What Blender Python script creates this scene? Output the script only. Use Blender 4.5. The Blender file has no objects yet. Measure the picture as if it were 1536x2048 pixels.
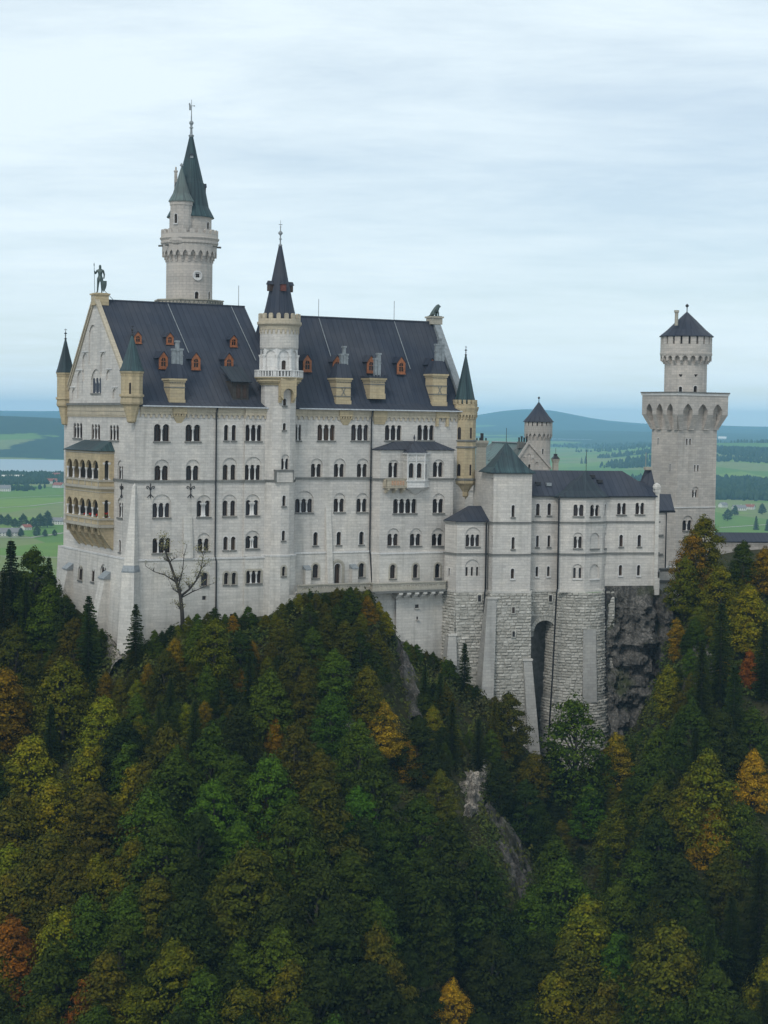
import bpy, math, random
from mathutils import Vector, Matrix, geometry, noise

# ------------------------------------------------------------------ camera, sky, sun, exposure
S = bpy.context.scene
FPX = 3700.0                       # focal length in pixels of the 1536 x 2048 photograph
PITCH = math.atan((1024 - 842) / FPX)
ROLL = 0.0145
cd = bpy.data.cameras.new("camera")
cam = bpy.data.objects.new("camera", cd)
S.collection.objects.link(cam)
cd.sensor_fit = 'VERTICAL'
cd.sensor_height = 36.0
cd.sensor_width = 27.0
cd.lens = FPX / 2048 * 36.0
cd.clip_start = 1.0
cd.clip_end = 120000.0
CM = Matrix.Rotation(math.pi / 2 - PITCH, 4, 'X') @ Matrix.Rotation(ROLL, 4, 'Z')
cam.matrix_world = CM
S.camera = cam
CM3 = CM.to_3x3()

SUN_EL, SUN_AZ = math.radians(46), math.radians(203)   # behind the photographer, to the left (azimuth clockwise from +Y)
W = bpy.data.worlds.new("World")
S.world = W
W.use_nodes = True
nt = W.node_tree
nt.nodes.clear()
N = nt.nodes.new
L = nt.links.new
out = N('ShaderNodeOutputWorld'); bg = N('ShaderNodeBackground')
sky = N('ShaderNodeTexSky'); sky.sky_type = 'NISHITA'; sky.sun_disc = False
sky.sun_elevation = SUN_EL; sky.sun_rotation = SUN_AZ
sky.air_density = 1.0; sky.dust_density = 1.0; sky.ozone_density = 1.5; sky.altitude = 900
# stratus sheets: noise on the direction projected to a cloud ceiling
tc = N('ShaderNodeTexCoord'); sep = N('ShaderNodeSeparateXYZ'); L(tc.outputs['Generated'], sep.inputs[0])
def wm(op, a, b=None):
    n = N('ShaderNodeMath'); n.operation = op
    for i, v in enumerate((a, b)):
        if v is None: continue
        if isinstance(v, (int, float)): n.inputs[i].default_value = v
        else: L(v, n.inputs[i])
    return n.outputs[0]
zz = wm('ADD', wm('MAXIMUM', sep.outputs['Z'], 0.0), 0.13)
cx = wm('DIVIDE', sep.outputs['X'], zz); cy = wm('DIVIDE', sep.outputs['Y'], zz)
comb = N('ShaderNodeCombineXYZ'); L(cx, comb.inputs[0]); L(cy, comb.inputs[1])
def wnoise(scale, rough, sx, dist, off):
    m = N('ShaderNodeMapping'); L(comb.outputs[0], m.inputs['Vector'])
    m.inputs['Scale'].default_value = (sx, 1, 1); m.inputs['Location'].default_value = off
    n = N('ShaderNodeTexNoise'); L(m.outputs[0], n.inputs['Vector'])
    n.inputs['Scale'].default_value = scale; n.inputs['Detail'].default_value = 7
    n.inputs['Roughness'].default_value = rough; n.inputs['Distortion'].default_value = dist
    return n.outputs[0]
n1 = wnoise(0.62, .55, .8, .15, (3.1, 1.7, 0)); n2 = wnoise(2.4, .66, .55, .2, (9.2, 4.4, 0))
cov = wm('ADD', wm('MULTIPLY', n1, 0.62), wm('MULTIPLY', n2, 0.38))
ramp = N('ShaderNodeValToRGB'); L(cov, ramp.inputs[0])
ramp.color_ramp.elements[0].position = 0.38; ramp.color_ramp.elements[0].color = (0.50, 0.50, 0.50, 1)
ramp.color_ramp.elements[1].position = 0.58; ramp.color_ramp.elements[1].color = (0.97, 0.97, 0.97, 1)
cl = N('ShaderNodeMix'); cl.data_type = 'RGBA'
L(ramp.outputs[0], cl.inputs['Factor'])
L(sky.outputs[0], cl.inputs['A'])
cl.inputs['B'].default_value = (8.8, 10.0, 10.6, 1)       # sunlit cloud sheet, in the sky texture's own units
L(cl.outputs['Result'], bg.inputs['Color'])
bg.inputs['Strength'].default_value = 0.100
L(bg.outputs[0], out.inputs['Surface'])

sd = bpy.data.lights.new("sun", 'SUN'); sun = bpy.data.objects.new("sun", sd)
S.collection.objects.link(sun)
sd.energy = 1.45; sd.angle = math.radians(14); sd.color = (1.0, 0.95, 0.88)
sv = Vector((math.sin(SUN_AZ) * math.cos(SUN_EL), math.cos(SUN_AZ) * math.cos(SUN_EL), math.sin(SUN_EL)))
sun.rotation_euler = sv.to_track_quat('Z', 'Y').to_euler()
S.view_settings.view_transform = 'Standard'
S.view_settings.look = 'None'
S.view_settings.exposure = 0.0
S.view_settings.gamma = 1.0
try:
    S.cycles.use_denoising = True
    S.cycles.max_bounces = 6
    S.cycles.diffuse_bounces = 3
    S.cycles.transparent_max_bounces = 8
    S.cycles.volume_bounces = 1
except Exception:
    pass

rnd = random.Random(11)
COL = S.collection
PI = math.pi

# ------------------------------------------------------------------ helpers: picture rays, frames, facets
def ray(px, py):
    d = CM3 @ Vector(((px - 768) / FPX, (1024 - py) / FPX, -1))
    return d / d.y                          # y = 1: multiply by the distance

def at(px, py, Y):
    return ray(px, py) * Y

def project(p):
    q = CM3.inverted() @ Vector(p)
    return 768 + FPX * q.x / -q.z, 1024 - FPX * q.y / -q.z

class Frame:
    """a building's own axes: x along its front, y into it, z up"""
    def __init__(s, origin, theta):
        s.o = Vector(origin); s.th = theta
        s.inv = Matrix.Rotation(-theta, 3, 'Z')
        s.c = s.inv @ (-s.o)                # the camera in local axes
    def ray(s, px, py):
        return s.inv @ ray(px, py)
    def x_at(s, px, y, py=1000):            # local x of a picture column on the plane y = const
        d = s.ray(px, py); t = (y - s.c.y) / d.y
        return s.c.x + t * d.x
    def y_at(s, px, x, py=1000):
        d = s.ray(px, py); t = (x - s.c.x) / d.x
        return s.c.y + t * d.y
    def z_at(s, px, py, y):
        d = s.ray(px, py); t = (y - s.c.y) / d.y
        return s.c.z + t * d.z
    def z_x(s, px, py, x):
        d = s.ray(px, py); t = (x - s.c.x) / d.x
        return s.c.z + t * d.z

class Facet:
    """a vertical wall plane from p0 to p1 (left to right seen from outside), in a frame"""
    def __init__(s, fr, p0, p1, z0=None, z1=None, batter=0.0):
        s.fr = fr; s.p0 = Vector(p0); s.p1 = Vector(p1)
        d = s.p1 - s.p0; s.len = d.length; s.t = d / s.len
        s.n = Vector((s.t.y, -s.t.x)); s.z0 = z0; s.z1 = z1; s.b = batter; s.holes = []
    def P(s, u, z, d=0.0):
        off = -d + (s.b * (s.z1 - z) if s.b else 0)
        q = s.p0 + s.t * u + s.n * off
        return (q.x, q.y, z)
    def inv(s, px, py):
        d = s.fr.ray(px, py); c = s.fr.c
        dn = s.n.x * d.x + s.n.y * d.y
        k = (s.n.x * (s.p0.x - c.x) + s.n.y * (s.p0.y - c.y)) / dn
        h = c + d * k
        return (h.x - s.p0.x) * s.t.x + (h.y - s.p0.y) * s.t.y, h.z
    def front(s):
        return s.n.x * (s.fr.c.x - s.p0.x) + s.n.y * (s.fr.c.y - s.p0.y) > 0

def ring_pts(cx, cy, r, n, ph=0.0, a0=0.0, a1=2 * PI):
    full = abs(a1 - a0 - 2 * PI) < 1e-6
    m = n if full else n + 1
    return [(cx + r * math.cos(a0 + ph + (a1 - a0) * k / n), cy + r * math.sin(a0 + ph + (a1 - a0) * k / n)) for k in range(m)]

def arch(s0, s1, z0, z1, n=1, g=0.2, k=7, pointed=False):
    """outline (anticlockwise) of n arched lights side by side; g = the gap the shaft stands in"""
    w = (s1 - s0 - (n - 1) * g) / n
    r = w / 2
    if z1 - r * (1.5 if pointed else 1) < z0 + .05: r2 = (z1 - z0) * .45
    else: r2 = r * (1.6 if pointed else 1)
    zs = z1 - r2
    o = [(s0, z0), (s1, z0)]
    for i in reversed(range(n)):
        a = s0 + i * (w + g); c = a + r
        for j in range(k + 1):
            f = PI * j / k
            x = c + r * math.cos(f); h = math.sin(f)
            if pointed: h = 1 - abs(math.cos(f)) ** 1.5
            o.append((x, zs + r2 * h))
    return o, zs, w

class MB:
    """collects faces into one mesh"""
    def __init__(s): s.v = []; s.f = []; s.mi = []; s.cur = 0
    def add(s, verts, faces):
        b = len(s.v); s.v.extend([tuple(p) for p in verts])
        s.f.extend([tuple(b + i for i in f) for f in faces]); s.mi.extend([s.cur] * len(faces))
    def hexa(s, p):                         # 8 points: bottom 4 anticlockwise, top 4
        s.add(p, [(3, 2, 1, 0), (4, 5, 6, 7), (0, 1, 5, 4), (1, 2, 6, 5), (2, 3, 7, 6), (3, 0, 4, 7)])
    def box(s, x0, x1, y0, y1, z0, z1):
        s.hexa([(x0, y0, z0), (x1, y0, z0), (x1, y1, z0), (x0, y1, z0), (x0, y0, z1), (x1, y0, z1), (x1, y1, z1), (x0, y1, z1)])
    def fbox(s, F, a, b, z0, z1, d0, d1):   # a box on a facet: d0 (outer, may be negative) to d1 (inner)
        s.hexa([F.P(a, z0, d0), F.P(b, z0, d0), F.P(b, z0, d1), F.P(a, z0, d1), F.P(a, z1, d0), F.P(b, z1, d0), F.P(b, z1, d1), F.P(a, z1, d1)])
    def tess(s, F, outline, holes, d):
        loops = [[Vector((x, z, 0)) for x, z in outline]] + [[Vector((x, z, 0)) for x, z in h] for h in holes]
        flat = [p for lp in loops for p in lp]
        tris = geometry.tessellate_polygon(loops)
        fs = []
        for a, b, c in tris:
            cr = (flat[b] - flat[a]).cross(flat[c] - flat[a]).z
            if abs(cr) < 1e-9: continue
            fs.append((a, b, c) if cr > 0 else (a, c, b))
        s.add([F.P(p.x, p.y, d) for p in flat], fs)
    def reveal(s, F, outline, d0, d1, inward=True):
        n = len(outline)
        v = [F.P(x, z, d0) for x, z in outline] + [F.P(x, z, d1) for x, z in outline]
        fs = []
        for i in range(n):
            j = (i + 1) % n
            fs.append((j, i, n + i, n + j) if not inward else (i, j, n + j, n + i))
        s.add(v, fs)
    def panel(s, F, outline=None, d=0.0):
        if outline is None: outline = [(0, F.z0), (F.len, F.z0), (F.len, F.z1), (0, F.z1)]
        s.tess(F, outline, [h for h, _ in F.holes], d)
        for h, dep in F.holes: s.reveal(F, h, d, dep)
    def prism(s, F, outline, d0, d1, hole=None):
        s.tess(F, outline, [hole] if hole else [], d0)
        s.reveal(F, outline, d0, d1, False)
        if hole: s.reveal(F, hole, d0, d1)
    def lathe(s, cx, cy, prof, n=20, ph=0.0, a0=0.0, a1=2 * PI):
        full = abs(a1 - a0 - 2 * PI) < 1e-6
        m = n if full else n + 1
        v = []
        for r, z in prof:
            for k in range(m):
                a = a0 + ph + (a1 - a0) * k / n
                v.append((cx + r * math.cos(a), cy + r * math.sin(a), z))
        fs = []
        for i in range(len(prof) - 1):
            for k in range(n):
                l = (k + 1) % m
                # profiles are written from the bottom up
                fs.append((i * m + k, i * m + l, (i + 1) * m + l, (i + 1) * m + k))
        s.add(v, fs)
        if full:
            if prof[0][0] > 1e-3: s.add(v[:m], [tuple(reversed(range(m)))])
            if prof[-1][0] > 1e-3: s.add(v[-m:], [tuple(range(m))])
    def tube(s, pts, rad, n=6):
        P = [Vector(p) for p in pts]; rings = []
        if not isinstance(rad, (list, tuple)): rad = [rad] * len(P)
        for i, p in enumerate(P):
            t = (P[min(i + 1, len(P) - 1)] - P[max(i - 1, 0)]).normalized()
            a = t.orthogonal().normalized() if i == 0 else (pa - t * pa.dot(t)).normalized()
            pa = a; b = t.cross(a)
            rings.append([p + (a * math.cos(2 * PI * k / n) + b * math.sin(2 * PI * k / n)) * rad[i] for k in range(n)])
        v = [q for r in rings for q in r]; fs = []
        for i in range(len(P) - 1):
            for k in range(n):
                l = (k + 1) % n
                fs.append((i * n + k, i * n + l, (i + 1) * n + l, (i + 1) * n + k))
        fs.append(tuple(reversed(range(n)))); fs.append(tuple(range((len(P) - 1) * n, len(P) * n)))
        s.add(v, fs)
    def poly(s, pts): s.add(pts, [tuple(range(len(pts)))])
    def slab(s, pts, th):                   # a planar polygon with thickness th along -normal
        P = [Vector(p) for p in pts]; nn = geometry.normal(P)
        Q = [p - nn * th for p in P]; n = len(P)
        s.add(P + Q, [tuple(range(n)), tuple(reversed(range(n, 2 * n)))] + [(j, i, n + i, n + j) for i in range(n) for j in [(i + 1) % n]])
    def band(s, fr, pts, z0, z1, proj, back=.05, closed=False):   # a moulding along a plan polyline, standing proud of it
        for a, b in zip(pts, pts[1:] + (pts[:1] if closed else [])):
            F = Facet(fr, a, b)
            if F.len < .02: continue
            s.fbox(F, -proj * .4, F.len + proj * .4, z0, z1, -proj, back)
    def build(s, name, mats, parent=None, uv=True, smooth=False):
        me = bpy.data.meshes.new(name)
        me.from_pydata(s.v, [], s.f)
        mats = mats if isinstance(mats, (list, tuple)) else [mats]
        for m in mats: me.materials.append(m)
        if len(mats) > 1: me.polygons.foreach_set('material_index', s.mi)
        if smooth: me.polygons.foreach_set('use_smooth', [True] * len(me.polygons))
        if uv and len(s.f):
            me.update()
            lay = me.uv_layers.new(name='uv'); d = lay.data
            vs = me.vertices
            for p in me.polygons:
                n = p.normal
                if abs(n.z) > .97: t = Vector((1, 0, 0)); b = Vector((0, 1, 0))
                else:
                    t = Vector((-n.y, n.x, 0)).normalized(); b = n.cross(t)
                for li in p.loop_indices:
                    co = vs[me.loops[li].vertex_index].co
                    d[li].uv = (co.dot(t), co.dot(b))
        me.validate()
        o = bpy.data.objects.new(name, me); COL.objects.link(o)
        if parent: o.parent = parent
        return o

def thing(name, label, cat, loc=(0, 0, 0), rz=0.0, group=None):
    o = bpy.data.objects.new(name, None); COL.objects.link(o)
    o.empty_display_size = 1.0
    o.location = loc; o.rotation_euler = (0, 0, rz)
    return tag(o, label, cat, group)
def tag(o, label, cat, group=None):
    o['label'] = label; o['category'] = cat
    if group: o['group'] = group
    return o
def struct(o, kind='structure'):
    o['kind'] = kind; return o

# ------------------------------------------------------------------ materials
class Mat:
    def __init__(s, name, rough=.8, spec=.3):
        s.m = bpy.data.materials.new(name); s.m.use_nodes = True
        s.nt = s.m.node_tree; s.b = s.nt.nodes['Principled BSDF']
        s.b.inputs['Roughness'].default_value = rough
        s.b.inputs['Specular IOR Level'].default_value = spec
    def n(s, t, **kw):
        x = s.nt.nodes.new(t)
        for k, v in kw.items():
            k2 = k.replace('_', ' ')
            if k in ('operation', 'data_type', 'blend_type', 'offset', 'offset_frequency', 'attribute_name', 'noise_dimensions', 'feature', 'wave_type', 'bands_direction', 'object'): setattr(x, k, v); continue
            i = x.inputs[k2]
            if hasattr(v, 'is_output') or isinstance(v, bpy.types.NodeSocket): s.nt.links.new(v, i)
            else: i.default_value = v
        return x
    def link(s, a, b): s.nt.links.new(a, b)
    def coord(s, kind='UV', scale=(1, 1, 1)):
        t = s.n('ShaderNodeTexCoord'); m = s.n('ShaderNodeMapping'); s.link(t.outputs[kind], m.inputs['Vector'])
        m.inputs['Scale'].default_value = scale
        return m.outputs[0]
    def noise(s, vec, scale, detail=4, rough=.55):
        x = s.n('ShaderNodeTexNoise', Vector=vec, Scale=scale, Detail=detail, Roughness=rough); return x.outputs['Fac']
    def ramp(s, fac, stops):
        r = s.n('ShaderNodeValToRGB'); s.link(fac, r.inputs[0]); e = r.color_ramp.elements
        while len(e) < len(stops): e.new(.5)
        for i, (p, c) in enumerate(stops):
            e[i].position = p; e[i].color = (c, c, c, 1) if isinstance(c, (int, float)) else (*c, 1)
        return r.outputs[0]
    def mix(s, fac, a, b, mode='MIX'):
        x = s.n('ShaderNodeMix', data_type='RGBA', blend_type=mode)
        for k, v in (('Factor', fac), ('A', a), ('B', b)):
            i = x.inputs[k] if k == 'Factor' else [q for q in x.inputs if q.name == k and q.type == 'RGBA'][0]
            if isinstance(v, bpy.types.NodeSocket): s.link(v, i)
            elif k == 'Factor': i.default_value = v
            else: i.default_value = (v, v, v, 1) if isinstance(v, (int, float)) else (*v, 1)
        return [q for q in x.outputs if q.type == 'RGBA'][0]
    def math(s, op, a, b=0.0):
        x = s.n('ShaderNodeMath', operation=op)
        for i, v in enumerate((a, b)):
            if isinstance(v, bpy.types.NodeSocket): s.link(v, x.inputs[i])
            else: x.inputs[i].default_value = v
        return x.outputs[0]
    def color(s, c):
        i = s.b.inputs['Base Color']
        if isinstance(c, bpy.types.NodeSocket): s.link(c, i)
        else: i.default_value = (*c, 1)
        return s
    def bump(s, h, strength=.4, dist=.05):
        b = s.n('ShaderNodeBump', Strength=strength, Distance=dist); s.link(h, b.inputs['Height']); s.link(b.outputs[0], s.b.inputs['Normal']); return s

def ashlar(name, c1, c2, mortar, row=.46, width=1.15, stain=.72, dirt=(.30, .30, .29)):
    m = Mat(name, .85, .2); uv = m.coord()
    br = m.n('ShaderNodeTexBrick', Vector=uv, Color1=(*c1, 1), Color2=(*c2, 1), Mortar=(*mortar, 1), Scale=1.0, Mortar_Size=.022, Mortar_Smooth=.3, Bias=0.0, Brick_Width=width, Row_Height=row)
    w = m.noise(m.coord('Object', (1, 1, 1)), .13, 5, .6)
    c = m.mix(m.ramp(w, [(.38, 0.0), (.66, .85)]), br.outputs[0], m.mix(1.0, br.outputs[0], (.80, .815, .835), 'MULTIPLY')); w2 = m.noise(m.coord('Object', (1, 1, 1)), .34, 4, .6); c = m.mix(m.ramp(w2, [(.50, 0.0), (.68, .7)]), c, m.mix(1.0, c, (1.12, 1.10, 1.07), 'MULTIPLY'))
    st = m.noise(m.coord('UV', (.55, .045, 1)), 1.6, 5, .6)              # runs of rain-washed soot down the wall
    c = m.mix(m.ramp(st, [(.50, 0.0), (.74, .9)]), c, m.mix(1.0, c, (stain, stain, stain * .98), 'MULTIPLY'))
    fi = m.noise(uv, 3.3, 5, .65)
    cs = m.noise(m.coord('UV', (.22, 1.9, 1)), 1.0, 4, .6); c = m.mix(m.ramp(cs, [(.34, .34), (.52, 0.0)]), c, m.mix(1.0, c, (.72, .71, .70), 'MULTIPLY')); c = m.mix(m.ramp(cs, [(.55, 0.0), (.70, .5)]), c, m.mix(1.0, c, (1.13, 1.12, 1.10), 'MULTIPLY'))
    c = m.mix(m.ramp(fi, [(.3, .35), (.6, 0.0)]), c, dirt)
    m.color(c)
    hb = m.math('ADD', m.math('MULTIPLY', br.outputs['Fac'], -.7), m.math('MULTIPLY', fi, .8))
    m.bump(hb, .5, .06)
    return m.m

M = {}
M['stone'] = ashlar('pale_limestone', (.625, .585, .53), (.535, .50, .458), (.43, .403, .372))
M['stone_low'] = ashlar('washed_limestone', (.64, .605, .55), (.56, .53, .48), (.455, .432, .395), .5, 1.3, .70)
M['trim'] = ashlar('white_limestone_trim', (.70, .68, .65), (.64, .62, .595), (.54, .53, .51), .8, 1.6, .85)
M['base_stone'] = ashlar('grey_base_ashlar', (.44, .425, .39), (.37, .355, .33), (.29, .28, .26), .5, 1.0, .7)
M['sand'] = ashlar('yellow_sandstone', (.50, .405, .25), (.435, .355, .23), (.32, .26, .175), .5, 1.0, .72, (.30, .25, .17))
M['ledge'] = ashlar('weathered_grey_ledge', (.20, .20, .185), (.17, .17, .16), (.14, .14, .13), .6, 1.6, .7, (.10, .10, .09))
M['tower'] = ashlar('warm_limestone', (.55, .495, .44), (.445, .405, .36), (.33, .305, .28), .5, 1.2, .78)

def metal_roof(name, c1, c2, c3, pitch=1.0, streak=.5):
    m = Mat(name, .5, .12); uv = m.coord()
    sp = m.n('ShaderNodeSeparateXYZ'); m.link(uv, sp.inputs[0])
    fr = m.math('FRACT', m.math('DIVIDE', sp.outputs[0], pitch))
    seam = m.math('SUBTRACT', 1.0, m.math('MULTIPLY', m.math('ABSOLUTE', m.math('SUBTRACT', fr, .5)), 11.0))
    seam = m.math('MAXIMUM', seam, 0.0)
    sheet = m.n('ShaderNodeTexWhiteNoise', noise_dimensions='2D')
    cb = m.n('ShaderNodeCombineXYZ'); m.link(m.math('FLOOR', m.math('DIVIDE', m.math('ADD', sp.outputs[0], pitch / 2), pitch)), cb.inputs[0]); m.link(m.math('FLOOR', m.math('DIVIDE', sp.outputs[1], 3.1)), cb.inputs[1])
    m.link(cb.outputs[0], sheet.inputs['Vector'])
    st = m.noise(m.coord('UV', (1.5, .06, 1)), 1.0, 6, .65)
    pa = m.noise(m.coord('Object'), .11, 4, .6)
    c = m.mix(m.ramp(st, [(.35, 0.0), (.7, 1.0)]), c1, c2)
    c = m.mix(m.ramp(pa, [(.42, 0.0), (.66, streak)]), c, c3)
    c = m.mix(.35, c, m.mix(m.math('MULTIPLY', sheet.outputs[0], .5), c, m.mix(1.0, c, (1.9, 1.85, 1.8), 'MULTIPLY')))
    c = m.mix(m.math('MULTIPLY', seam, .7), c, m.mix(1.0, c, (.35, .35, .4), 'MULTIPLY'))
    m.color(c)
    m.bump(m.math('ADD', seam, m.math('MULTIPLY', st, .3)), .35, .05)
    m.link(m.ramp(st, [(.3, .42), (.7, .72)]), m.b.inputs['Roughness'])
    return m.m
M['roof'] = metal_roof('dark_sheet_roof', (.026, .032, .047), (.047, .054, .071), (.066, .066, .072))
M['copper'] = metal_roof('green_copper_roof', (.026, .040, .046), (.060, .105, .108), (.036, .040, .046), .9, .65)
M['slate_copper'] = metal_roof('slate_with_verdigris', (.022, .027, .036), (.045, .062, .068), (.032, .034, .042), .9, .5)
M['copper_pale'] = metal_roof('pale_patina_roof', (.075, .10, .10), (.14, .215, .205), (.10, .10, .095), .9, .7)

def plain(name, c, rough=.7, spec=.3, var=.25, scale=2.0, metal=0.0):
    m = Mat(name, rough, spec); m.b.inputs['Metallic'].default_value = metal
    f = m.noise(m.coord('Object'), scale, 5, .6)
    m.color(m.mix(m.ramp(f, [(.3, 0.0), (.7, 1.0)]), tuple(x * (1 - var) for x in c), tuple(min(1, x * (1 + var)) for x in c)))
    m.bump(f, .2, .03)
    return m.m
gl_ = Mat('dark_window_glass', .25, .35); gi = gl_.n('ShaderNodeObjectInfo')
gl_.color(gl_.mix(gl_.ramp(gi.outputs['Random'], [(.0, 0.0), (.55, .12), (.8, .5), (1.0, 1.0)]), (.007, .006, .006), gl_.mix(gl_.ramp(gl_.math('FRACT', gl_.math('MULTIPLY', gi.outputs['Random'], 7.3)), [(.3, 0.0), (.7, 1.0)]), (.075, .045, .028), (.05, .055, .07)))); M['glass'] = gl_.m
M['bar'] = plain('brown_window_wood', (.05, .032, .024), .6)
M['orange'] = plain('orange_oiled_wood', (.27, .10, .042), .55, .3, .35, 3.0)
M['iron'] = plain('black_iron', (.018, .018, .02), .5, .4)
M['zinc'] = plain('grey_zinc', (.21, .23, .24), .5, .4)
M['gutter'] = plain('bright_zinc_gutter', (.42, .44, .46), .45, .5)
M['bronze'] = plain('green_bronze', (.042, .066, .060), .5, .5, .55, 1.3)
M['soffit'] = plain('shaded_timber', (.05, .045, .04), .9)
M['oxblood'] = plain('dark_red_boards', (.13, .045, .035), .7)
M['redflower'] = plain('red_petals', (.62, .03, .02), .6, .3, .4, 9.0)
M['leafgreen'] = plain('geranium_leaves', (.04, .09, .02), .6, .3, .4, 9.0)
# ------------------------------------------------------------------ a building: one Empty, its wall meshes and its windows
class Building:
    def __init__(s, name, label, cat, origin, theta, group=None):
        s.fr = Frame(origin, theta)
        s.root = thing(name, label, cat, origin, theta, group)
        s.meshes = []
    def facet(s, p0, p1, z0, z1, batter=0.0): return Facet(s.fr, p0, p1, z0, z1, batter)
    def part(s, mb, name, mat, parent=None, smooth=False):
        if not mb.f: return None
        return mb.build(name, mat, parent or s.root, smooth=smooth)

def window(B, wall, F, xl, xr, yt, yb, n=1, relief=None, surround=False, sill=True, depth=.55, gap=.3, twin=False, pane=True, pointed=False, cols=True, d0=0.0, sillmat='ledge', trimmat='trim', name='window', blind=False, rim=.12):
    """an arched opening of n lights read from the picture: real reveal, pane, bars, shafts and sill.
    relief = picture row of the crown of the larger blind arch round it"""
    ym = (yt + yb) / 2
    s0 = F.inv(xl, ym)[0]; s1 = F.inv(xr, ym)[0]
    if s1 < s0: s0, s1 = s1, s0
    xm = (xl + xr) / 2
    z1 = F.inv(xm, yt)[1]; z0 = F.inv(xm, yb)[1]
    s0 = max(s0, .06); s1 = min(s1, F.len - .06)
    if s1 - s0 < .15: return None
    d = d0; split = n > 1 and not cols and not blind
    def each(a, b):                      # outlines of the lights, apart when a stone pier stands between them
        ww = (b - a - (n - 1) * gap) / n
        return [arch(a + i * (ww + gap), a + i * (ww + gap) + ww, z0, z1)[0] for i in range(n)]
    if relief is not None:
        zr = F.inv(xm, relief)[1]
        e = .16
        a, b = max(s0 - e, .03), min(s1 + e, F.len - .03)
        ro, _, _ = arch(a, b, z0 - .04, zr, 1, k=12)
        F.holes.append((ro, d + .2))
        lights, zs, w = arch(s0 + .02, s1 - .02, z0, z1, n, gap)
        if blind:
            wall.tess(F, ro, [], d + .2)
        else:
            ls = each(s0 + .02, s1 - .02) if split else [lights]
            wall.tess(F, ro, ls, d + .2)
            for l_ in ls: wall.reveal(F, l_, d + .2, d + depth + .12)
        d = d + .2; depth = depth - .08
    else:
        lights, zs, w = arch(s0, s1, z0, z1, n, gap, pointed=pointed)
        if blind:
            F.holes.append((lights, d + .15)); wall.tess(F, lights, [], d + .15)
        else:
            for l_ in (each(s0, s1) if split else [lights]): F.holes.append((l_, d + depth))
    bar = MB(); pd = d + depth - .04
    if not blind:
        for i in range(n):
            a = s0 + i * (w + gap)
            if w > .55: bar.fbox(F, a + w / 2 - .04, a + w / 2 + .04, z0, z1 - .02, pd - .09, pd - .03)
            bar.fbox(F, a, a + w, zs - .05, zs + .05, pd - .10, pd - .03)
            bar.fbox(F, a, a + .09, z0, zs + w * .3, pd - .08, pd - .03); bar.fbox(F, a + w - .09, a + w, z0, zs + w * .3, pd - .08, pd - .03)
            bar.fbox(F, a, a + w, z0, z0 + .1, pd - .08, pd - .03)
    else:
        o2, _, _ = arch(s0 + .1, s1 - .1, z0 + .06, z1 - .1, 1)
        bar.tess(F, o2, [], d - .02 if relief is not None else d + .13)
    wo = B.part(bar, name, M['bar'] if not blind else M['stone'])
    if not blind:
        g = MB(); g.poly([F.P(s0 - .05, z0 - .05, pd), F.P(s1 + .05, z0 - .05, pd), F.P(s1 + .05, z1 + .05, pd), F.P(s0 - .05, z1 + .05, pd)])
        B.part(g, 'pane', M['glass'], wo)
    if cols and not blind:
        cs = [s0 + (i + 1) * (w + gap) - gap / 2 for i in range(n - 1)]
        if twin and cs:
            cs = [c + e for c in cs for e in (-.17, .17)]
        for c in cs: shaft(B, F, c, z0, zs, d + .10, gap * .56, wo, trimmat)
    if surround:
        so, _, _ = arch(s0 - .3, s1 + .3, z0 - .22, z1 + .3, 1 if n < 2 or surround == 'one' else n, max(.02, gap - .6) if n > 1 else gap)
        if n > 1 and surround != 'one':
            so, _, _ = arch(s0 - .3, s1 + .3, z0 - .22, z1 + .3, 1)
            zt = z1 + .28
            so = [(s0 - .3, z0 - .22), (s1 + .3, z0 - .22), (s1 + .3, zs + .1), (s1 + .05, zt), (s0 - .05, zt), (s0 - .3, zs + .1)]
        r = MB(); r.prism(F, so, d0 - .05, d0 + .04, lights)
        B.part(r, 'surround', M['sandlow'], wo)
    elif relief is None and not blind and rim:
        ro2, _, _ = arch(s0 - rim, s1 + rim, z0 - .01, z1 + rim, n, max(.02, gap - 2 * rim)) if n > 1 and gap > 2 * rim else arch(s0 - rim, s1 + rim, z0 - .01, z1 + rim, 1)
        if n == 1:
            r = MB(); r.prism(F, ro2, d0 - .035, d0 + .03, lights); B.part(r, 'surround', M[trimmat], wo)
    if sill:
        q = MB(); q.fbox(F, s0 - .16, s1 + .16, z0 - .26, z0 - .03, d0 - .2, d0 + .12)
        B.part(q, 'sill', M[sillmat], wo)
    return wo

def shaft(B, F, s, z0, z1, d, r, parent, mat='trim', name='column'):
    c = MB(); p = F.P(s, 0, d); h = z1 - z0
    c.lathe(p[0], p[1], [(r * 1.25, z0), (r * 1.25, z0 + .14), (r * .8, z0 + .24), (r * .72, z1 - .42), (r * .9, z1 - .38), (r * 1.5, z1 - .08), (r * 1.5, z1 + .06)], 8)
    return B.part(c, name, M[mat], parent, True)

def scallops(mb, F, s0, s1, zt, zb, pitch, th=.22, k=5, fill=.36):
    """round-arched corbel table: a plate with a scalloped lower edge"""
    n = max(1, round((s1 - s0) / pitch)); w = (s1 - s0) / n; g = w * fill; r = (w - g) / 2
    o = [(s1, zt), (s0, zt), (s0, zb)]
    for i in range(n):
        a = s0 + i * w; c = a + w / 2
        for j in range(k + 1):
            f = PI - PI * j / k
            o.append((c + r * math.cos(f), zb + (zt - zb) * .28 + r * math.sin(f)))
        if i < n - 1:
            o += [(a + w - g / 2 + .001, zb), (a + w + g / 2 - .001, zb)]
    o.append((s1, zb))
    mb.prism(F, list(reversed(o)), -th, .02)

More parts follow.
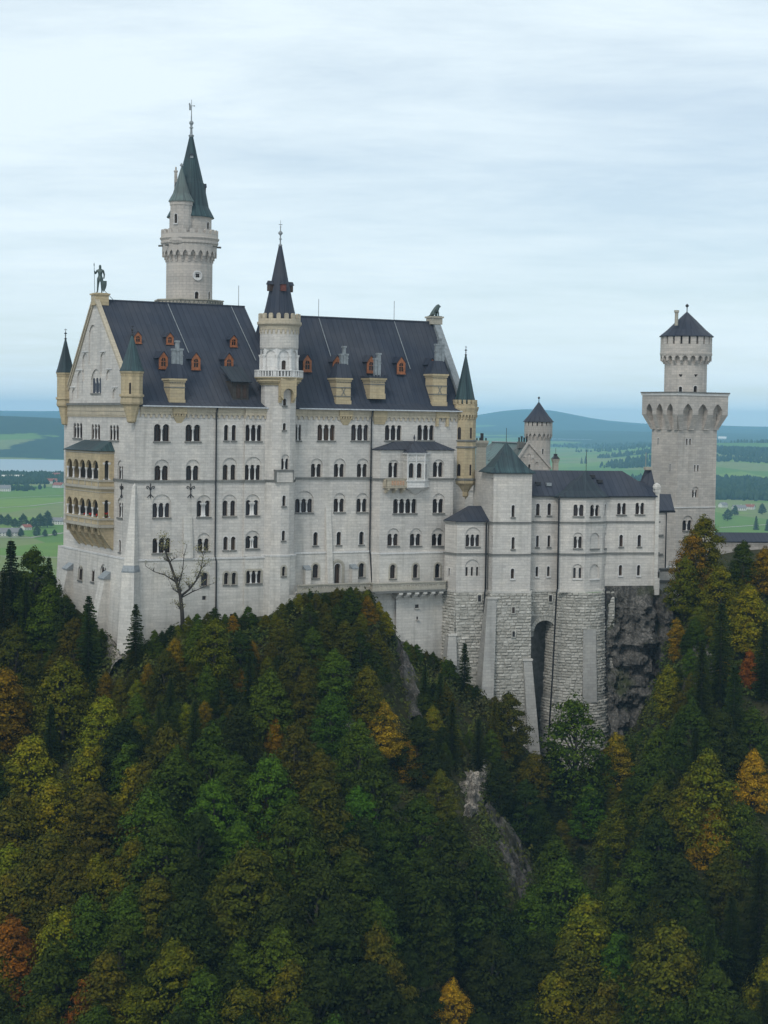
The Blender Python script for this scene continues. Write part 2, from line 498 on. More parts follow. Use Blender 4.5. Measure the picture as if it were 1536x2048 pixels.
def cone_roof(mb, cx, cy, r, z0, z1, n=16, ph=0.0, flare=.12, tip=.06):
    h = z1 - z0
    prof = [(r * .96, z0 - .12), (r, z0), (r * .86, z0 + h * .10), (r * .60, z0 + h * .36), (r * .31, z0 + h * .67), (tip, z1)]
    mb.lathe(cx, cy, prof, n, ph)

def finial(mb, cx, cy, z0, z1, r=.22, vane=False):
    h = z1 - z0
    mb.lathe(cx, cy, [(r * .9, z0 - .2), (r * 1.2, z0), (r * .45, z0 + h * .05), (r * .35, z0 + h * .2), (r * .9, z0 + h * .24), (r * .35, z0 + h * .28),
                      (r * .35, z0 + h * .38), (r * 1.3, z0 + h * .46), (r * 1.25, z0 + h * .5), (r * .3, z0 + h * .57), (r * .22, z0 + h * .7), (r * .5, z0 + h * .72), (r * .16, z0 + h * .75), (r * .08, z1)], 10)
    mb.box(cx - r * 1.1, cx + r * 1.1, cy - .04, cy + .04, z0 + h * .80, z0 + h * .80 + max(.1, h * .025))

def merlons(mb, cx, cy, r, z0, z1, n, th=.4, frac=.6, ph=0.0, rounded=True):
    for k in range(n):
        a0 = ph + 2 * PI * (k + .5 - frac / 2) / n; a1 = ph + 2 * PI * (k + .5 + frac / 2) / n; am = (a0 + a1) / 2
        pts = []
        for z, q in ((z0, 1), (z1 - (.22 if rounded else 0), 1), (z1, .55 if rounded else 1)):
            b0 = am + (a0 - am) * q; b1 = am + (a1 - am) * q
            pts.append([(cx + rr * math.cos(b), cy + rr * math.sin(b), z) for rr, b in ((r, b0), (r, b1), (r - th, b1), (r - th, b0))])
        for A, Bq in zip(pts, pts[1:]): mb.hexa(A + Bq)

def machicolation(mb, fr, cx, cy, r0, r1, zb, zt, n, ph=0.0, pointed=True, steps=3, frac=.34):
    """corbels carrying little arches between them, from wall radius r0 out to r1"""
    pts = ring_pts(cx, cy, r1, n, ph)
    h = zt - zb
    for i in range(n):
        F = Facet(fr, pts[i], pts[(i + 1) % n])
        g = F.len * frac / 2
        k = 6; c = F.len / 2; r = F.len / 2 - g; zs = zb + h * (.42 if pointed else .5); hr = min(zt - zs - h * .12, r * (1.5 if pointed else 1.0))
        o = [(0, zt), (0, zb + h * .3), (g, zb + h * .3)]
        for j in range(k + 1):
            f = PI - PI * j / k; hh = math.sin(f)
            if pointed: hh = 1 - abs(math.cos(f)) ** 1.4
            o.append((c + r * math.cos(f), zs + hr * hh))
        o += [(F.len - g, zb + h * .3), (F.len, zb + h * .3), (F.len, zt)]
        mb.prism(F, list(reversed(o)), 0, r1 - r0 - .03 if False else .3)
        a = math.atan2(pts[i][1] - cy, pts[i][0] - cx); ca, sa = math.cos(a), math.sin(a)
        w = F.len * frac * .5
        for j in range(steps):                      # stepped corbel
            ro = r0 + (r1 - r0) * (j + 1) / steps; za = zb + h * .62 * j / steps; zc = zb + h * .62 * (j + 1) / steps
            q = [(rr * ca - tt * sa + cx, rr * sa + tt * ca + cy) for rr, tt in ((r0 - .1, -w), (ro * .995, -w), (ro * .995, w), (r0 - .1, w))]
            mb.hexa([(x, y, za + (.0 if j == 0 else -.06)) for x, y in q] + [(x, y, zc) for x, y in q])

def rustic(mb, Q, length, z0, z1, row=.52, bw=1.15, out=.2, rn=None):
    """courses of rough split blocks; Q(s, z, d) gives the point on the face, d < 0 stands proud"""
    rn = rn or random.Random(5)
    nrow = max(1, round((z1 - z0) / row)); h = (z1 - z0) / nrow
    for i in range(nrow):
        a = -rn.random() * bw; zb = z0 + i * h; zt = zb + h - .045
        while a < length:
            b = a + bw * rn.uniform(.55, 1.35)
            x0 = max(a, 0); x1 = min(b - .045, length)
            if x1 - x0 > .12:
                p = -out * rn.uniform(.15, 1.0); c = min(.13, (x1 - x0) * .3); jz = h * .22
                j = lambda: rn.uniform(-.05, .05)
                bk = [Q(x0, zb, .1), Q(x1, zb, .1), Q(x1, zt, .1), Q(x0, zt, .1)]
                md = [Q(x0, zb, -.01), Q(x1, zb, -.01), Q(x1, zt, -.01), Q(x0, zt, -.01)]
                fr_ = [Q(x0 + c + j(), zb + jz + j(), p + j()), Q(x1 - c + j(), zb + jz + j(), p + j()), Q(x1 - c + j(), zt - jz + j(), p + j()), Q(x0 + c + j(), zt - jz + j(), p + j())]
                mb.add(bk + md + fr_, [(0, 1, 5, 4), (1, 2, 6, 5), (2, 3, 7, 6), (3, 0, 4, 7), (4, 5, 9, 8), (5, 6, 10, 9), (6, 7, 11, 10), (7, 4, 8, 11), (8, 9, 10, 11)])
            a = b

def rough_stone():
    m = Mat('split_rustic_blocks', .9, .15)
    g = m.n('ShaderNodeNewGeometry')
    f = m.noise(m.coord('Object'), 2.2, 6, .65); w = m.noise(m.coord('Object'), .16, 4, .6)
    c = m.mix(g.outputs['Random Per Island'], (.36, .34, .295), (.58, .555, .50))
    c = m.mix(m.ramp(f, [(.35, .6), (.62, 0.0)]), c, (.22, .215, .19))
    c = m.mix(m.ramp(w, [(.4, 0.0), (.75, .55)]), c, (.28, .275, .25))
    m.color(c); m.bump(f, .9, .12)
    return m.m
M['rustic'] = rough_stone()
M['mortar'] = plain('deep_grey_mortar', (.24, .235, .215), .95, .1, .3, 1.5)
M['cream'] = ashlar('cream_sandstone', (.52, .45, .335), (.45, .39, .30), (.34, .30, .235), .5, 1.0, .75, (.28, .25, .19))
M['sandlow'] = ashlar('greyish_sandstone', (.44, .405, .335), (.39, .36, .30), (.31, .29, .245), .5, .8, .8, (.25, .235, .19))
# ------------------------------------------------------------------ the palace
O = at(270, 962, 300.0); ORG = (O.x, O.y, 0.0)
TH = math.radians(29)
PB = Building('palace', 'large pale limestone palace with steep dark roof, stair turret and many arched windows', 'palace', ORG, TH)
fr = PB.fr
wall = MB(); low = MB(); trim = MB(); sand = MB(); ledge = MB()
yA, yC, yD, yE = 0.0, -.35, 1.0, -.9
def fx(px, y): return fr.x_at(px, y)
xB = fx(487, yA); xC = fx(530, yC); xT = fx(597, yD); xE0 = fx(742, yD); xE1 = fx(760, yE)
xEnd = fx(930, yD); xEr = fx(906, yE)
WD = -fr.inv.row[0][0] * 0 + (fr.y_at(128, 0.0, 900))         # depth of the gable end
zEave = fr.z_at(432, 812, yA); zBase = -45.0
zBand = fr.z_at(432, 1115, yA); zBandD = fr.z_at(690, 1102.5, yD); zBandE = fr.z_at(830, 1104, yE)
zStr = fr.z_at(400, 962, yA); zStrD = fr.z_at(670, 956, yD); zStrE = fr.z_at(800, 958, yE)
zEroof = fr.z_at(780, 899, yE)
HW = fr.y_at(191, 0.0, 600)                                # the ridge stands over the gable apex
yR2 = yD + 11.0                                             # ridge line of the lower, narrower half
zR1 = fr.z_at(330, 606, HW); zR2 = fr.z_at(740, 639, yR2)

# facets: upper wall then the slightly advanced lower wall
FA = PB.facet((0, yA), (xB, yA), zBand, zEave); FAl = PB.facet((-.3, yA - .35), (xB, yA - .35), zBase, zBand)
FC = PB.facet((xB, yC), (xC + 2.5, yC), zBand, zEave); FCl = PB.facet((xB, yC - .35), (xC + 2.5, yC - .35), zBase, zBand)
FD = PB.facet((xC, yD), (xEnd, yD), zBandD, zEave); FDl = PB.facet((xC, yD - .35), (xE0 + .2, yD - .35), zBase, zBandD)
FE0 = PB.facet((xE0, yD), (xE1, yE), zBandE, zEroof); FE = PB.facet((xE1, yE), (xEr, yE), zBandE, zEroof)
FE0l = PB.facet((xE0 - .3, yD - .35), (xE1 - .12, yE - .35), zBase, zBandE); FEl = PB.facet((xE1 - .12, yE - .35), (xEr + .3, yE - .35), zBase, zBandE)
FG = PB.facet((0, WD), (0, yA), zBand, zEave)
FGl = PB.facet((-.45, WD + 1.6), (-.45, yA - .35), zBase, zBand, .05)

def win(F, *a, **k):
    return window(PB, low if F in LOW else wall, F, *a, **k)
LOW = (FAl, FCl, FDl, FEl, FE0l, FGl)
# top floor
win(FA, 308, 339, 848, 882.5, n=2, gap=.34); win(FA, 371, 401, 849, 882.5, n=2, gap=.34)
for x in (448, 463.3): win(FA, x, x + 9, 849.5, 881)
win(FC, 491, 523, 849.5, 882, n=3)
for a, b in ((635, 670), (702.5, 737)): win(FD, a, b, 849, 881, n=3)
win(FD, 770, 803, 850, 880.5, n=3); win(FD, 835, 868, 850, 880.5, n=3)
win(FD, 590, 602, 849, 881, n=2)
# second floor, blind arches over the lights, standing on the string course
win(FA, 310, 337.5, 931, 960.5, n=2, relief=919, sill=False); win(FA, 373, 398.5, 931, 960.5, n=2, relief=919, sill=False)
win(FA, 446.5, 472.5, 929, 960, n=2, relief=915.5, sill=False, gap=.5, cols=False)
win(FC, 490.5, 521.5, 929.5, 960, n=3, relief=913.5, sill=False)
for a, b in ((623, 643.5), (669, 689.5), (715, 735.5)): win(FD, a, b, 927.5, 954, n=2, relief=916.7, sill=False)
# first floor
win(FA, 306, 340.5, 1006, 1035, n=3, relief=988.5); win(FA, 394.5, 421, 1001, 1033.5, n=2, relief=990, twin=True, gap=.5)
win(FA, 446, 472, 1001, 1032, n=2, relief=989, gap=.5, cols=False); win(FC, 492.5, 518, 1000, 1031, n=2, relief=988.5, twin=True, gap=.5)
win(FD, 591, 626, 997.5, 1025, n=3, relief=981.5)
for a, b in ((668.5, 689.5), (714, 735)): win(FD, a, b, 997, 1024, n=2, relief=986)
# mezzanine
win(FA, 305, 341, 1076, 1106, n=3); win(FA, 396.5, 419, 1077, 1101.5, n=2, relief=1066)
for x in (446.5, 461.8): win(FA, x, x + 9.5, 1073, 1100)
win(FC, 492, 518, 1071.5, 1097, n=2, relief=1061, twin=True)
for a in (626.5, 673, 718.3): win(FD, a, a + 9.5, 1064 - (a - 626) * .012, 1091 - (a - 626) * .02)
# ground floor, in the advanced lower wall
win(FAl, 402, 416, 1145, 1172, surround=True)
for x in (448, 463.5): win(FAl, x, x + 9, 1145, 1169, surround=True)
win(FCl, 492.5, 522.5, 1141, 1166.5, n=3, surround=True)
win(FDl, 625, 637.5, 1128, 1156, surround=True); win(FDl, 717.5, 729, 1126, 1154, surround=True)
win(FEl, 780, 791.5, 1129, 1157, surround=True); win(FEl, 826, 836.5, 1128, 1156, surround=True); win(FEl, 870, 880.5, 1127, 1155.5, surround=True)
# terrace door with its moulded arch
door = win(FDl, 668.5, 681.5, 1127, 1167, sill=False, depth=.8, name='terrace_door')
for k, (e, w_) in enumerate(((.42, .3), (.72, .3))):
    a, b = FDl.inv(668.5, 1145)[0], FDl.inv(681.5, 1145)[0]; za = FDl.inv(675, 1167)[1]; zb = FDl.inv(675, 1127)[1]
    oo, _, _ = arch(a - e, b + e, za, zb + e, 1, k=10); hh, _, _ = arch(a - e + w_, b + e - w_, za + .0, zb + e - w_, 1, k=10)
    hh = [(x, z + (.01 if z <= za + 1e-6 else 0)) for x, z in hh]
    r = MB(); r.prism(FDl, oo, -.06 - .09 * k, .02, hh); PB.part(r, 'arch_moulding', M['sandlow'], door)
# bay: principal floor with its oriel is added below; lower floors
a = 786.5; q4 = win(FE, 786.5, 833, 997.5, 1026.5, n=4, gap=.3)
win(FE, 866.5, 888, 997.5, 1026, n=2, relief=987)
for a, b in ((776, 797.5), (821, 842.5), (865, 886.5)): win(FE, a, b, 1067.5, 1091.5, n=2, relief=1056.5)
win(FE, 778, 797, 925, 955, n=2, relief=919.5, sill=False); win(FE, 867, 887, 924, 954, n=2, relief=918.5, sill=False)
# gable end
for a, b, t in ((147, 164.5, 845.5), (183, 200, 848), (219.5, 237.5, 850)): win(FG, a, b, t, t + 30.5, n=3, gap=.3, depth=.3)
win(FG, 235.5, 245, 932, 959, n=2, relief=920, sill=False, gap=.3, depth=.3); win(FG, 235.5, 245, 1005, 1035, n=2, relief=995.5, gap=.3, depth=.3)
win(FG, 238, 242, 1079, 1104, depth=.3)
win(FGl, 134, 139.5, 1128, 1155, surround=True, depth=.3); win(FGl, 159.5, 167.5, 1133.5, 1160, n=2, surround='one', depth=.3); win(FGl, 185, 191, 1139, 1163, n=2, depth=.3)
win(FGl, 202.5, 213.5, 1133, 1184, n=2, relief=1128, sill=False, surround=False, depth=.3)
# small vents
for F, x0, x1, y0, y1 in ((FAl, 404.5, 412.5, 1192, 1200), (FAl, 460, 468, 1228, 1233), (FEl, 829, 836, 1209, 1215), (FEl, 832, 835, 1233, 1238)):
    a, zt = F.inv(x0, y0); b, zb = F.inv(x1, y1); o = [(a, zb), (b, zb), (b, zt), (a, zt)]
    F.holes.append((o, .5)); g = MB(); g.poly([F.P(a, zb, .48), F.P(b, zb, .48), F.P(b, zt, .48), F.P(a, zt, .48)]); PB.part(g, 'vent', M['glass'])
for F in (FA, FC, FD, FE0, FE): wall.panel(F)
for F in (FAl, FCl, FDl, FEl, FE0l, FGl): low.panel(F)
wall.panel(PB.facet((xB, yA + .1), (xB, yC), zBand, zEave)); low.panel(PB.facet((xB, yA), (xB, yC - .35), zBase, zBand))
wall.panel(PB.facet((xC + 2.5, yC), (xC + 2.5, yD), zBand, zEave))
# gable end wall: rectangle then the stepped blind arcade in the triangle above
gx = lambda px, py: FG.inv(px, py)
zGa = fr.z_x(190, 592, 0.0)
def lerp(a, b, t): return a + (b - a) * t
half = WD - HW
rake = lambda s: zEave + (zGa - zEave) * (s / half if s < half else (FG.len - s) / (FG.len - half))
wall.panel(FG, [(0, zBand), (FG.len, zBand), (FG.len, zEave), (0, zEave)])
gab = MB(); FT = PB.facet((0, WD), (0, yA), zEave, zGa)
ins = 1.15
gz = zEave + .9
outl = [(0, zEave), (FG.len, zEave), (half, zGa)]
rec = []
def px2(x, y): return FT.inv(x, y)
for xa, xb, yt, yb in ((177.5, 193.5, 650, 728), (164.5, 176, 706, 762), (200.5, 212, 704, 752), (154.5, 165, 742, 797), (212, 222, 740, 760), (143.5, 152, 776, 800), (225, 233, 777, 797)):
    a, zt = px2(xa, yt); b, zb = px2(xb, yb)
    if b - a > .2:
        oo, _, _ = arch(a, b, zb, zt, 1); rec.append(oo)
a, _ = px2(181.5, 770); b, _ = px2(202.5, 770); zt = px2(192, 738)[1]; zb = px2(192, 786)[1]
big, _, _ = arch(a, b, zb - .05, zt, 1, k=10)
gl, zs, w_ = arch(a + .35, b - .35, zb, px2(192, 755)[1], 3, .3)
allh = rec + [big]
gab.tess(FT, outl, allh, 0)
for o_ in rec: gab.reveal(FT, o_, 0, .22); gab.tess(FT, o_, [], .22)
gab.reveal(FT, big, 0, .22); gab.tess(FT, big, [gl], .22); gab.reveal(FT, gl, .22, .8)
gobj = PB.part(gab, 'gable', M['stone'])
bar = MB(); bar.fbox(FT, a + .35, b - .35, zs - .05, zs + .05, .6, .68)
gw = PB.part(bar, 'window', M['bar'], gobj); g = MB(); z9 = px2(192, 755)[1]; g.poly([FT.P(a, zb, .75), FT.P(b, zb, .75), FT.P(b, z9, .75), FT.P(a, z9, .75)]); PB.part(g, 'pane', M['glass'], gobj)
for i in range(2): shaft(PB, FT, a + .35 + (i + 1) * (w_ + .3) - .15, zb, zs, .4, .15, gobj)
q = MB(); q.fbox(FT, a + .1, b - .1, zb - .25, zb - .03, -.18, .1); PB.part(q, 'sill', M['ledge'], gobj)
for xa, xb, y in ((165, 177, 703.5), (200, 212, 703), (152.5, 165.5, 739.5), (212, 224, 738), (140, 152, 774), (224, 236, 774)):   # little shelves of the stepped frieze
    a_, z_ = px2(xa, y); b_, _ = px2(xb, y); trim.fbox(FT, a_, b_, z_ - .1, z_ + .1, -.12, .05)
# raking coping of the gable
cop = MB()
for s0, s1 in ((-.5, half), (half, FG.len + .5)):
    z0, z1 = rake(s0) if s0 >= 0 else zEave - .4, rake(s1) if s1 <= FG.len else zEave - .4
    for d0, d1, h0, h1 in ((-.42, .32, -.1, .42), (-.24, .3, -.7, -.1)):
        cop.hexa([FT.P(s0, z0 + h0, d0), FT.P(s1, z1 + h0, d0), FT.P(s1, z1 + h0, d1), FT.P(s0, z0 + h0, d1), FT.P(s0, z0 + h1, d0), FT.P(s1, z1 + h1, d0), FT.P(s1, z1 + h1, d1), FT.P(s0, z0 + h1, d1)])
PB.part(cop, 'coping', M['cream'])
# back and right-hand walls close the volume
for a_, b_ in (((xEnd, yD), (xEnd, yD + 20)), ((xEnd, yD + 20), (xB, WD)), ((xB, WD), (0, WD))):
    F = PB.facet(a_, b_, zBase, zEave); wall.panel(F)
FR = PB.facet((xEnd, yD), (xEnd, yD + 22), zEave, zR2)
gab2 = MB(); gab2.prism(FR, [(0, zEave), (22, zEave), (11, zR2)], -.25, .9)
PB.part(gab2, 'gable', M['stone'])

# ledges where the lower wall steps out, string courses
trim.band(fr, [(-.45, WD), (-.45, yA - .4), (xB, yA - .4), (xB, yC - .4), (xC + 1, yC - .4)], zBand - .25, zBand + .06, .1, .5)
trim.band(fr, [(xT - 1, yD - .38), (xE0 - .2, yD - .38)], zBandD - .25, zBandD + .06, .1, .5)
trim.band(fr, [(xE0 - .2, yD - .38), (xE1 - .1, yE - .38), (xEr + .2, yE - .38)], zBandE - .25, zBandE + .06, .1, .5)
ledge.band(fr, [(0, yA + 13.0), (0, yA), (xB, yA), (xB, yC), (xC, yC)], zStr - .22, zStr + .14, .24)
ledge.band(fr, [(xT - 1, yD), (xE0, yD)], zStrD - .22, zStrD + .14, .24)
ledge.band(fr, [(xE0, yD), (xE1, yE), (xEr, yE)], zStrE - .2, zStrE + .14, .22)
# eaves: sandstone frieze with round-arched corbel table
for F, s0, s1 in ((FA, .8, FA.len), (FC, 0, FC.len - 1.8), (FD, 4, FD.len - 1.2)):
    scallops(sand, F, s0, s1, zEave - 1.0, zEave - 2.0, .95)
    sand.fbox(F, s0, s1, zEave - 1.0, zEave - .1, -.26, .05)
FGe = FG
scallops(sand, FG, .8, FG.len - .8, zEave - 1.15, zEave - 2.1, .62, .2, 4, .5)
sand.fbox(FG, 0, FG.len, zEave - 1.1, zEave - .1, -.25, .05)
ledge.fbox(FG, -.3, FG.len + .3, zEave - .1, zEave + .28, -.55, .3)
PB.part(sand, 'eaves_frieze', M['cream']); PB.part(trim, 'ledge', M['trim']); PB.part(ledge, 'string_course', M['ledge'])
PB.part(wall, 'wall', M['stone']); PB.part(low, 'base_wall', M['stone_low'])

# ---------------- roofs
roof = MB()
e = -.65
kx = lambda z, zr, y0, yr: y0 + (z - zEave) / (zr - zEave) * (yr - y0)
xS = fr.x_at(489, HW, 614)                                         # where the high half ends
zl = zEave - .05
def roof_block(x0, x1, y0, yr, yb, zr):
    sl = (zr - zEave) / (yr - y0)
    ye = y0 - .75; ze = zEave - .55 * 0 - .1
    yk = y0 + 1.1; zk = zEave + 1.1 * sl * .62                     # bell-cast foot
    A = [(ye, ze), (yk, zk), (yr, zr), (yb, zEave)]
    for (ya, za), (yb_, zb_) in zip(A, A[1:]):
        roof.slab([(x0, ya, za), (x1, ya, za), (x1, yb_, zb_), (x0, yb_, zb_)], .22)
    for x in (x0, x1):
        roof.poly([(x, A[0][0], A[0][1]), (x, A[1][0], A[1][1]), (x, yr, zr), (x, yb, zEave)])
roof_block(.3, xS, yA, HW, WD + .6, zR1)
roof_block(xS - .02, xEnd - .9, yD, yR2, yD + 22.4, zR2)
ro = PB.part(roof, 'roof', M['roof'])
rj = MB()
for px_, y_ in ((335, 608), (462, 612), (637, 637), (788, 640)):                 # raised sheet joints down the slope
    left = px_ < 489
    y0, yr, zr = (yA, HW, zR1) if left else (yD, yR2, zR2)
    x_ = fr.x_at(px_, yr, y_)
    sl = (zr - zEave) / (yr - y0); n_ = Vector((0, -sl, 1)).normalized()
    p0 = Vector((x_, yr, zr)); k_ = Vector((.05, 0, 0)); p1 = Vector((x_ + .1, y0 + (yr - y0) * .45, zEave + (yr - y0) * .45 * sl))
    rj.hexa([p0 - k_ - n_ * .05, p0 + k_ - n_ * .05, p1 + k_ - n_ * .05, p1 - k_ - n_ * .05, p0 - k_ + n_ * .07, p0 + k_ + n_ * .07, p1 + k_ + n_ * .07, p1 - k_ + n_ * .07])
    PB.part(rj, 'sheet_joint', M['zinc'], ro); rj = MB()
rg = MB()
rg.box(.5, xS, HW - .18, HW + .18, zR1 - .1, zR1 + .16); rg.box(xS, xEnd - 1, yR2 - .18, yR2 + .18, zR2 - .1, zR2 + .16)
PB.part(rg, 'ridge_cap', M['roof'], ro)
gt = MB(); gt.box(.9, xC + .2, -1.0, -.72, zEave - .28, zEave - .08); gt.box(xT - .5, xEnd - 1.0, yD - 1.0, yD - .72, zEave - .28, zEave - .08)
PB.part(gt, 'gutter', M['gutter'], ro)
# verdigris at the top of the gable verge and right-hand gable coping
cg = MB(); slp = (zR2 - zEave) / 11.0
for y0_, z0_, y1_, z1_ in ((yD - .6, zEave - .3, yR2, zR2 + .1), (yR2, zR2 + .1, yD + 22.5, zEave - .3)):
    cg.hexa([(xEnd - 1.0, y0_, z0_ - .3), (xEnd + .35, y0_, z0_ - .3), (xEnd + .35, y1_, z1_ - .3), (xEnd - 1.0, y1_, z1_ - .3), (xEnd - 1.0, y0_, z0_ + .75), (xEnd + .35, y0_, z0_ + .75), (xEnd + .35, y1_, z1_ + .75), (xEnd - 1.0, y1_, z1_ + .75)])
PB.part(cg, 'coping', M['zinc'])
rods = [(477, 571, 612, True), (637, 598, 636, False), (788, 602, 640, False)]
for px_, yt, yb, left in rods:
    y0 = HW if left else yR2; x_ = fr.x_at(px_, y0, yb); m_ = MB()
    zt = fr.z_at(px_, yt, y0); zb = (zR1 if left else zR2)
    m_.tube([(x_, y0, zb - .1), (x_, y0, zt)], .045, 5); PB.part(m_, 'lightning_rod', M['iron'], ro)

# ---------------- dormers with orange timber fronts
def dormer(xc, yc, wpx, hpx, small):
    left = xc < 500
    y0, yr, zr = (yA, HW, zR1) if left else (yD, yR2, zR2)
    sl = (zr - zEave) / (yr - y0)
    d = fr.ray(xc, yc + hpx * .42); c = fr.c                       # foot of the front meets the roof plane z = zEave + sl (y - y0)
    t = (zEave + sl * (c.y - y0) - c.z) / (d.z - sl * d.y)
    p = c + d * t
    scale = t * d.length / FPX / d.length * d.length
    m_per_px = t / FPX
    w = wpx * m_per_px * 1.1; h = hpx * m_per_px * .98
    yf = p.y - .45; zb = p.z - .35; x0 = p.x - w / 2; x1 = p.x + w / 2
    F = Facet(fr, (x0, yf), (x1, yf), zb, zb + h)
    ap = zb + h; sh = zb + h * .66
    ol = [(0, zb), (w, zb), (w, sh), (w / 2, ap), (0, sh)]
    hole, zs, _ = arch(w * .24, w * .76, zb + h * .14, zb + h * .66, 1)
    fm = MB(); fm.prism(F, ol, 0, .16, hole)
    deep = (ap - zb) / sl + 1.2
    body = MB()
    xm = (x0 + x1) / 2
    body.hexa([(x0 + .06, yf + .16, zb - .3), (x1 - .06, yf + .16, zb - .3), (x1 - .06, yf + deep, zb - .3), (x0 + .06, yf + deep, zb - .3), (x0 + .06, yf + .16, sh), (x1 - .06, yf + .16, sh), (x1 - .06, yf + deep, sh), (x0 + .06, yf + deep, sh)])
    do = PB.part(body, 'dormer', M['roof'])
    PB.part(fm, 'front', M['orange'], do)
    r = MB(); ov = .09
    r.slab([(x0 - ov, yf - .1, sh - ov * 1.3), (xm, yf - .1, ap + .08), (xm, yf + deep, ap + .08), (x0 - ov, yf + deep, sh - ov * 1.3)], -.1)
    r.slab([(xm, yf - .1, ap + .08), (x1 + ov, yf - .1, sh - ov * 1.3), (x1 + ov, yf + deep, sh - ov * 1.3), (xm, yf + deep, ap + .08)], -.1)
    PB.part(r, 'dormer_roof', M['roof'], do)
    g = MB(); g.poly([F.P(w * .2, zb + .1, .13), F.P(w * .8, zb + .1, .13), F.P(w * .8, zb + h * .7, .13), F.P(w * .2, zb + h * .7, .13)]); PB.part(g, 'pane', M['glass'], do)
    s_ = MB(); s_.fbox(F, -.06, w + .06, zb - .1, zb + .06, -.12, .1)
    s_.fbox(F, w / 2 - .035, w / 2 + .035, zb + h * .14, zb + h * .66, .04, .1); s_.fbox(F, w * .24, w * .76, zb + h * .42, zb + h * .46, .04, .1)
    PB.part(s_, 'sash', M['orange'], do)
for x, y in ((274, 673), (338, 675), (465.5, 680)): dormer(x, y, 14, 23, True)
for x, y in ((325, 719), (390, 721), (456, 722), (612.5, 725), (672, 727), (740, 727.5), (800, 729.5), (862, 733)): dormer(x, y, 17, 34, False)
# broad shed dormer above the eaves
p = [fr.x_at(468, 1.2, 790), fr.x_at(499, 1.2, 790)]
sh = MB(); sl = (zR1 - zEave) / (HW - yA)
zt = fr.z_at(480, 762, 1.6); zb = fr.z_at(480, 808, 1.6)
sh.box(p[0], p[1], 1.6, 7.0, zb, zt)
so = PB.part(sh, 'shed_dormer', M['soffit'])
r = MB(); r.slab([(p[0] - .6, .9, zt - .25), (p[1] + .35, .9, zt - .25), (p[1] + .3, 5.2, zt + 2.4), (p[0] - .9, 5.2, zt + 2.4)], -.14); PB.part(r, 'dormer_roof', M['slate_copper'], so)
F = Facet(fr, (p[0], 1.6), (p[1], 1.6))
for k in (.22, .62):
    m_ = MB(); a_ = F.len * k; o_, _, _ = arch(a_, a_ + F.len * .24, zb + 1.0, zt - .5, 1); o2, _, _ = arch(a_ + .1, a_ + F.len * .24 - .1, zb + 1.1, zt - .6, 1)
    m_.prism(F, o_, -.08, .02, o2); m_.tess(F, o2, [], -.02); PB.part(m_, 'window', M['bar'], so)

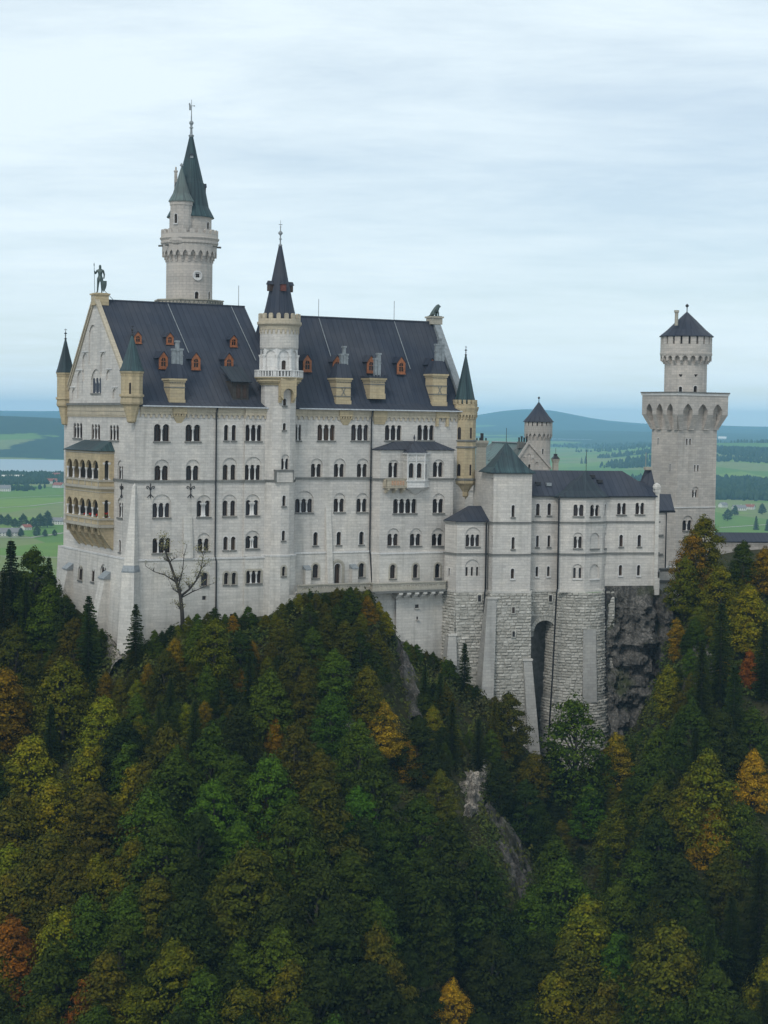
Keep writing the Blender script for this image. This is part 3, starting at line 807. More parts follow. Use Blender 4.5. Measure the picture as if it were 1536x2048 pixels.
# ---------------- chimneys rising from the wall face through the eaves
def chimney(xl, xr, yb_top, yb_bot, ycap, flues, ypoly, style, gable=None):
    y0_ = yA if xl < 500 else yD; yf = y0_ + .75
    x0 = fr.x_at(xl, yf, 780); x1 = fr.x_at(xr, yf, 780)
    zt = fr.z_at((xl + xr) / 2, yb_top, yf); zb = fr.z_at((xl + xr) / 2, yb_bot, yf)
    b = MB(); F = Facet(fr, (x0, yf), (x1, yf)); w = x1 - x0
    b.box(x0, x1, yf, yf + 2.6, zb - .25, zt - .35); b.box(x0 - .1, x1 + .1, yf - .12, yf + 2.6, zb - 1.2, zb - .25)
    b.box(x0 - .12, x1 + .12, yf - .12, yf + 2.72, zt - .62, zt - .3); b.box(x0 - .28, x1 + .28, yf - .28, yf + 2.9, zt - .3, zt)
    zm = (zt * .55 + zb * .45)
    co = PB.part(b, 'chimney', M['sand'])
    bd = MB(); bd.fbox(F, -.05, w + .05, zm - .09, zm + .07, -.1, 2.6)
    if style == 'double':
        z2 = zm - 1.5; bd.fbox(F, -.05, w + .05, z2 - .09, z2 + .07, -.1, 2.6)
        for k in (-1, 1):
            bd.hexa([F.P(w / 2 - .4 * k - .07, z2, -.06), F.P(w / 2 - .4 * k + .07, z2, -.06), F.P(w / 2 - .4 * k + .07, z2, .05), F.P(w / 2 - .4 * k - .07, z2, .05), F.P(w / 2 + .4 * k - .07, zm, -.06), F.P(w / 2 + .4 * k + .07, zm, -.06), F.P(w / 2 + .4 * k + .07, zm, .05), F.P(w / 2 + .4 * k - .07, zm, .05)])
    for k in range(9):
        a_ = w * (k + .5) / 9; bd.fbox(F, a_ - .07, a_ + .05, zt - .8, zt - .62, -.1, .05)
    PB.part(bd, 'band', M['ledge'], co)
    # corbel under the eaves
    cb = MB(); ze = zEave; Fb = F; F = Facet(fr, (x0 + .2, y0_ - .05), (x1 - .1, y0_ - .05)); w = F.len
    cb.fbox(F, -.05, w + .05, ze - 1.35, ze - .35, -.42, .3)
    if gable == 'point':
        for k in range(5): a_ = w * (k + .5) / 5; cb.fbox(F, a_ - .14, a_ + .14, ze - 1.75, ze - 1.35, -.34, .3)
        cb.hexa([F.P(w / 2 - .02, ze - 3.6, .25), F.P(w / 2 + .02, ze - 3.6, .25), F.P(w / 2 + .02, ze - 3.6, .32), F.P(w / 2 - .02, ze - 3.6, .32), F.P(.05, ze - 1.75, -.28), F.P(w - .05, ze - 1.75, -.28), F.P(w - .05, ze - 1.75, .32), F.P(.05, ze - 1.75, .32)])
    elif gable == 'block':
        cb.hexa([F.P(.3, ze - 2.7, -.05), F.P(w - .3, ze - 2.7, -.05), F.P(w - .3, ze - 2.7, .3), F.P(.3, ze - 2.7, .3), F.P(0, ze - 1.35, -.4), F.P(w, ze - 1.35, -.4), F.P(w, ze - 1.35, .3), F.P(0, ze - 1.35, .3)])
    else:
        for a_ in (.0, w - .5): cb.fbox(F, a_, a_ + .5, ze - 2.9, ze - 1.35, -.34, .3)
    PB.part(cb, 'corbel', M['sand'], co)
    # cap and flues
    zc = fr.z_at((xl + xr) / 2, ycap, yf + 1.2); cp = MB()
    if style == 'flat':
        cp.box(x0 - .35, x1 + .35, yf - .35, yf + 2.9, zt, zt + .28)
        for k in range(6): a_ = x0 - .2 + (w + .4) * k / 5.0; cp.box(a_ - .12, a_ + .12, yf - .3, yf, zt + .28, zt + .5)
        base = zt + .25
    else:
        i_ = .55
        cp.hexa([(x0 - .3, yf - .3, zt), (x1 + .3, yf - .3, zt), (x1 + .3, yf + 2.9, zt), (x0 - .3, yf + 2.9, zt), (x0 + i_, yf + .6, zc), (x1 - i_, yf + .6, zc), (x1 - i_, yf + 1.9, zc), (x0 + i_, yf + 1.9, zc)])
        base = zc - .1
    PB.part(cp, 'cap', M['roof'], co)
    for fx0, fx1, fy in flues:
        f_ = MB(); a_ = fr.x_at(fx0, yf + 1.2, fy); b_ = fr.x_at(fx1, yf + 1.2, fy); z_ = fr.z_at(fx0, fy, yf + 1.2)
        f_.box(a_, b_, yf + .9, yf + 1.5, base, z_ - .3); f_.box(a_ - .1, b_ + .1, yf + .8, yf + 1.6, z_ - .3, z_); f_.box(a_ - .07, b_ + .07, yf + .83, yf + 1.57, base + (z_ - base) * .55, base + (z_ - base) * .6)
        PB.part(f_, 'flue', M['zinc'], co)
chimney(339.5, 369.5, 757, 796, 728, ((344.5, 350.5, 697), (351.5, 357.5, 681), (358, 364.5, 697)), None, 'hip', 'point')
chimney(672.5, 701.5, 756, 798, 728, ((680.5, 685, 707.5), (686, 690.5, 692), (691, 695, 707.5)), None, 'double', 'point')
chimney(740, 769.5, 756, 784, 745, ((748.5, 753.5, 716), (754.5, 760.5, 706)), None, 'flat', 'block')
chimney(865.5, 893.5, 748, 801, 722, ((871, 876.5, 687.5), (877, 882, 676), (882.5, 887.5, 687.5)), None, 'double', 'feet')

# ---------------- drainpipes, iron wall ties, pilasters and buttresses
def pipe(pts, name='drainpipe', B=PB, r=.13):
    m_ = MB(); m_.tube(pts, r, 7); return B.part(m_, name, M['iron'], None, True)
xp = fr.x_at(432, yA - .25, 900); zf = fr.z_at(436, 1242, yA - .6)
pipe([(xp, yA - .75, zEave - .2), (xp, yA - .3, zEave - 1.6), (xp, yA - .3, zBand + .3), (xp + .1, yA - .65, zBand - .6), (xp + .1, yA - .65, zf)])
xp = fr.x_at(742, yD - .25, 900); zf = fr.z_at(742, 1168, yD - .6)
pipe([(xp, yD - .75, zEave - .2), (xp - .1, yD - .5, zEave - 1.6), (xp, yD - .3, zEave - 2.6), (xp - .05, yD - .35, zBandD + .3), (xp - .1, yD - .7, zBandD - .6), (xp + .3, yD - .75, zf)])
for F, x, y in ((FA, 300.5, 982), (FA, 381, 982), (FG, 244, 982)):
    s_, z_ = F.inv(x, y); m_ = MB(); d_ = -.1
    m_.tube([F.P(s_, z_ + 1.25, d_), F.P(s_, z_ - 1.2, d_)], .07, 6)
    for k in (-1, 1):
        m_.tube([F.P(s_ + k * q * 1.0, z_ + zz_, d_) for q, zz_ in ((0, .2), (.35, .75), (.62, .82), (.72, .55), (.55, .38), (.42, .5))], .06, 5)
        m_.tube([F.P(s_, z_ - .5, d_), F.P(s_ + k * .55, z_ - 1.05, d_)], .06, 5)
    m_.tube([F.P(s_ - .16, z_ + .3, d_ - .02), F.P(s_ + .16, z_ + .3, d_ - .02)], .12, 6)
    PB.part(m_, 'wall_tie', M['iron'])
bt = MB()
a_, zt = FD.inv(651, 1013); b_, zb = FD.inv(661, 1013); zb = FD.inv(656, 1103)[1]
bt.hexa([FD.P(a_, zb, -.75), FD.P(b_ + .1, zb, -.75), FD.P(b_ + .1, zb, .1), FD.P(a_, zb, .1), FD.P(a_, zt, -.12), FD.P(b_, zt, -.12), FD.P(b_, zt, .1), FD.P(a_, zt, .1)])
zf = fr.z_at(656, 1185, yD - 1)
bt.hexa([FD.P(a_ + .1, zf, -1.25), FD.P(b_ + .2, zf, -1.25), FD.P(b_ + .2, zf, .1), FD.P(a_ + .1, zf, .1), FD.P(a_, zb, -.75), FD.P(b_ + .1, zb, -.75), FD.P(b_ + .1, zb, .1), FD.P(a_, zb, .1)])
PB.part(bt, 'buttress', M['stone_low'])
bt = MB(); a_, zt = FA.inv(366.5, 1033); b_, _ = FA.inv(383.5, 1033); zb = zBand
bt.hexa([FA.P(a_, zb, -.7), FA.P(b_, zb, -.7), FA.P(b_, zb, .1), FA.P(a_, zb, .1), FA.P(a_, zt, -.15), FA.P(b_, zt, -.15), FA.P(b_, zt, .1), FA.P(a_, zt, .1)])
PB.part(bt, 'buttress', M['stone_low'])
def stub(F, xl, xr, yt, yc, yb, proj=1.0):
    a_, z0 = F.inv(xl, yc); b_, _ = F.inv(xr, yc); z1 = F.inv(xl, yt)[1]; zb = F.inv(xl, yb)[1]
    m_ = MB(); m_.fbox(F, a_, b_, zb, z0, -proj, .1); o_ = PB.part(m_, 'buttress', M['stone_low'])
    c_ = MB(); c_.hexa([F.P(a_ - .1, z0, -proj - .12), F.P(b_ + .1, z0, -proj - .12), F.P(b_ + .1, z0, .1), F.P(a_ - .1, z0, .1), F.P(a_ - .1, z0 + .15, -proj - .12), F.P(b_ + .1, z0 + .15, -proj - .12), F.P(b_ + .1, z1, .1), F.P(a_ - .1, z1, .1)])
    PB.part(c_, 'cap', M['zinc'], o_)
stub(FDl, 606, 617, 1130, 1139, 1172); stub(FDl, 699.5, 710.5, 1127.5, 1137, 1170)
# diagonal buttress on the corner between gable end and front
zt = fr.z_at(268, 972, 0); z1 = fr.z_at(258, 1141, -1); z2 = fr.z_at(250, 1330, -1.5)
def diag(levels):
    m_ = MB(); n = len(levels)
    for cx_, cy_, h, z in levels: m_.v += [(cx_ - h, cy_, z), (cx_, cy_ - h, z), (cx_ + h, cy_, z), (cx_, cy_ + h, z)]
    fs = [(j * 4 + i, j * 4 + (i + 1) % 4, j * 4 + 4 + (i + 1) % 4, j * 4 + 4 + i) for j in range(n - 1) for i in range(4)] + [(3, 2, 1, 0), tuple(4 * (n - 1) + i for i in range(4))]
    m_.f += fs; m_.mi += [0] * len(fs); return m_
ob = PB.part(diag([(-.75, -.45, 1.35, z1 - .1), (-.1, -.05, .35, zt), (0, 0, .03, zt + .5)]), 'buttress', M['stone_low'])
PB.part(diag([(-.85, -.6, 1.62, z1 - .3), (-.85, -.6, 1.62, z1 - .05), (-.75, -.45, 1.3, z1 + .8)]), 'cap', M['zinc'], ob)
PB.part(diag([(-1.5, -1.0, 2.3, z2 - 4), (-1.35, -.95, 2.1, z2), (-.85, -.6, 1.5, z1 - .3)]), 'foot', M['stone_low'], ob)
# the two sloping buttresses on the gable end
for x0, x1, yt, yc, yb in ((139, 148, 1129, 1137, 1225), (211.5, 222.5, 1146, 1156, 1262)):
    F = FGl; a_, z0 = F.inv(x0, yc); b_, _ = F.inv(x1, yc); b_ = max(b_, a_ + 1.3); z1 = F.inv(x0, yt)[1]; zb = F.inv(x0, yb)[1]
    m_ = MB(); m_.hexa([F.P(a_ - .3, zb - 3, -2.6), F.P(b_ - .2, zb - 3, -2.6), F.P(b_ - .2, zb - 3, .1), F.P(a_ - .3, zb - 3, .1), F.P(a_, z0, -1.0), F.P(b_, z0, -1.0), F.P(b_, z0, .1), F.P(a_, z0, .1)])
    o_ = PB.part(m_, 'buttress', M['stone_low'])
    c_ = MB(); c_.hexa([F.P(a_ - .15, z0, -1.2), F.P(b_ + .15, z0, -1.2), F.P(b_ + .15, z0, .1), F.P(a_ - .15, z0, .1), F.P(a_ - .15, z0 + .2, -1.2), F.P(b_ + .15, z0 + .2, -1.2), F.P(b_ + .15, z1 + .5, .1), F.P(a_ - .15, z1 + .5, .1)])
    PB.part(c_, 'cap', M['zinc'], o_)
# ------------------------------------------------------------------ stair turret on the palace front
def ring_window(B, mb, facets, xl, xr, yt, yb, **k):
    """opening in whichever facet of a ring the middle of the picture box falls on"""
    xm, ym = (xl + xr) / 2, (yt + yb) / 2
    for F in facets:
        if F.front():
            u, _ = F.inv(xm, ym)
            if 0 <= u <= F.len:
                return window(B, mb, F, xl, xr, yt, yb, **k)
def ring_facets(fr_, cx, cy, r, n, z0, z1, ph=0.0, batter=0.0):
    p = ring_pts(cx, cy, r, n, ph)
    return [Facet(fr_, p[i], p[(i + 1) % n], z0, z1, batter) for i in range(n)]
cyT = .55
cxT = fx(562.5, cyT - 1.5)
mpp = (fr.ray(562, 900) * 1).length and 307.0 / FPX
rS = 35.5 * mpp                                               # shaft radius
rU = 40.5 * mpp
tz = lambda y: fr.z_at(560, y, cyT - 2.6)
NT_ = 12; phT = -PI / 2 - PI / NT_                           # one wide facet faces straight out
zB = tz(1110)
st = MB()
FS = ring_facets(fr, cxT, cyT, rS / math.cos(PI / NT_) * .985, NT_, zB, tz(752), phT)
FSl = ring_facets(fr, cxT, cyT, rS / math.cos(PI / NT_) * .985 + .3, NT_, zBase, zB, phT)
kw = dict(depth=.5)
shaft0 = MB()
ring_window(PB, shaft0, FS, 566, 572.5, 797, 811, **kw); ring_window(PB, shaft0, FS, 565.5, 572, 846, 860, **kw)
ring_window(PB, shaft0, FS, 559, 578, 917, 939, n=2, relief=908.7, sill=False, **kw)
ring_window(PB, shaft0, FS, 564.5, 571.5, 991, 1012, **kw); ring_window(PB, shaft0, FS, 563.5, 570.5, 1061, 1081, **kw)
ring_window(PB, shaft0, FSl, 564, 571, 1133, 1152, surround=True, **kw)
for F in FS: shaft0.panel(F)
tur = PB.part(shaft0, 'stair_turret', M['stone'])
lo = MB()
for F in FSl: lo.panel(F)
PB.part(lo, 'turret_base', M['stone_low'], tur)
t_ = MB(); t_.lathe(cxT, cyT, [(rS + .45, zB - .25), (rS + .5, zB), (rS, zB + .05)], NT_, phT); PB.part(t_, 'ledge', M['trim'], tur)
FF = [F for F in FS if F.front() and 0 <= F.inv(568, 930)[0] <= F.len][0]
t_ = MB(); a_, b_ = FF.inv(551.5, 950)[0], FF.inv(584.5, 950)[0]; z0, z1 = FF.inv(568, 962)[1], FF.inv(568, 943)[1]
t_.fbox(FF, a_, b_, z0 - .2, z1, -.3, .8); so_ = PB.part(t_, 'apron', M['stone'], tur)
t_ = MB(); t_.fbox(FF, a_ - .12, b_ + .12, z1, z1 + .3, -.45, .6); zs0 = z0
for q0, q1 in ((a_ - .12, a_), (b_, b_ + .12)): t_.fbox(FF, q0, q1, z0 - .2, z1, -.4, .4)
t_.lathe(cxT, cyT, [(rS + .16, z0 - .2), (rS + .24, z0 + .15), (rS, z0 + .2)], NT_, phT)
PB.part(t_, 'string_course', M['ledge'], tur)
# sandstone corbelled box above the top window
t_ = MB(); a_, b_ = FF.inv(557, 780)[0], FF.inv(588, 780)[0]; zt = tz(754); zm = tz(781); zb = tz(800)
oo, _, _ = arch(a_ + .5, b_ - .5, zb, tz(777), 1, k=8)
ol = [(a_, zb + .6), (a_ + .5, zb)] + [p for p in reversed(oo[2:])][::1] + [(b_ - .5, zb), (b_, zb + .6), (b_, zt), (a_, zt)]
t_.prism(FF, ol, -.95, .05)
for k in (0, 1):
    q = a_ if k == 0 else b_ - .5
    for j in range(3): t_.fbox(FF, q + .02, q + .48, zb - .45 + j * .3, zb - .15 + j * .3, -.35 - .2 * j, .1)
PB.part(t_, 'corbel_box', M['sand'], tur)
# ring corbels, balcony, upper drum with blind arcade, battlements, spire
t_ = MB(); rB = 49.5 * mpp
prof = [(rS, tz(771)), (rS + .25, tz(770)), (rS + .25, tz(767)), (rS + .55, tz(766.5)), (rS + .55, tz(763.5)), (rS + .85, tz(763)), (rS + .85, tz(759.5)), (rB - .25, tz(759)), (rB, tz(756)), (rB, tz(754)), (rU - .2, tz(753.9))]
t_.lathe(cxT, cyT, prof, 32); PB.part(t_, 'balcony_corbel', M['sand'], tur)
t_ = MB(); t_.lathe(cxT, cyT, [(rB - .3, tz(742)), (rB + .06, tz(742)), (rB + .06, tz(740)), (rB - .3, tz(740))], 32)
t_.lathe(cxT, cyT, [(rB - .3, tz(754)), (rB + .02, tz(754)), (rB + .02, tz(752.4)), (rB - .3, tz(752.4))], 32)
for k in range(46):
    a = 2 * PI * k / 46; w_ = .12 if k % 6 else .3
    c_, s_ = math.cos(a), math.sin(a); r0, r1 = rB - .22, rB - .0
    q = [(cxT + r * c_ - t * s_, cyT + r * s_ + t * c_) for r, t in ((r0, -w_), (r1, -w_), (r1, w_), (r0, w_))]
    t_.hexa([(x, y, tz(752.6)) for x, y in q] + [(x, y, tz(741.6)) for x, y in q])
PB.part(t_, 'balustrade', M['trim'], tur)
NU = 16; phU = -PI / 2 - PI / NU
FU = ring_facets(fr, cxT, cyT, rU * .94, 8, tz(754), tz(696), -PI / 2 - PI / 8 - .18)
dr = MB()
for i, F in enumerate(FU):
    o_, _, _ = arch(F.len * .14, F.len * .86, tz(739.5) - .0, tz(700), 1, k=10)
    if F.front() and 0 < F.inv(568, 730)[0] < F.len:
        a_, b_ = F.inv(564, 730)[0], F.inv(573, 730)[0]; d_, _, _ = arch(a_, b_, tz(739), tz(720), 1)
        dr.tess(F, o_, [d_], .25); dr.reveal(F, d_, .25, .8); dr.poly([F.P(a_, tz(740), .78), F.P(b_, tz(740), .78), F.P(b_, tz(720), .78), F.P(a_, tz(720), .78)])
    else: dr.tess(F, o_, [], .25)
    F.holes.append((o_, .25)); dr.panel(F)
dr_o = PB.part(dr, 'drum', M['trim'], tur)
for F in FU:
    if F.front():
        c_ = MB()
        for q in (.05, F.len - .05):
            p = F.P(q, 0, .0); c_.lathe(p[0], p[1], [(.3, tz(740)), (.2, tz(738)), (.18, tz(716)), (.34, tz(711)), (.34, tz(709))], 8)
        PB.part(c_, 'colonnette', M['trim'], tur)
F = [F for F in FU if F.front() and 0 < F.inv(568, 730)[0] < F.len][0]
g = MB(); g.poly([F.P(F.inv(564, 730)[0], tz(740), .74), F.P(F.inv(573, 730)[0], tz(740), .74), F.P(F.inv(573, 730)[0], tz(721), .74), F.P(F.inv(564, 730)[0], tz(721), .74)]); PB.part(g, 'doorway', M['glass'], tur)
t_ = MB(); t_.lathe(cxT, cyT, [(rU * .95, tz(697)), (rU * .97, tz(694)), (rU * .965, tz(652))], 32); PB.part(t_, 'drum_wall', M['stone'], tur)
t_ = MB(); machicolation(t_, fr, cxT, cyT, rU * .96, rU * 1.0, tz(668), tz(655), 26, 0, False, 2, .42)
t_.lathe(cxT, cyT, [(rU * 1.0, tz(656)), (rU * 1.02, tz(652)), (rU * 1.12, tz(648)), (rU * 1.12, tz(643)), (rU * .9, tz(642.5))], 32)
t_.lathe(cxT, cyT, [(rU * .98, tz(643)), (rU * 1.06, tz(643)), (rU * 1.06, tz(637)), (rU * .95, tz(637))], 32)
merlons(t_, cxT, cyT, rU * 1.06, tz(637.5), tz(626), 16, .45, .5, .1); PB.part(t_, 'battlement', M['cream'], tur)
sp = MB(); zA, zT = tz(634), tz(487)
sp.lathe(cxT, cyT, [(rU * .86, zA - .6), (rU * .84, zA), (rU * .70, zA + (zT - zA) * .16), (rU * .42, zA + (zT - zA) * .52), (.25, zT)], 16)
spo = PB.part(sp, 'spire', M['roof'], tur)
f_ = MB(); finial(f_, cxT, cyT, zT, tz(436), .3); PB.part(f_, 'finial', M['zinc'], spo, True)
def spire_dormer(cx, cy, ang, r, z, w, h, par, B, mat='bar'):
    m_ = MB(); ca, sa = math.cos(ang), math.sin(ang)
    def q(rr, t): return (cx + rr * ca - t * sa, cy + rr * sa + t * ca)
    m_.hexa([(*q(r - 1.2, -w), z), (*q(r + .1, -w), z), (*q(r + .1, w), z), (*q(r - 1.2, w), z), (*q(r - 1.2, -w), z + h), (*q(r + .1, -w), z + h), (*q(r + .1, w), z + h), (*q(r - 1.2, w), z + h)])
    o_ = B.part(m_, 'spire_dormer', M[mat], par)
    m_ = MB(); e_ = w + .14
    m_.add([(*q(r - 1.6, -e_), z + h), (*q(r + .25, -e_), z + h), (*q(r + .25, e_), z + h), (*q(r - 1.6, e_), z + h), (*q(r - 1.6, 0), z + h + w * 1.5), (*q(r + .25, 0), z + h + w * 1.5)], [(0, 1, 5, 4), (3, 4, 5, 2), (1, 2, 5), (0, 4, 3), (0, 3, 2, 1)])
    B.part(m_, 'dormer_roof', M['roof'], o_)
for a, mt in ((-PI / 2 - .15, 'oxblood'), (.05, 'bar'), (PI + .15, 'bar'), (PI / 2, 'bar')): spire_dormer(cxT, cyT, a, rU * .66, tz(581), .42, 1.1, spo, PB, mt)

# ------------------------------------------------------------------ small turrets at the corners of the gable end
def corner_turret(px0, px1, yc_off, ytop, ywall, ybase, ycorb, yapex, yfin, cy, win_px=None):
    r = None
    cx_px = (px0 + px1) / 2
    cx = fr.x_at(cx_px, cy, 780)
    Y = (Matrix.Rotation(TH, 3, 'Z') @ Vector((cx, cy, 0)) + fr.o).y
    mp = Y / FPX; r = (px1 - px0) / 2 * mp
    Z = lambda y: at(cx_px, y, Y - r).z
    m_ = MB(); n = 8; ph = PI / 8
    R = r / math.cos(PI / 8) * .97
    FSx = ring_facets(fr, cx, cy, R, n, Z(ywall), Z(ytop), ph)
    if win_px:
        for (a, b, t, bo) in win_px: ring_window(PB, m_, FSx, a, b, t, bo, depth=.16, sill=False, rim=0)
    for F in FSx: m_.panel(F)
    o_ = PB.part(m_, 'corner_turret', M['sand'])
    m_ = MB()
    m_.lathe(cx, cy, [(R * .25, Z(ycorb)), (R * .42, Z(ycorb) + .2), (R * .5, Z(ycorb) + 1.0), (R * .8, Z(ybase) - .3), (R * 1.0, Z(ybase)), (R * 1.05, Z(ybase) + .3), (R * 1.0, Z(ywall) - .3), (R * 1.14, Z(ywall) - .25), (R * 1.14, Z(ywall) + .1), (R, Z(ywall) + .15)], n, ph)
    PB.part(m_, 'corbel', M['sand'], o_)
    m_ = MB()
    for F in FSx:
        for k in range(4): m_.fbox(F, F.len * (k + .2) / 4, F.len * (k + .7) / 4, Z(ytop) - .75, Z(ytop) - .45, -.1, .05)
    m_.lathe(cx, cy, [(R * 1.02, Z(ytop) - .45), (R * 1.12, Z(ytop) - .2), (R * 1.12, Z(ytop))], n, ph); PB.part(m_, 'cornice', M['sand'], o_)
    m_ = MB(); za, zt = Z(ytop), Z(yapex)
    m_.lathe(cx, cy, [(R * 1.17, za), (R * .98, za + (zt - za) * .12), (R * .5, za + (zt - za) * .56), (.1, zt)], n, ph)
    ro_ = PB.part(m_, 'spire', M['copper'], o_)
    m_ = MB(); finial(m_, cx, cy, zt, Z(yfin), .2); PB.part(m_, 'finial', M['iron'], ro_, True)
    return o_, cx, cy, R, Z
ct, *_ = corner_turret(243, 284, 0, 742, 790, 808, 846, 668, 648, .25, [(258, 265.5, 765, 788)])
# corbel arms under the near turret
corner_turret(115, 146, 0, 745, 796, 812, 850, 676, 655, WD - 1.2, None)

# ------------------------------------------------------------------ octagonal sandstone turret at the right end of the front
cyR = yD + .6; cxR = fr.x_at(928.5, cyR, 900)
YR = (Matrix.Rotation(TH, 3, 'Z') @ Vector((cxR, cyR, 0)) + fr.o).y; rR = 21.5 * YR / FPX
Zr = lambda y: at(928, y, YR - rR).z
m_ = MB(); RR = rR * 1.04
FO = ring_facets(fr, cxR, cyR, RR, 8, Zr(960), Zr(818), PI / 8 - .12)
for a, b, t, bo in ((915.2, 922, 854, 879), (914.2, 921, 928, 952)):
    ring_window(PB, m_, FO, a, b, t, bo, depth=.16, sill=False, rim=0)
for a, b, t, bo in ((940, 943.5, 855, 877), (939, 942.5, 929, 951)): ring_window(PB, m_, FO, a, b, t, bo, depth=.1, sill=False, rim=0)
for F in FO: m_.panel(F)
oct_ = PB.part(m_, 'corner_turret', M['sand'])
m_ = MB()
for y0, y1, e_ in ((896, 893.5, .22), (883, 880.5, .2), (961, 958, .28)): m_ = MB(); m_.lathe(cxR, cyR, [(RR, Zr(y0) - .05), (RR + e_, Zr(y0)), (RR + e_, Zr(y1)), (RR, Zr(y1) + .1)], 8, PI / 8 - .12); PB.part(m_, 'string_course', M['ledge'], oct_)
m_ = MB(); m_.lathe(cxR, cyR, [(.3, Zr(1000)), (.9, Zr(992)), (RR * .45, Zr(984)), (RR * .8, Zr(972)), (RR * 1.08, Zr(967)), (RR * 1.1, Zr(962)), (RR, Zr(960))], 8, PI / 8 - .12); PB.part(m_, 'corbel', M['sand'], oct_)
m_ = MB(); machicolation(m_, fr, cxR, cyR, RR, RR + .25, Zr(838), Zr(825), 24, 0, False, 2, .4)
m_.lathe(cxR, cyR, [(RR + .2, Zr(826)), (RR + .3, Zr(822)), (RR * 1.24, Zr(816)), (RR * 1.24, Zr(813.5)), (RR, Zr(813))], 8, PI / 8 - .12)
m_.lathe(cxR, cyR, [(RR * .95, Zr(814)), (RR * 1.12, Zr(814)), (RR * 1.12, Zr(808)), (RR * .95, Zr(808))], 8, PI / 8 - .12)
merlons(m_, cxR, cyR, RR * 1.1, Zr(808.5), Zr(799.5), 16, .4, .6, 0, False); PB.part(m_, 'battlement', M['sand'], oct_)
m_ = MB(); za, zt = Zr(806), Zr(708)
m_.lathe(cxR, cyR, [(RR * .98, za), (RR * .82, za + (zt - za) * .14), (RR * .42, za + (zt - za) * .58), (.1, zt)], 8, PI / 8 - .12); so2 = PB.part(m_, 'spire', M['copper'], oct_)
m_ = MB(); finial(m_, cxR, cyR, zt, Zr(690), .18); PB.part(m_, 'finial', M['iron'], so2, True)

# ------------------------------------------------------------------ two-storey sandstone loggia on the gable end
ys = fr.y_at(228, 0.0, 950); FSd = Facet(fr, (-9, ys), (0, ys)); sx = FSd.inv(199.5, 950)[0]; xl = sx - 9
yl = fr.y_at(131, xl, 950)
Zl = lambda y, px=199: fr.z_x(px, y, xl)
zt = Zl(902); zb = Zl(1053)
FLf = Facet(fr, (xl, yl), (xl, ys), zb, zt); FLs = Facet(fr, (xl, ys), (0, ys), zb, zt); FLb = Facet(fr, (0, yl), (xl, yl), zb, zt)
lg = MB(); cols = []
for k, (yt_, yb_) in enumerate(((921, 960), (1000, 1036))):
    za, zc = Zl(yb_), Zl(yt_)
    n = 5; m0 = .75; wtot = FLf.len - 2 * m0
    o_, zsp, w_ = arch(m0, FLf.len - m0, za, zc, 5, .42)
    FLf.holes.append((o_, .45))
    for i in range(6):
        s_ = m0 + i * (w_ + .42) - .21
        cols.append((FLf, min(max(s_, m0 + .1), FLf.len - m0 - .1), za, zsp))
    s0, s1 = FLs.len * .34, FLs.len * .66
    o_, zsp, w_ = arch(s0, s1, za, zc, 1); FLs.holes.append((o_, .45)); cols += [(FLs, s0 - .12, za, zsp), (FLs, s1 + .12, za, zsp)]
lg.panel(FLf); lg.panel(FLs); lg.panel(FLb)
for z in (Zl(962), Zl(1038)): lg.box(xl + .1, .0, ys + .1, yl - .1, z - .4, z - .2)
lg.box(xl + .1, 0, ys + .1, yl - .1, zt - .3, zt - .1)
lob = PB.part(lg, 'loggia', M['sand'])
for F, s_, z0, z1 in cols: shaft(PB, F, s_, z0, z1, .18, .2, lob)
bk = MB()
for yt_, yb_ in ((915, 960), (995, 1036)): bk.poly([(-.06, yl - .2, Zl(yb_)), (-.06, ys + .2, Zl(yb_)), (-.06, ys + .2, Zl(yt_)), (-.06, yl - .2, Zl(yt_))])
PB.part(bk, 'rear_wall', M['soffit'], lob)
md = MB(); P3 = [(0, yl), (xl, yl), (xl, ys), (0, ys)]
for y, h, e_ in ((962, .3, .14), (976, .45, .28), (1039, .3, .14), (1053, .5, .32), (985, .12, .08), (906, .2, .1)): md.band(fr, P3, Zl(y) - h / 2, Zl(y) + h / 2, e_)
for za, zc in ((Zl(974), Zl(964)), (Zl(1050), Zl(1041))):
    for k in range(6):
        s_ = .4 + (FLf.len - 1.1) * k / 5; md.fbox(FLf, s_, s_ + .3, za, zc, -.09, .05)
PB.part(md, 'moulding', M['sandlow'], lob)
# corbels carrying it: quarter brackets and little vaults between
cb = MB(); zc1 = Zl(1052); zc0 = fr.z_x(222, 1100, 0.0)
nB = 6
for k in range(nB):
    s_ = .15 + (FLf.len - .9) * k / (nB - 1)
    for j in range(5):
        f0, f1 = j / 5, (j + 1) / 5
        ra = -xl * (1 - math.sqrt(max(0, 1 - f0 ** 2)) * 0 - (1 - f0) ** 1.5) ; rb = -xl * (1 - (1 - f1) ** 1.5)
        z0, z1 = zc0 + (zc1 - zc0) * f0, zc0 + (zc1 - zc0) * f1
        y_ = ys + (FLf.len - s_)
        cb.hexa([(-ra - .05, y_ - .6, z0), (.1, y_ - .6, z0), (.1, y_, z0), (-ra - .05, y_, z0), (-rb, y_ - .6, z1), (.1, y_ - .6, z1), (.1, y_, z1), (-rb, y_, z1)])
cb.poly([(xl, ys, zc1), (0, ys, zc1), (0, ys, zc0), (-1.1, ys, zc0 + (zc1 - zc0) * .5)])
w_ = (FLf.len - .9) / (nB - 1)
for k in range(nB - 1):
    s0 = .15 + w_ * k + .6; o_, _, _ = arch(s0 - .0, s0 + w_ - .6, zc1 - 2.0, zc1 - .25, 1)
    top = [(s0 - .02, zc1), (s0 - .02, zc1 - 1.5)] + list(reversed(o_[2:])) + [(s0 + w_ - .58, zc1 - 1.5), (s0 + w_ - .58, zc1)]
    cb.prism(FLf, list(reversed(top)), .02, .4)
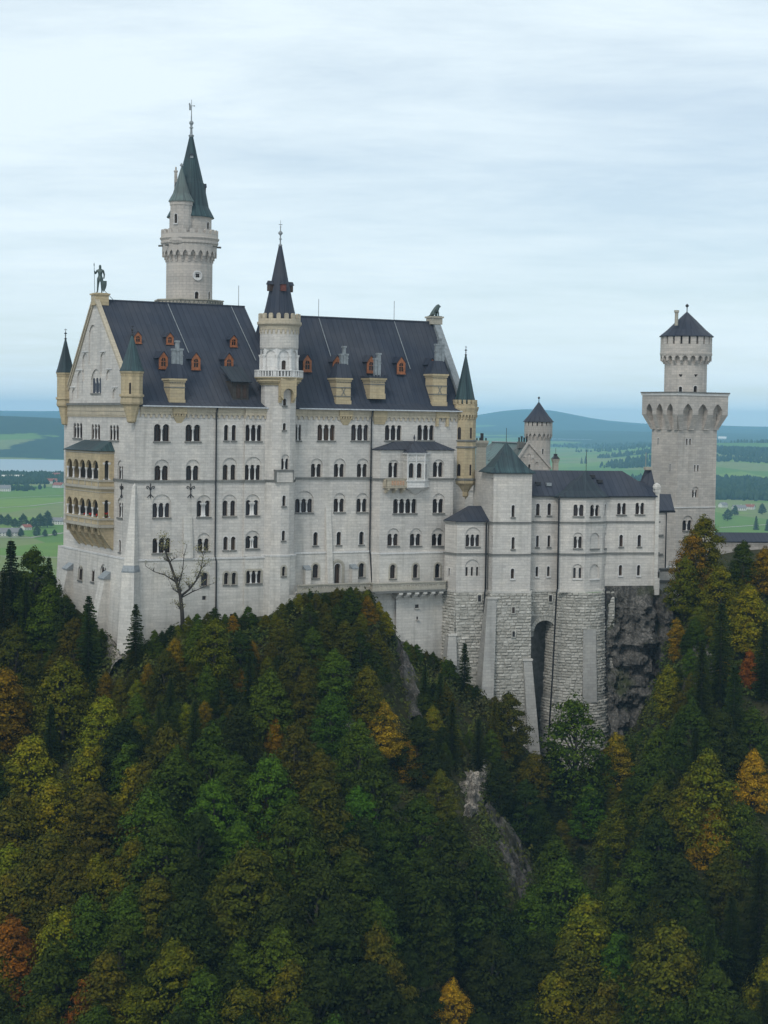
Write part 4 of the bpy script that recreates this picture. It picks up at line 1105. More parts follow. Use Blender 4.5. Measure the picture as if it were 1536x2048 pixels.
cb.poly([(xl * .72, yl, zc1), (xl * .72, ys, zc1), (-.02, ys, zc0 + .2), (-.02, yl, zc0 + .2)])
PB.part(cb, 'corbel', M['sand'], lob)
rf = MB(); e_ = .35; zr = fr.z_x(190, 880, -.2)
A = (0.05, yl + e_, zt); Bp = (xl - e_, yl + e_, zt); C_ = (xl - e_, ys - e_, zt); D_ = (.05, ys - e_, zt); R0 = (.05, yl - 2.6, zr); R1 = (.05, ys + 1.6, zr)
rf.slab([Bp, C_, R1, R0], .12); rf.slab([C_, D_, R1], .12); rf.slab([A, Bp, R0], .12)
PB.part(rf, 'loggia_roof', M['copper'], lob)
# red geraniums standing along the lower parapet of the loggia
def flower_pot(p, s, label, n=46):
    t = thing('flower_pot', label, 'flower pot', tuple(Matrix.Rotation(TH, 3, 'Z') @ Vector(p) + fr.o), 0, 'red geraniums on the loggia')
    m_ = MB(); m_.lathe(0, 0, [(.13 * s, 0), (.2 * s, .26 * s), (.22 * s, .26 * s), (.22 * s, .32 * s)], 10); m_.build('pot', M['bar'], t)
    for nm, mt, cnt, sc in (('leaves', 'leafgreen', n, .13), ('blossom', 'redflower', n, .12)):
        m_ = MB()
        for _ in range(cnt):
            a = rnd.uniform(0, 2 * PI); r = rnd.uniform(0, .42) * s; z = rnd.uniform(.3, .62 if nm == 'leaves' else .78) * s
            c = Vector((r * math.cos(a), r * math.sin(a), z)); u = Vector((rnd.uniform(-1, 1), rnd.uniform(-1, 1), rnd.uniform(-1, 1))).normalized(); v = u.orthogonal().normalized() * sc * s; u = u.cross(v.normalized()) * sc * s
            m_.poly([c - u, c + v, c + u, c - v])
        m_.build(nm, M[mt], t)
zf = Zl(1038)
flower_pot((xl + .45, ys + (FLf.len) * .11, zf), .95, 'red geraniums behind the second loggia column from the right')
flower_pot((xl + .45, ys + (FLf.len) * .30, zf), .95, 'red geraniums low in the middle of the loggia front arcade')
flower_pot((xl + .45, ys + (FLf.len) * .48, zf), .75, 'small red geraniums behind the centre column of the loggia front')
flower_pot((xl * .5, ys + .42, zf), 1.25, 'bushy red geraniums in the loggia side arch beside the front wall')

# ------------------------------------------------------------------ bay with oriel and balcony (principal floor)
by = MB(); hip = MB(); e_ = .35
zr = fr.z_at(820, 882, yD - .02)
A = (xE0 - .1, yD, zEroof); B1 = (xE1 - e_ * .6, yE - e_, zEroof); C_ = (xEr + .2, yE - e_, zEroof); D_ = (xEr + .3, yD, zEroof)
Ra = (fx(790, yD), yD - .02, zr); Rb = (fx(866, yD), yD - .02, zr)
hip.slab([B1, C_, Rb, Ra], .12); hip.slab([A, B1, Ra], .12); hip.slab([C_, D_, Rb], .12)
PB.part(hip, 'bay_roof', M['roof'])
wb = MB(); wb.panel(PB.facet((xEr, yE), (xEr, yD), zBandE, zEroof)); PB.part(wb, 'wall', M['stone'])
# polygonal oriel
ox0, ox1 = fx(806, yE), fx(858, yE); ow = ox1 - ox0; oy = yE - 1.5
pl = [(ox0, yE), (fx(814.5, oy), oy), (fx(848.5, oy), oy), (ox1 - .1, yE)]
zo0, zo1 = fr.z_at(830, 962, oy), fr.z_at(830, 906, oy)
om = MB(); OF = [PB.facet(a, b, zo0, zo1) for a, b in zip(pl, pl[1:])]
ori = None
for x0, x1 in ((817.5, 827.5), (833.5, 843.5)): window(PB, om, OF[1], x0, x1, 926, 955.5, sill=False, depth=.4)
window(PB, om, OF[2], 850.2, 853, 927, 955, sill=False, depth=.4)
for F in OF: om.panel(F)
ori = PB.part(om, 'oriel', M['stone_low'])
m_ = MB()
for p in pl[1:3] + [((pl[1][0] + pl[2][0]) / 2, oy)]: m_.lathe(p[0], p[1], [(.2, zo0), (.13, zo0 + .3), (.13, zo1 - .5), (.24, zo1 - .1)], 8)
m_.band(fr, pl, zo1 - .25, zo1 + .05, .2); m_.band(fr, pl, zo1 - 1.35, zo1 - 1.2, .1); m_.band(fr, pl, zo0 - .1, zo0 + .15, .16)
for k in range(5):
    for F in OF[1:2]: m_.fbox(F, F.len * (k + .2) / 5, F.len * (k + .7) / 5, zo1 - 1.15, zo1 - .85, -.08, .04)
PB.part(m_, 'moulding', M['trim'], ori)
m_ = MB(); cxo = (ox0 + ox1) / 2 - .2; zoa = fr.z_at(830, 882, oy)
m_.add([(pl[0][0] - .3, yE + .9, zo1 + .05), (pl[1][0] - .25, oy - .3, zo1 + .05), (pl[2][0] + .25, oy - .3, zo1 + .05), (pl[3][0] + .4, yE + .9, zo1 + .05), (cxo, yE + .6, zoa)], [(0, 1, 4), (1, 2, 4), (2, 3, 4), (0, 3, 2, 1)])
m_.tube([(cxo, yE + .6, zoa - .2), (cxo, yE + .6, zoa + .3), (cxo, yE + .6, zoa + .45), (cxo, yE + .6, fr.z_at(830, 869, oy))], [.1, .08, .2, .03], 6)
PB.part(m_, 'oriel_roof', M['roof'], ori)
m_ = MB(); zq = fr.z_at(830, 975, oy); zq2 = fr.z_at(830, 989, oy)
for f0, f1, z0, z1 in ((.15, .5, zq2, zq2 + .5), (.5, .8, zq2 + .5, zq2 + .95), (.85, 1.12, zq - .35, zq)):
    m_.hexa([(lerp(cxo, p[0], f0), lerp(yE, p[1], f0), z0) for p in (pl[0], pl[3], pl[2], pl[1])][::-1] + [(lerp(cxo, p[0], f1), lerp(yE, p[1], f1), z1) for p in (pl[0], pl[3], pl[2], pl[1])][::-1])
m_.hexa([(p[0], p[1], zq) for p in (pl[0], pl[1], pl[2], pl[3])] + [(p[0], p[1], zo0) for p in (pl[0], pl[1], pl[2], pl[3])])
PB.part(m_, 'corbel', M['trim'], ori)
# balcony left of the oriel
bx0, bx1 = fx(771, yE - 1), fx(812, yE - 1); zb0, zb1 = fr.z_at(790, 974, yE - 1), fr.z_at(790, 959, yE - 1)
m_ = MB(); m_.box(bx0, bx1, yE - 1.3, yE, zb0 - .2, zb0 + .1)
m_.box(bx0, bx1, yE - 1.3, yE - 1.1, zb0, zb1); m_.box(bx0, bx0 + .2, yE - 1.3, yE, zb0, zb1); m_.box(bx0 - .1, bx1, yE - 1.4, yE - 1.0, zb1, zb1 + .18)
for k in range(3):
    x_ = bx0 + .3 + (bx1 - bx0 - 1) * k / 2
    for j in range(3): m_.box(x_, x_ + .45, yE - .4 * (j + 1), yE, zb0 - 1.1 + .3 * j, zb0 - .8 + .3 * j)
bo = PB.part(m_, 'balcony', M['cream'])
m_ = MB()
for k in range(5):
    x_ = bx0 + 1.0 + (bx1 - bx0 - 1.4) * k / 5; m_.box(x_, x_ + .38, yE - 1.34, yE - 1.3, zb0 + .3, zb1 - .2)
PB.part(m_, 'painted_panel', plain('faded_red_fresco', (.42, .26, .17), .8, .2, .3, 5), bo)

# ------------------------------------------------------------------ terrace in front of the ground floor
ty = yD - 4.2; tE = yE - 4.0
tx0 = fx(598, ty); txm = fx(742, ty); txE = fx(893, tE)
zT1 = fr.z_at(680, 1168, ty); zT0 = zT1 - 1.25
pts = [(tx0, ty), (txm, ty), (fx(748, tE), tE), (txE, tE), (fx(901, tE + 2.5), tE + 2.5)]
TB = thing('terrace', 'long stone terrace with a pierced parapet along the foot of the palace', 'terrace', ORG, TH)
m_ = MB()
m_.box(tx0, txm, ty, yD + .1, zT0 - .35, zT0); m_.box(txm, txE, tE, yE - .3, zT0 - .35, zT0)
m_.build('deck', M['stone_low'], TB)
m_ = MB(); m_.band(fr, pts, zT0 - .05, zT0 + .3, .08, .25); m_.band(fr, pts, zT1 - .35, zT1 - .12, .05, .22); m_.band(fr, pts, zT1 - .12, zT1 + .08, .16, .3)
for a_, b_ in zip(pts, pts[1:]):
    F = Facet(fr, a_, b_); n = max(1, round(F.len / 1.9)); w_ = F.len / n
    for k in range(n):
        m_.fbox(F, k * w_ - .0, k * w_ + .55, zT0 + .3, zT1 - .35, -.02, .22)
        m_.fbox(F, k * w_ + .55, (k + 1) * w_, zT0 + .3, zT1 - .62, 0, .2)
        for j in range(4): q = k * w_ + .62 + j * (w_ - .65) / 4; m_.fbox(F, q, q + .1, zT1 - .64, zT1 - .33, .02, .18)
m_.build('parapet', M['sandlow'], TB)
m_ = MB(); m_.band(fr, pts, zT0 - .45, zT0 - .05, .2, .6); m_.build('cornice', M['ledge'], TB)
for k in range(6):
    x_ = lerp(fx(800, tE), txE - 1.2, k / 5); m_ = MB()
    for j in range(3): m_.box(x_, x_ + .8, tE + 1.5 - .55 * (j + 1), tE + 2.2, zT0 - 1.5 + .35 * j, zT0 - 1.15 + .35 * j)
    m_.build('bracket', M['stone_low'], TB)
m_ = MB(); Fw = Facet(fr, (fx(795, tE + 1.6), tE + 1.6), (fx(905, tE + 1.6), tE + 1.6), -62, zT0 - .35, .03); m_.panel(Fw)
Fw2 = Facet(fr, (tx0 - 2, ty + .6), (fx(797, ty + .6), ty + .6), -62, zT0 - .35, .03)
for x0, x1, y0, y1 in ((829.5, 836.5, 1209, 1216), (832, 835, 1233, 1239)):
    a_, z1 = Fw.inv(x0, y0); b_, z0 = Fw.inv(x1, y1); m_.fbox(Fw, a_ - .12, b_ + .12, z0 - .1, z0 + .02, -.25 - .03 * (Fw.z1 - z0), .1)
m_.panel(Fw2); m_.build('retaining_wall', M['stone_low'], TB)
m_ = MB()
for x0, x1, y0, y1 in ((829.5, 836.5, 1209, 1216), (832, 835, 1233, 1239)):
    a_, z1 = Fw.inv(x0, y0); b_, z0 = Fw.inv(x1, y1); m_.poly([Fw.P(a_, z0, -.012), Fw.P(b_, z0, -.012), Fw.P(b_, z1, -.012), Fw.P(a_, z1, -.012)])
m_.build('drain_hole', M['glass'], TB)

# ------------------------------------------------------------------ statues on the gable tops
def skin_body(name, chains, mat, parent, sub=2):
    """one continuous figure: chains of (point, radius) rooted at the first vertex of the first chain"""
    vs, es, rs = [], [], []
    idx = {}
    for ch in chains:
        prev = None
        for p, r in ch:
            k = tuple(round(c, 4) for c in p)
            if k not in idx: idx[k] = len(vs); vs.append(p); rs.append(r)
            if prev is not None and prev != idx[k]: es.append((prev, idx[k]))
            prev = idx[k]
    me = bpy.data.meshes.new(name); me.from_pydata(vs, es, [])
    o = bpy.data.objects.new(name, me); COL.objects.link(o); o.parent = parent
    sk = o.modifiers.new('skin', 'SKIN')
    if not me.skin_vertices: 
        import bmesh
        bm = bmesh.new(); bm.from_mesh(me); bm.verts.layers.skin.verify(); bm.to_mesh(me); bm.free()
    for i, sv_ in enumerate(me.skin_vertices[0].data):
        sv_.radius = (rs[i], rs[i]) if not isinstance(rs[i], tuple) else rs[i]; sv_.use_root = (i == 0)
    ss = o.modifiers.new('smooth', 'SUBSURF'); ss.levels = sub; ss.render_levels = sub
    me.materials.append(mat); sk.use_smooth_shade = True
    return o
wl = lambda p: tuple(Matrix.Rotation(TH, 3, 'Z') @ Vector(p) + fr.o)
# plinth of the knight (part of the palace), at the gable top
zp0 = zGa - 1.6; zp1 = fr.z_x(192, 586, .2)
m_ = MB(); m_.box(-.4, 2.0, HW - 1.1, HW + 1.1, zp0, zp1 - .35); m_.box(-.6, 2.2, HW - 1.3, HW + 1.3, zp1 - .35, zp1 - .1); m_.box(-.3, 1.9, HW - 1.0, HW + 1.0, zp1 - .1, zp1)
PB.part(m_, 'plinth', M['sand'])
KT = thing('statue', 'tall bronze knight statue with spear and shield on the gable top', 'statue', wl((.8, HW, zp1)), 0)
H = 57 * 314 / FPX / 1.0; s = H / 1.84
K = lambda x, y, z: (x * s, y * s, z * s)
chains = [
    [(K(0, 0, .98), .135 * s), (K(0, 0, 1.12), .125 * s), (K(0, 0, 1.30), .155 * s), (K(0, 0, 1.46), .13 * s), (K(0, -.01, 1.56), .06 * s), (K(0, -.02, 1.66), .098 * s), (K(0, -.03, 1.76), .088 * s), (K(0, -.01, 1.83), .04 * s)],
    [(K(0, 0, .98), .135 * s), (K(.10, 0, .86), .11 * s), (K(.11, -.02, .5), .072 * s), (K(.12, .02, .1), .05 * s), (K(.12, -.14, .04), .045 * s)],
    [(K(0, 0, .98), .135 * s), (K(-.10, 0, .86), .11 * s), (K(-.13, -.06, .5), .072 * s), (K(-.16, -.02, .1), .05 * s), (K(-.19, -.16, .04), .045 * s)],
    [(K(0, 0, 1.46), .13 * s), (K(-.2, 0, 1.44), .075 * s), (K(-.30, -.03, 1.22), .056 * s), (K(-.33, -.16, 1.36), .045 * s), (K(-.33, -.2, 1.42), .048 * s)],
    [(K(0, 0, 1.46), .13 * s), (K(.2, 0, 1.44), .075 * s), (K(.27, .02, 1.18), .056 * s), (K(.26, -.08, .98), .045 * s), (K(.26, -.12, .92), .048 * s)],
]
skin_body('body', chains, M['bronze'], KT)
m_ = MB(); m_.tube([K(-.31, -.2, .02), K(-.36, -.2, 1.75)], .018 * s, 6); m_.tube([K(-.36, -.2, 1.73), K(-.362, -.2, 1.80), K(-.368, -.2, 1.96)], [.02 * s, .04 * s, .003 * s], 6); m_.build('spear', M['bronze'], KT)
m_ = MB(); SHF = Facet(fr, (.08 * s, -.2 * s), (.46 * s, -.12 * s)); sh_ = [(0, .78 * s), (0, .52 * s), (.06 * s, .28 * s), (.19 * s, .06 * s), (.32 * s, .28 * s), (.38 * s, .52 * s), (.38 * s, .78 * s)]
m_.prism(SHF, sh_, -.02 * s, .03 * s); m_.build('shield', M['bronze'], KT)
m_ = MB(); m_.lathe(0, 0, [(.21 * s, .76 * s), (.2 * s, .95 * s), (.15 * s, 1.06 * s), (.13 * s, 1.1 * s)], 12); m_.build('tunic', M['bronze'], KT, smooth=True)
m_ = MB(); m_.tube([wl((1.1, HW, zp1 + .9))[i] - KT.location[i] for i in range(3)] and [(0.3, 0, .9), (2.6, 1.4, -1.6)], .05, 5); m_.build('stay_rod', M['iron'], KT)
# lion on the right-hand gable
zq1 = fr.z_at(887, 634, yR2); xq = xEnd - .35
m_ = MB(); m_.box(xq - 1.3, xq + 1.0, yR2 - 1.0, yR2 + 1.0, zR2 - .4, zq1 - .3); m_.box(xq - 1.5, xq + 1.2, yR2 - 1.2, yR2 + 1.2, zq1 - .3, zq1)
PB.part(m_, 'plinth', M['sandlow'])
LT = thing('statue', 'seated bronze lion statue on the far gable top', 'statue', wl((xq, yR2, zq1)), TH)
s = 25 * 340 / FPX / 1.15
L_ = lambda x, y, z: (x * s, y * s, z * s)
chains = [
    [(L_(-.34, 0, .24), .22 * s), (L_(-.16, 0, .44), .2 * s), (L_(.08, 0, .66), .21 * s), (L_(.2, 0, .86), .2 * s), (L_(.34, 0, .98), .16 * s), (L_(.5, 0, .94), .09 * s), (L_(.58, 0, .91), .06 * s)],
    [(L_(.08, 0, .66), .21 * s), (L_(.22, -.14, .5), .1 * s), (L_(.27, -.15, .22), .065 * s), (L_(.29, -.15, .05), .06 * s), (L_(.4, -.15, .03), .05 * s)],
    [(L_(.08, 0, .66), .21 * s), (L_(.22, .14, .5), .1 * s), (L_(.27, .15, .22), .065 * s), (L_(.29, .15, .05), .06 * s), (L_(.4, .15, .03), .05 * s)],
    [(L_(-.34, 0, .24), .22 * s), (L_(-.2, -.2, .22), .13 * s), (L_(-.02, -.22, .2), .1 * s), (L_(-.12, -.22, .06), .06 * s), (L_(.08, -.22, .04), .05 * s)],
    [(L_(-.34, 0, .24), .22 * s), (L_(-.2, .2, .22), .13 * s), (L_(-.02, .22, .2), .1 * s), (L_(-.12, .22, .06), .06 * s), (L_(.08, .22, .04), .05 * s)],
    [(L_(-.34, 0, .24), .22 * s), (L_(-.55, 0, .08), .05 * s), (L_(-.6, .12, .05), .04 * s)],
    [(L_(.34, 0, .98), .16 * s), (L_(.30, -.1, 1.12), .045 * s)], [(L_(.34, 0, .98), .16 * s), (L_(.30, .1, 1.12), .045 * s)],
]
skin_body('body', chains, M['bronze'], LT)
m_ = MB(); m_.box(-.6 * s, .55 * s, -.35 * s, .35 * s, -.0, .05 * s); m_.build('base', M['bronze'], LT)
# ------------------------------------------------------------------ the tall round keep behind the roof
def tower_frame(px, py, Y): o = at(px, py, Y); return (o.x, o.y, 0.0)
YK = 352.0
KB = Building('keep', 'tall round limestone keep with two cone roofs rising behind the palace roof', 'tower', tower_frame(378.5, 560, YK), math.radians(8))
kf = KB.fr; mp = YK / FPX
kz = lambda y, r=4.0: at(378, y, YK - r).z
R = 45.8 * mp
m_ = MB(); NK = 20
FK = ring_facets(kf, 0, 0, R / math.cos(PI / NK) * .995, NK, kz(760), kz(484), -PI / 2 - PI / NK)
for a, b, t, bo in ((389.5, 397.5, 583, 598), (416.5, 421, 583, 598)): ring_window(KB, m_, FK, a, b, t, bo, sill=False)
# quatrefoil window in a round white ring
Fq = [F for F in FK if F.front() and 0 <= F.inv(394, 550)[0] <= F.len][0]
u, z = Fq.inv(394.5, 551)
for F in FK: m_.panel(F)
kw_ = KB.part(m_, 'shaft', M['tower'])
m_ = MB(); cir = lambda r, n=20: [(u + r * math.cos(2 * PI * k / n), z + r * math.sin(2 * PI * k / n)) for k in range(n)]
m_.prism(Fq, cir(.95), -.22, .2, cir(.66)); ow_ = KB.part(m_, 'round_window', M['trim'])
m_ = MB(); m_.tess(Fq, cir(.68), [], -.1); KB.part(m_, 'tracery', M['trim'], ow_)
m_ = MB()
for dx, dz in ((.17, .17), (-.17, .17), (.17, -.17), (-.17, -.17)): m_.tess(Fq, [(u + dx + .21 * math.cos(2 * PI * k / 10), z + dz + .21 * math.sin(2 * PI * k / 10)) for k in range(10)], [], -.13 - .004 * (dx > 0) - .008 * (dz > 0))
KB.part(m_, 'pane', M['glass'], ow_)
# polygonal parapet at roof level
m_ = MB(); rp = 69 * mp
m_.lathe(0, 0, [(rp - .5, kz(640, 6)), (rp, kz(640, 6)), (rp, kz(600, 6)), (rp + .2, kz(599.5, 6)), (rp + .2, kz(597, 6)), (rp - .5, kz(597, 6))], 8, PI / 8 + .12)
po = KB.part(m_, 'parapet', M['sandlow'])
m_ = MB()
pp = ring_pts(0, 0, rp, 8, PI / 8 + .12)
for a_, b_ in zip(pp, pp[1:] + pp[:1]):
    F = Facet(kf, a_, b_); z0, z1 = kz(611, 6), kz(601, 6); n = 6; w_ = F.len / n
    for k in range(n):
        for q0, q1 in ((k, k + .5), (k + 1, k + .5)): m_.hexa([F.P(q0 * w_ - .05, z1, -.06), F.P(q0 * w_ + .05, z1, -.06), F.P(q0 * w_ + .05, z1, .02), F.P(q0 * w_ - .05, z1, .02), F.P(q1 * w_ - .05, z0, -.06), F.P(q1 * w_ + .05, z0, -.06), F.P(q1 * w_ + .05, z0, .02), F.P(q1 * w_ - .05, z0, .02)])
KB.part(m_, 'parapet_relief', M['ledge'], po)
# machicolated gallery and battlements
m_ = MB(); RG = 54.5 * mp
machicolation(m_, kf, 0, 0, R, RG, kz(521, 5), kz(486, 5), 22, .1, True, 4, .36)
m_.lathe(0, 0, [(R - .1, kz(512, 5)), (R + .25, kz(508, 5)), (RG - .3, kz(495, 5)), (RG - .02, kz(490, 5)), (RG, kz(486, 5)), (RG + .25, kz(484, 5)), (RG + .25, kz(480, 5)), (RG + .12, kz(479, 5)), (RG + .42, kz(474.5, 5)), (RG + .42, kz(472.5, 5)), (RG + .2, kz(471.5, 5)), (RG + .2, kz(464, 5)), (RG - .35, kz(464, 5)), (RG - .35, kz(472, 5)), (0.01, kz(472, 5))], 44)
merlons(m_, 0, 0, RG + .2, kz(464.3, 5), kz(456, 5), 22, .5, .62, .05)
KB.part(m_, 'gallery', M['tower'])
for a in (-.15, PI + .2, -PI / 2 - .9, -PI / 2 + 1.0):
    m_ = MB(); c_, s_ = math.cos(a), math.sin(a); zz_ = kz(489, 5); m_.tube([(c_ * (RG - .1), s_ * (RG - .1), zz_), (c_ * (RG + .8), s_ * (RG + .8), zz_ - .05)], .18, 6); KB.part(m_, 'gargoyle', M['ledge'])
# upper drum, main cone
cx2, cy2 = .15, .6; r2 = 42 * mp
m_ = MB(); FU2 = ring_facets(kf, cx2, cy2, r2, NK, kz(475, 4), kz(432, 4), -PI / 2 - PI / NK)
ring_window(KB, m_, FU2, 413.5, 418.5, 444, 458, sill=False)
for F in FU2: m_.panel(F)
m_.lathe(cx2, cy2, [(r2, kz(433, 4)), (r2 + .2, kz(431, 4)), (r2 + .2, kz(429, 4))], 32)
KB.part(m_, 'drum', M['tower'])
m_ = MB(); zA, zT = kz(430, 4), kz(270, 0)
zl_ = lambda f: zA + (zT - zA) * f
m_.lathe(cx2, cy2, [(r2 + .48, zA - .1), (r2 + .5, zA), (r2 * .86, zl_(.13)), (r2 * .63, zl_(.42)), (r2 * .6, zl_(.425)), (r2 * .30, zl_(.74)), (.32, zT)], 20)
sp_ = KB.part(m_, 'spire', M['copper'])
m_ = MB(); m_.lathe(cx2, cy2, [(.42, zT - .3), (.55, zT), (.25, zT + .25), (.2, kz(256, 0)), (.42, kz(255, 0)), (.2, kz(252, 0)), (.22, kz(249, 0)), (.42, kz(246, 0)), (.4, kz(243, 0)), (.12, kz(240, 0)), (.08, kz(225, 0)), (.04, kz(198, 0))], 10)
zc = kz(212, 0)
m_.box(cx2 - .45, cx2 - .02, cy2 - .03, cy2 + .03, zc - .7, zc + .1); m_.box(cx2 - .5, cx2 + .55, cy2 - .03, cy2 + .03, zc + .1, zc + .2); m_.lathe(cx2 + .5, cy2, [(.02, zc), (.16, zc + .14), (.02, zc + .3)], 8)
m_.add([(cx2 - .45, cy2, zc + .2), (cx2 - .1, cy2, zc + .1), (cx2 - .3, cy2, zc + .75), (cx2 - .55, cy2, zc + .5)], [(0, 1, 2, 3)])
KB.part(m_, 'weather_vane', M['zinc'], sp_)
spire_dormer(cx2, cy2, .1, r2 * .68, kz(381, 4), .5, 1.2, sp_, KB); spire_dormer(cx2, cy2, -PI / 2 + .05, r2 * .33, kz(314, 2), .3, .5, sp_, KB, 'zinc'); spire_dormer(cx2, cy2, PI + .3, r2 * .7, kz(381, 4), .5, 1.2, sp_, KB)
# small round stair turret in front with green cone
r3 = 21.5 * mp; x3 = (360.5 - 378.5) * mp; y3 = -R - .1 + 1.6
m_ = MB(); z3 = lambda y: at(360, y, YK + y3 - r3).z
F3 = ring_facets(kf, x3, y3, r3 * 1.01, 12, z3(486), z3(405), -PI / 2 - PI / 12 - .1)
ring_window(KB, m_, F3, 349, 355.5, 427, 446, sill=True, depth=.4, sillmat='trim'); ring_window(KB, m_, F3, 375, 377.5, 430, 446, sill=False, depth=.4)
for F in F3: m_.panel(F)
to_ = KB.part(m_, 'turret', M['tower'])
m_ = MB(); m_.lathe(x3, y3, [(.15, z3(532)), (.35, z3(529)), (.5, z3(520)), (.75, z3(519)), (.75, z3(516)), (.95, z3(508)), (1.15, z3(507)), (1.15, z3(503)), (1.4, z3(496)), (1.7, z3(494)), (1.7, z3(490)), (r3 + .1, z3(486)), (r3 + .3, z3(480)), (r3 + .3, z3(474)), (r3, z3(472))], 16)
KB.part(m_, 'corbel', M['tower'], to_)
m_ = MB(); m_.lathe(x3, y3, [(r3, z3(410)), (r3 + .1, z3(409)), (r3 + .12, z3(404)), (r3 + .25, z3(402))], 20); KB.part(m_, 'cornice', M['tower'], to_)
m_ = MB(); m_.lathe(x3, y3, [(r3 + .34, z3(402)), (r3 + .34, z3(400)), (r3 * .78, z3(385)), (r3 * .42, z3(359)), (.12, z3(332))], 14); ts_ = KB.part(m_, 'spire', M['copper_pale'], to_)
m_ = MB(); m_.lathe(x3, y3, [(.14, z3(334)), (.12, z3(330)), (.35, z3(329)), (.3, z3(326.5)), (.02, z3(323))], 8); KB.part(m_, 'finial', M['zinc'], ts_)
m_ = MB(); xc_ = (350.5 - 378.5) * mp; m_.box(xc_ - .28, xc_ + .28, 1.2, 1.8, kz(430), kz(335)); m_.box(xc_ - .38, xc_ + .38, 1.1, 1.9, kz(337), kz(334.5)); m_.lathe(xc_, 1.5, [(.16, kz(335)), (.16, kz(327))], 8); KB.part(m_, 'chimney', M['tower'])

# ------------------------------------------------------------------ square tower with a round top at the right
YS = 385.0; TS = math.radians(31); mp = YS / FPX
SB = Building('square_tower', 'square limestone tower with flared corbels and a round battlemented top at the right', 'tower', tower_frame(1353, 1000, YS), TS)
sf = SB.fr
wS = sf.x_at(1433, 0, 900); dS = sf.y_at(1303, 0, 900)
sz = lambda y, px=1353: sf.z_at(px, y, 0)
zc0, zc1, zt, zb = sz(858), sz(829), sz(786), sz(1205)
FSf = SB.facet((0, 0), (wS, 0), zb, zc0 + .5); FSl_ = SB.facet((0, dS), (0, 0), zb, zc0 + .5)
sw = MB()
def sw_in(F, *a, **k): return window(SB, sw, F, *a, **k)
for a, b, t, bo in ((1371.5, 1375.3, 877, 889.5), (1378.3, 1382, 877, 889.5), (1387.5, 1391, 929.5, 942.5), (1393.8, 1397.5, 929.5, 942.5)):
    sw_in(FSf, a, b, t, bo, sill=False, trimmat='trim')
sw_in(FSf, 1385.5, 1395.5, 980, 995, n=2, relief=973, sill=False, trimmat='trim')
sw_in(FSf, 1366, 1384.5, 1040.5, 1061, n=2, relief=1031, trimmat='trim')
for a, b, t, bo in ((1315, 1317.5, 875.5, 889), (1339, 1341.5, 927.5, 942)): sw_in(FSl_, a, b, t, bo, sill=False)
sw.panel(FSf); sw.panel(FSl_)
for a_, b_ in (((wS, 0), (wS, dS)), ((wS, dS), (0, dS))): sw.panel(SB.facet(a_, b_, zb, zc0 + .5))
SB.part(sw, 'shaft', M['tower'])
m_ = MB(); e1 = (sf.x_at(1448.5, -1.4, 830) - wS) * .5 + .7
e1 = 1.55
corners = [(0, dS), (0, 0), (wS, 0), (wS, dS)]
for i in range(4):
    p0, p1 = corners[i], corners[(i + 1) % 4]
    F0 = Facet(sf, p0, p1); tx, ty_ = F0.t; q0 = (p0[0] + F0.n.x * e1 - tx * e1, p0[1] + F0.n.y * e1 - ty_ * e1); q1 = (p1[0] + F0.n.x * e1 + tx * e1, p1[1] + F0.n.y * e1 + ty_ * e1)
    F = Facet(sf, q0, q1); n = 3; g = F.len * .112; w_ = (F.len - 4 * g) / 3
    zs = sz(820); top = sz(807)
    ie = .012; o = [(ie, zt), (ie, zc1 - .0)]
    o2 = []
    for k in range(n):
        s0 = g + k * (w_ + g)
        if k == 0: o.append((s0, zc1))
        for j in range(9):
            f = PI - PI * j / 8; hh = (1 - abs(math.cos(f)) ** 1.5)
            o.append((s0 + w_ / 2 + w_ / 2 * math.cos(f), zs + (top - zs) * hh + .002 * j))
        if k < n - 1: o += [(s0 + w_ + .001, zc1), (s0 + w_ + g - .001, zc1)]
    o += [(F.len - g, zc1), (F.len - ie, zc1), (F.len - ie, zt)]
    m_.prism(F, list(reversed(o)), 0, e1 * .98)
    for k in range(n):
        s0 = g + k * (w_ + g)
        m_.hexa([F.P(s0 - .05, zc1, e1 - .06), F.P(s0 + w_ + .05, zc1, e1 - .06), F.P(s0 + w_ + .05, zc1, e1 + .3), F.P(s0 - .05, zc1, e1 + .3), F.P(s0 - .05, top + .1, e1 * .5), F.P(s0 + w_ + .05, top + .1, e1 * .5), F.P(s0 + w_ + .05, top + .1, e1 + .3), F.P(s0 - .05, top + .1, e1 + .3)])
        m_.fbox(F, s0 - .05, s0 + w_ + .05, zc0 - .05, zc1, e1 - .06, e1 + .3)
    # tapering corbels between the niches
    for k in range(n + 1):
        s0 = k * (w_ + g); s1 = s0 + g
        if k == 0 or k == n:   # corner corbel follows the flare
            a0, a1 = (e1 if k == 0 else F.len - e1 - .9), (e1 + .9 if k == 0 else F.len - e1)
            b0, b1 = (0, g) if k == 0 else (F.len - g, F.len)
        else: a0, a1, b0, b1 = s0 + .05, s1 - .05, s0, s1
        m_.hexa([F.P(a0, zc0, e1 - .38), F.P(a1, zc0, e1 - .38), F.P(a1, zc0, e1 + .3), F.P(a0, zc0, e1 + .3), F.P(b0, zc1, 0.004), F.P(b1, zc1, 0.004), F.P(b1, zc1, e1 + .3), F.P(b0, zc1, e1 + .3)])
        m_.fbox(F, a0 - .05, a1 + .05, zc0 - .14, zc0 + .02, e1 - .44, e1 + .2)
SB.part(m_, 'corbel_gallery', M['tower'])
ex = e1 + .28
m_ = MB(); m_.box(-ex, wS + ex, -ex, dS + ex, zt, zt + .28); po = SB.part(m_, 'platform_edge', M['ledge'])
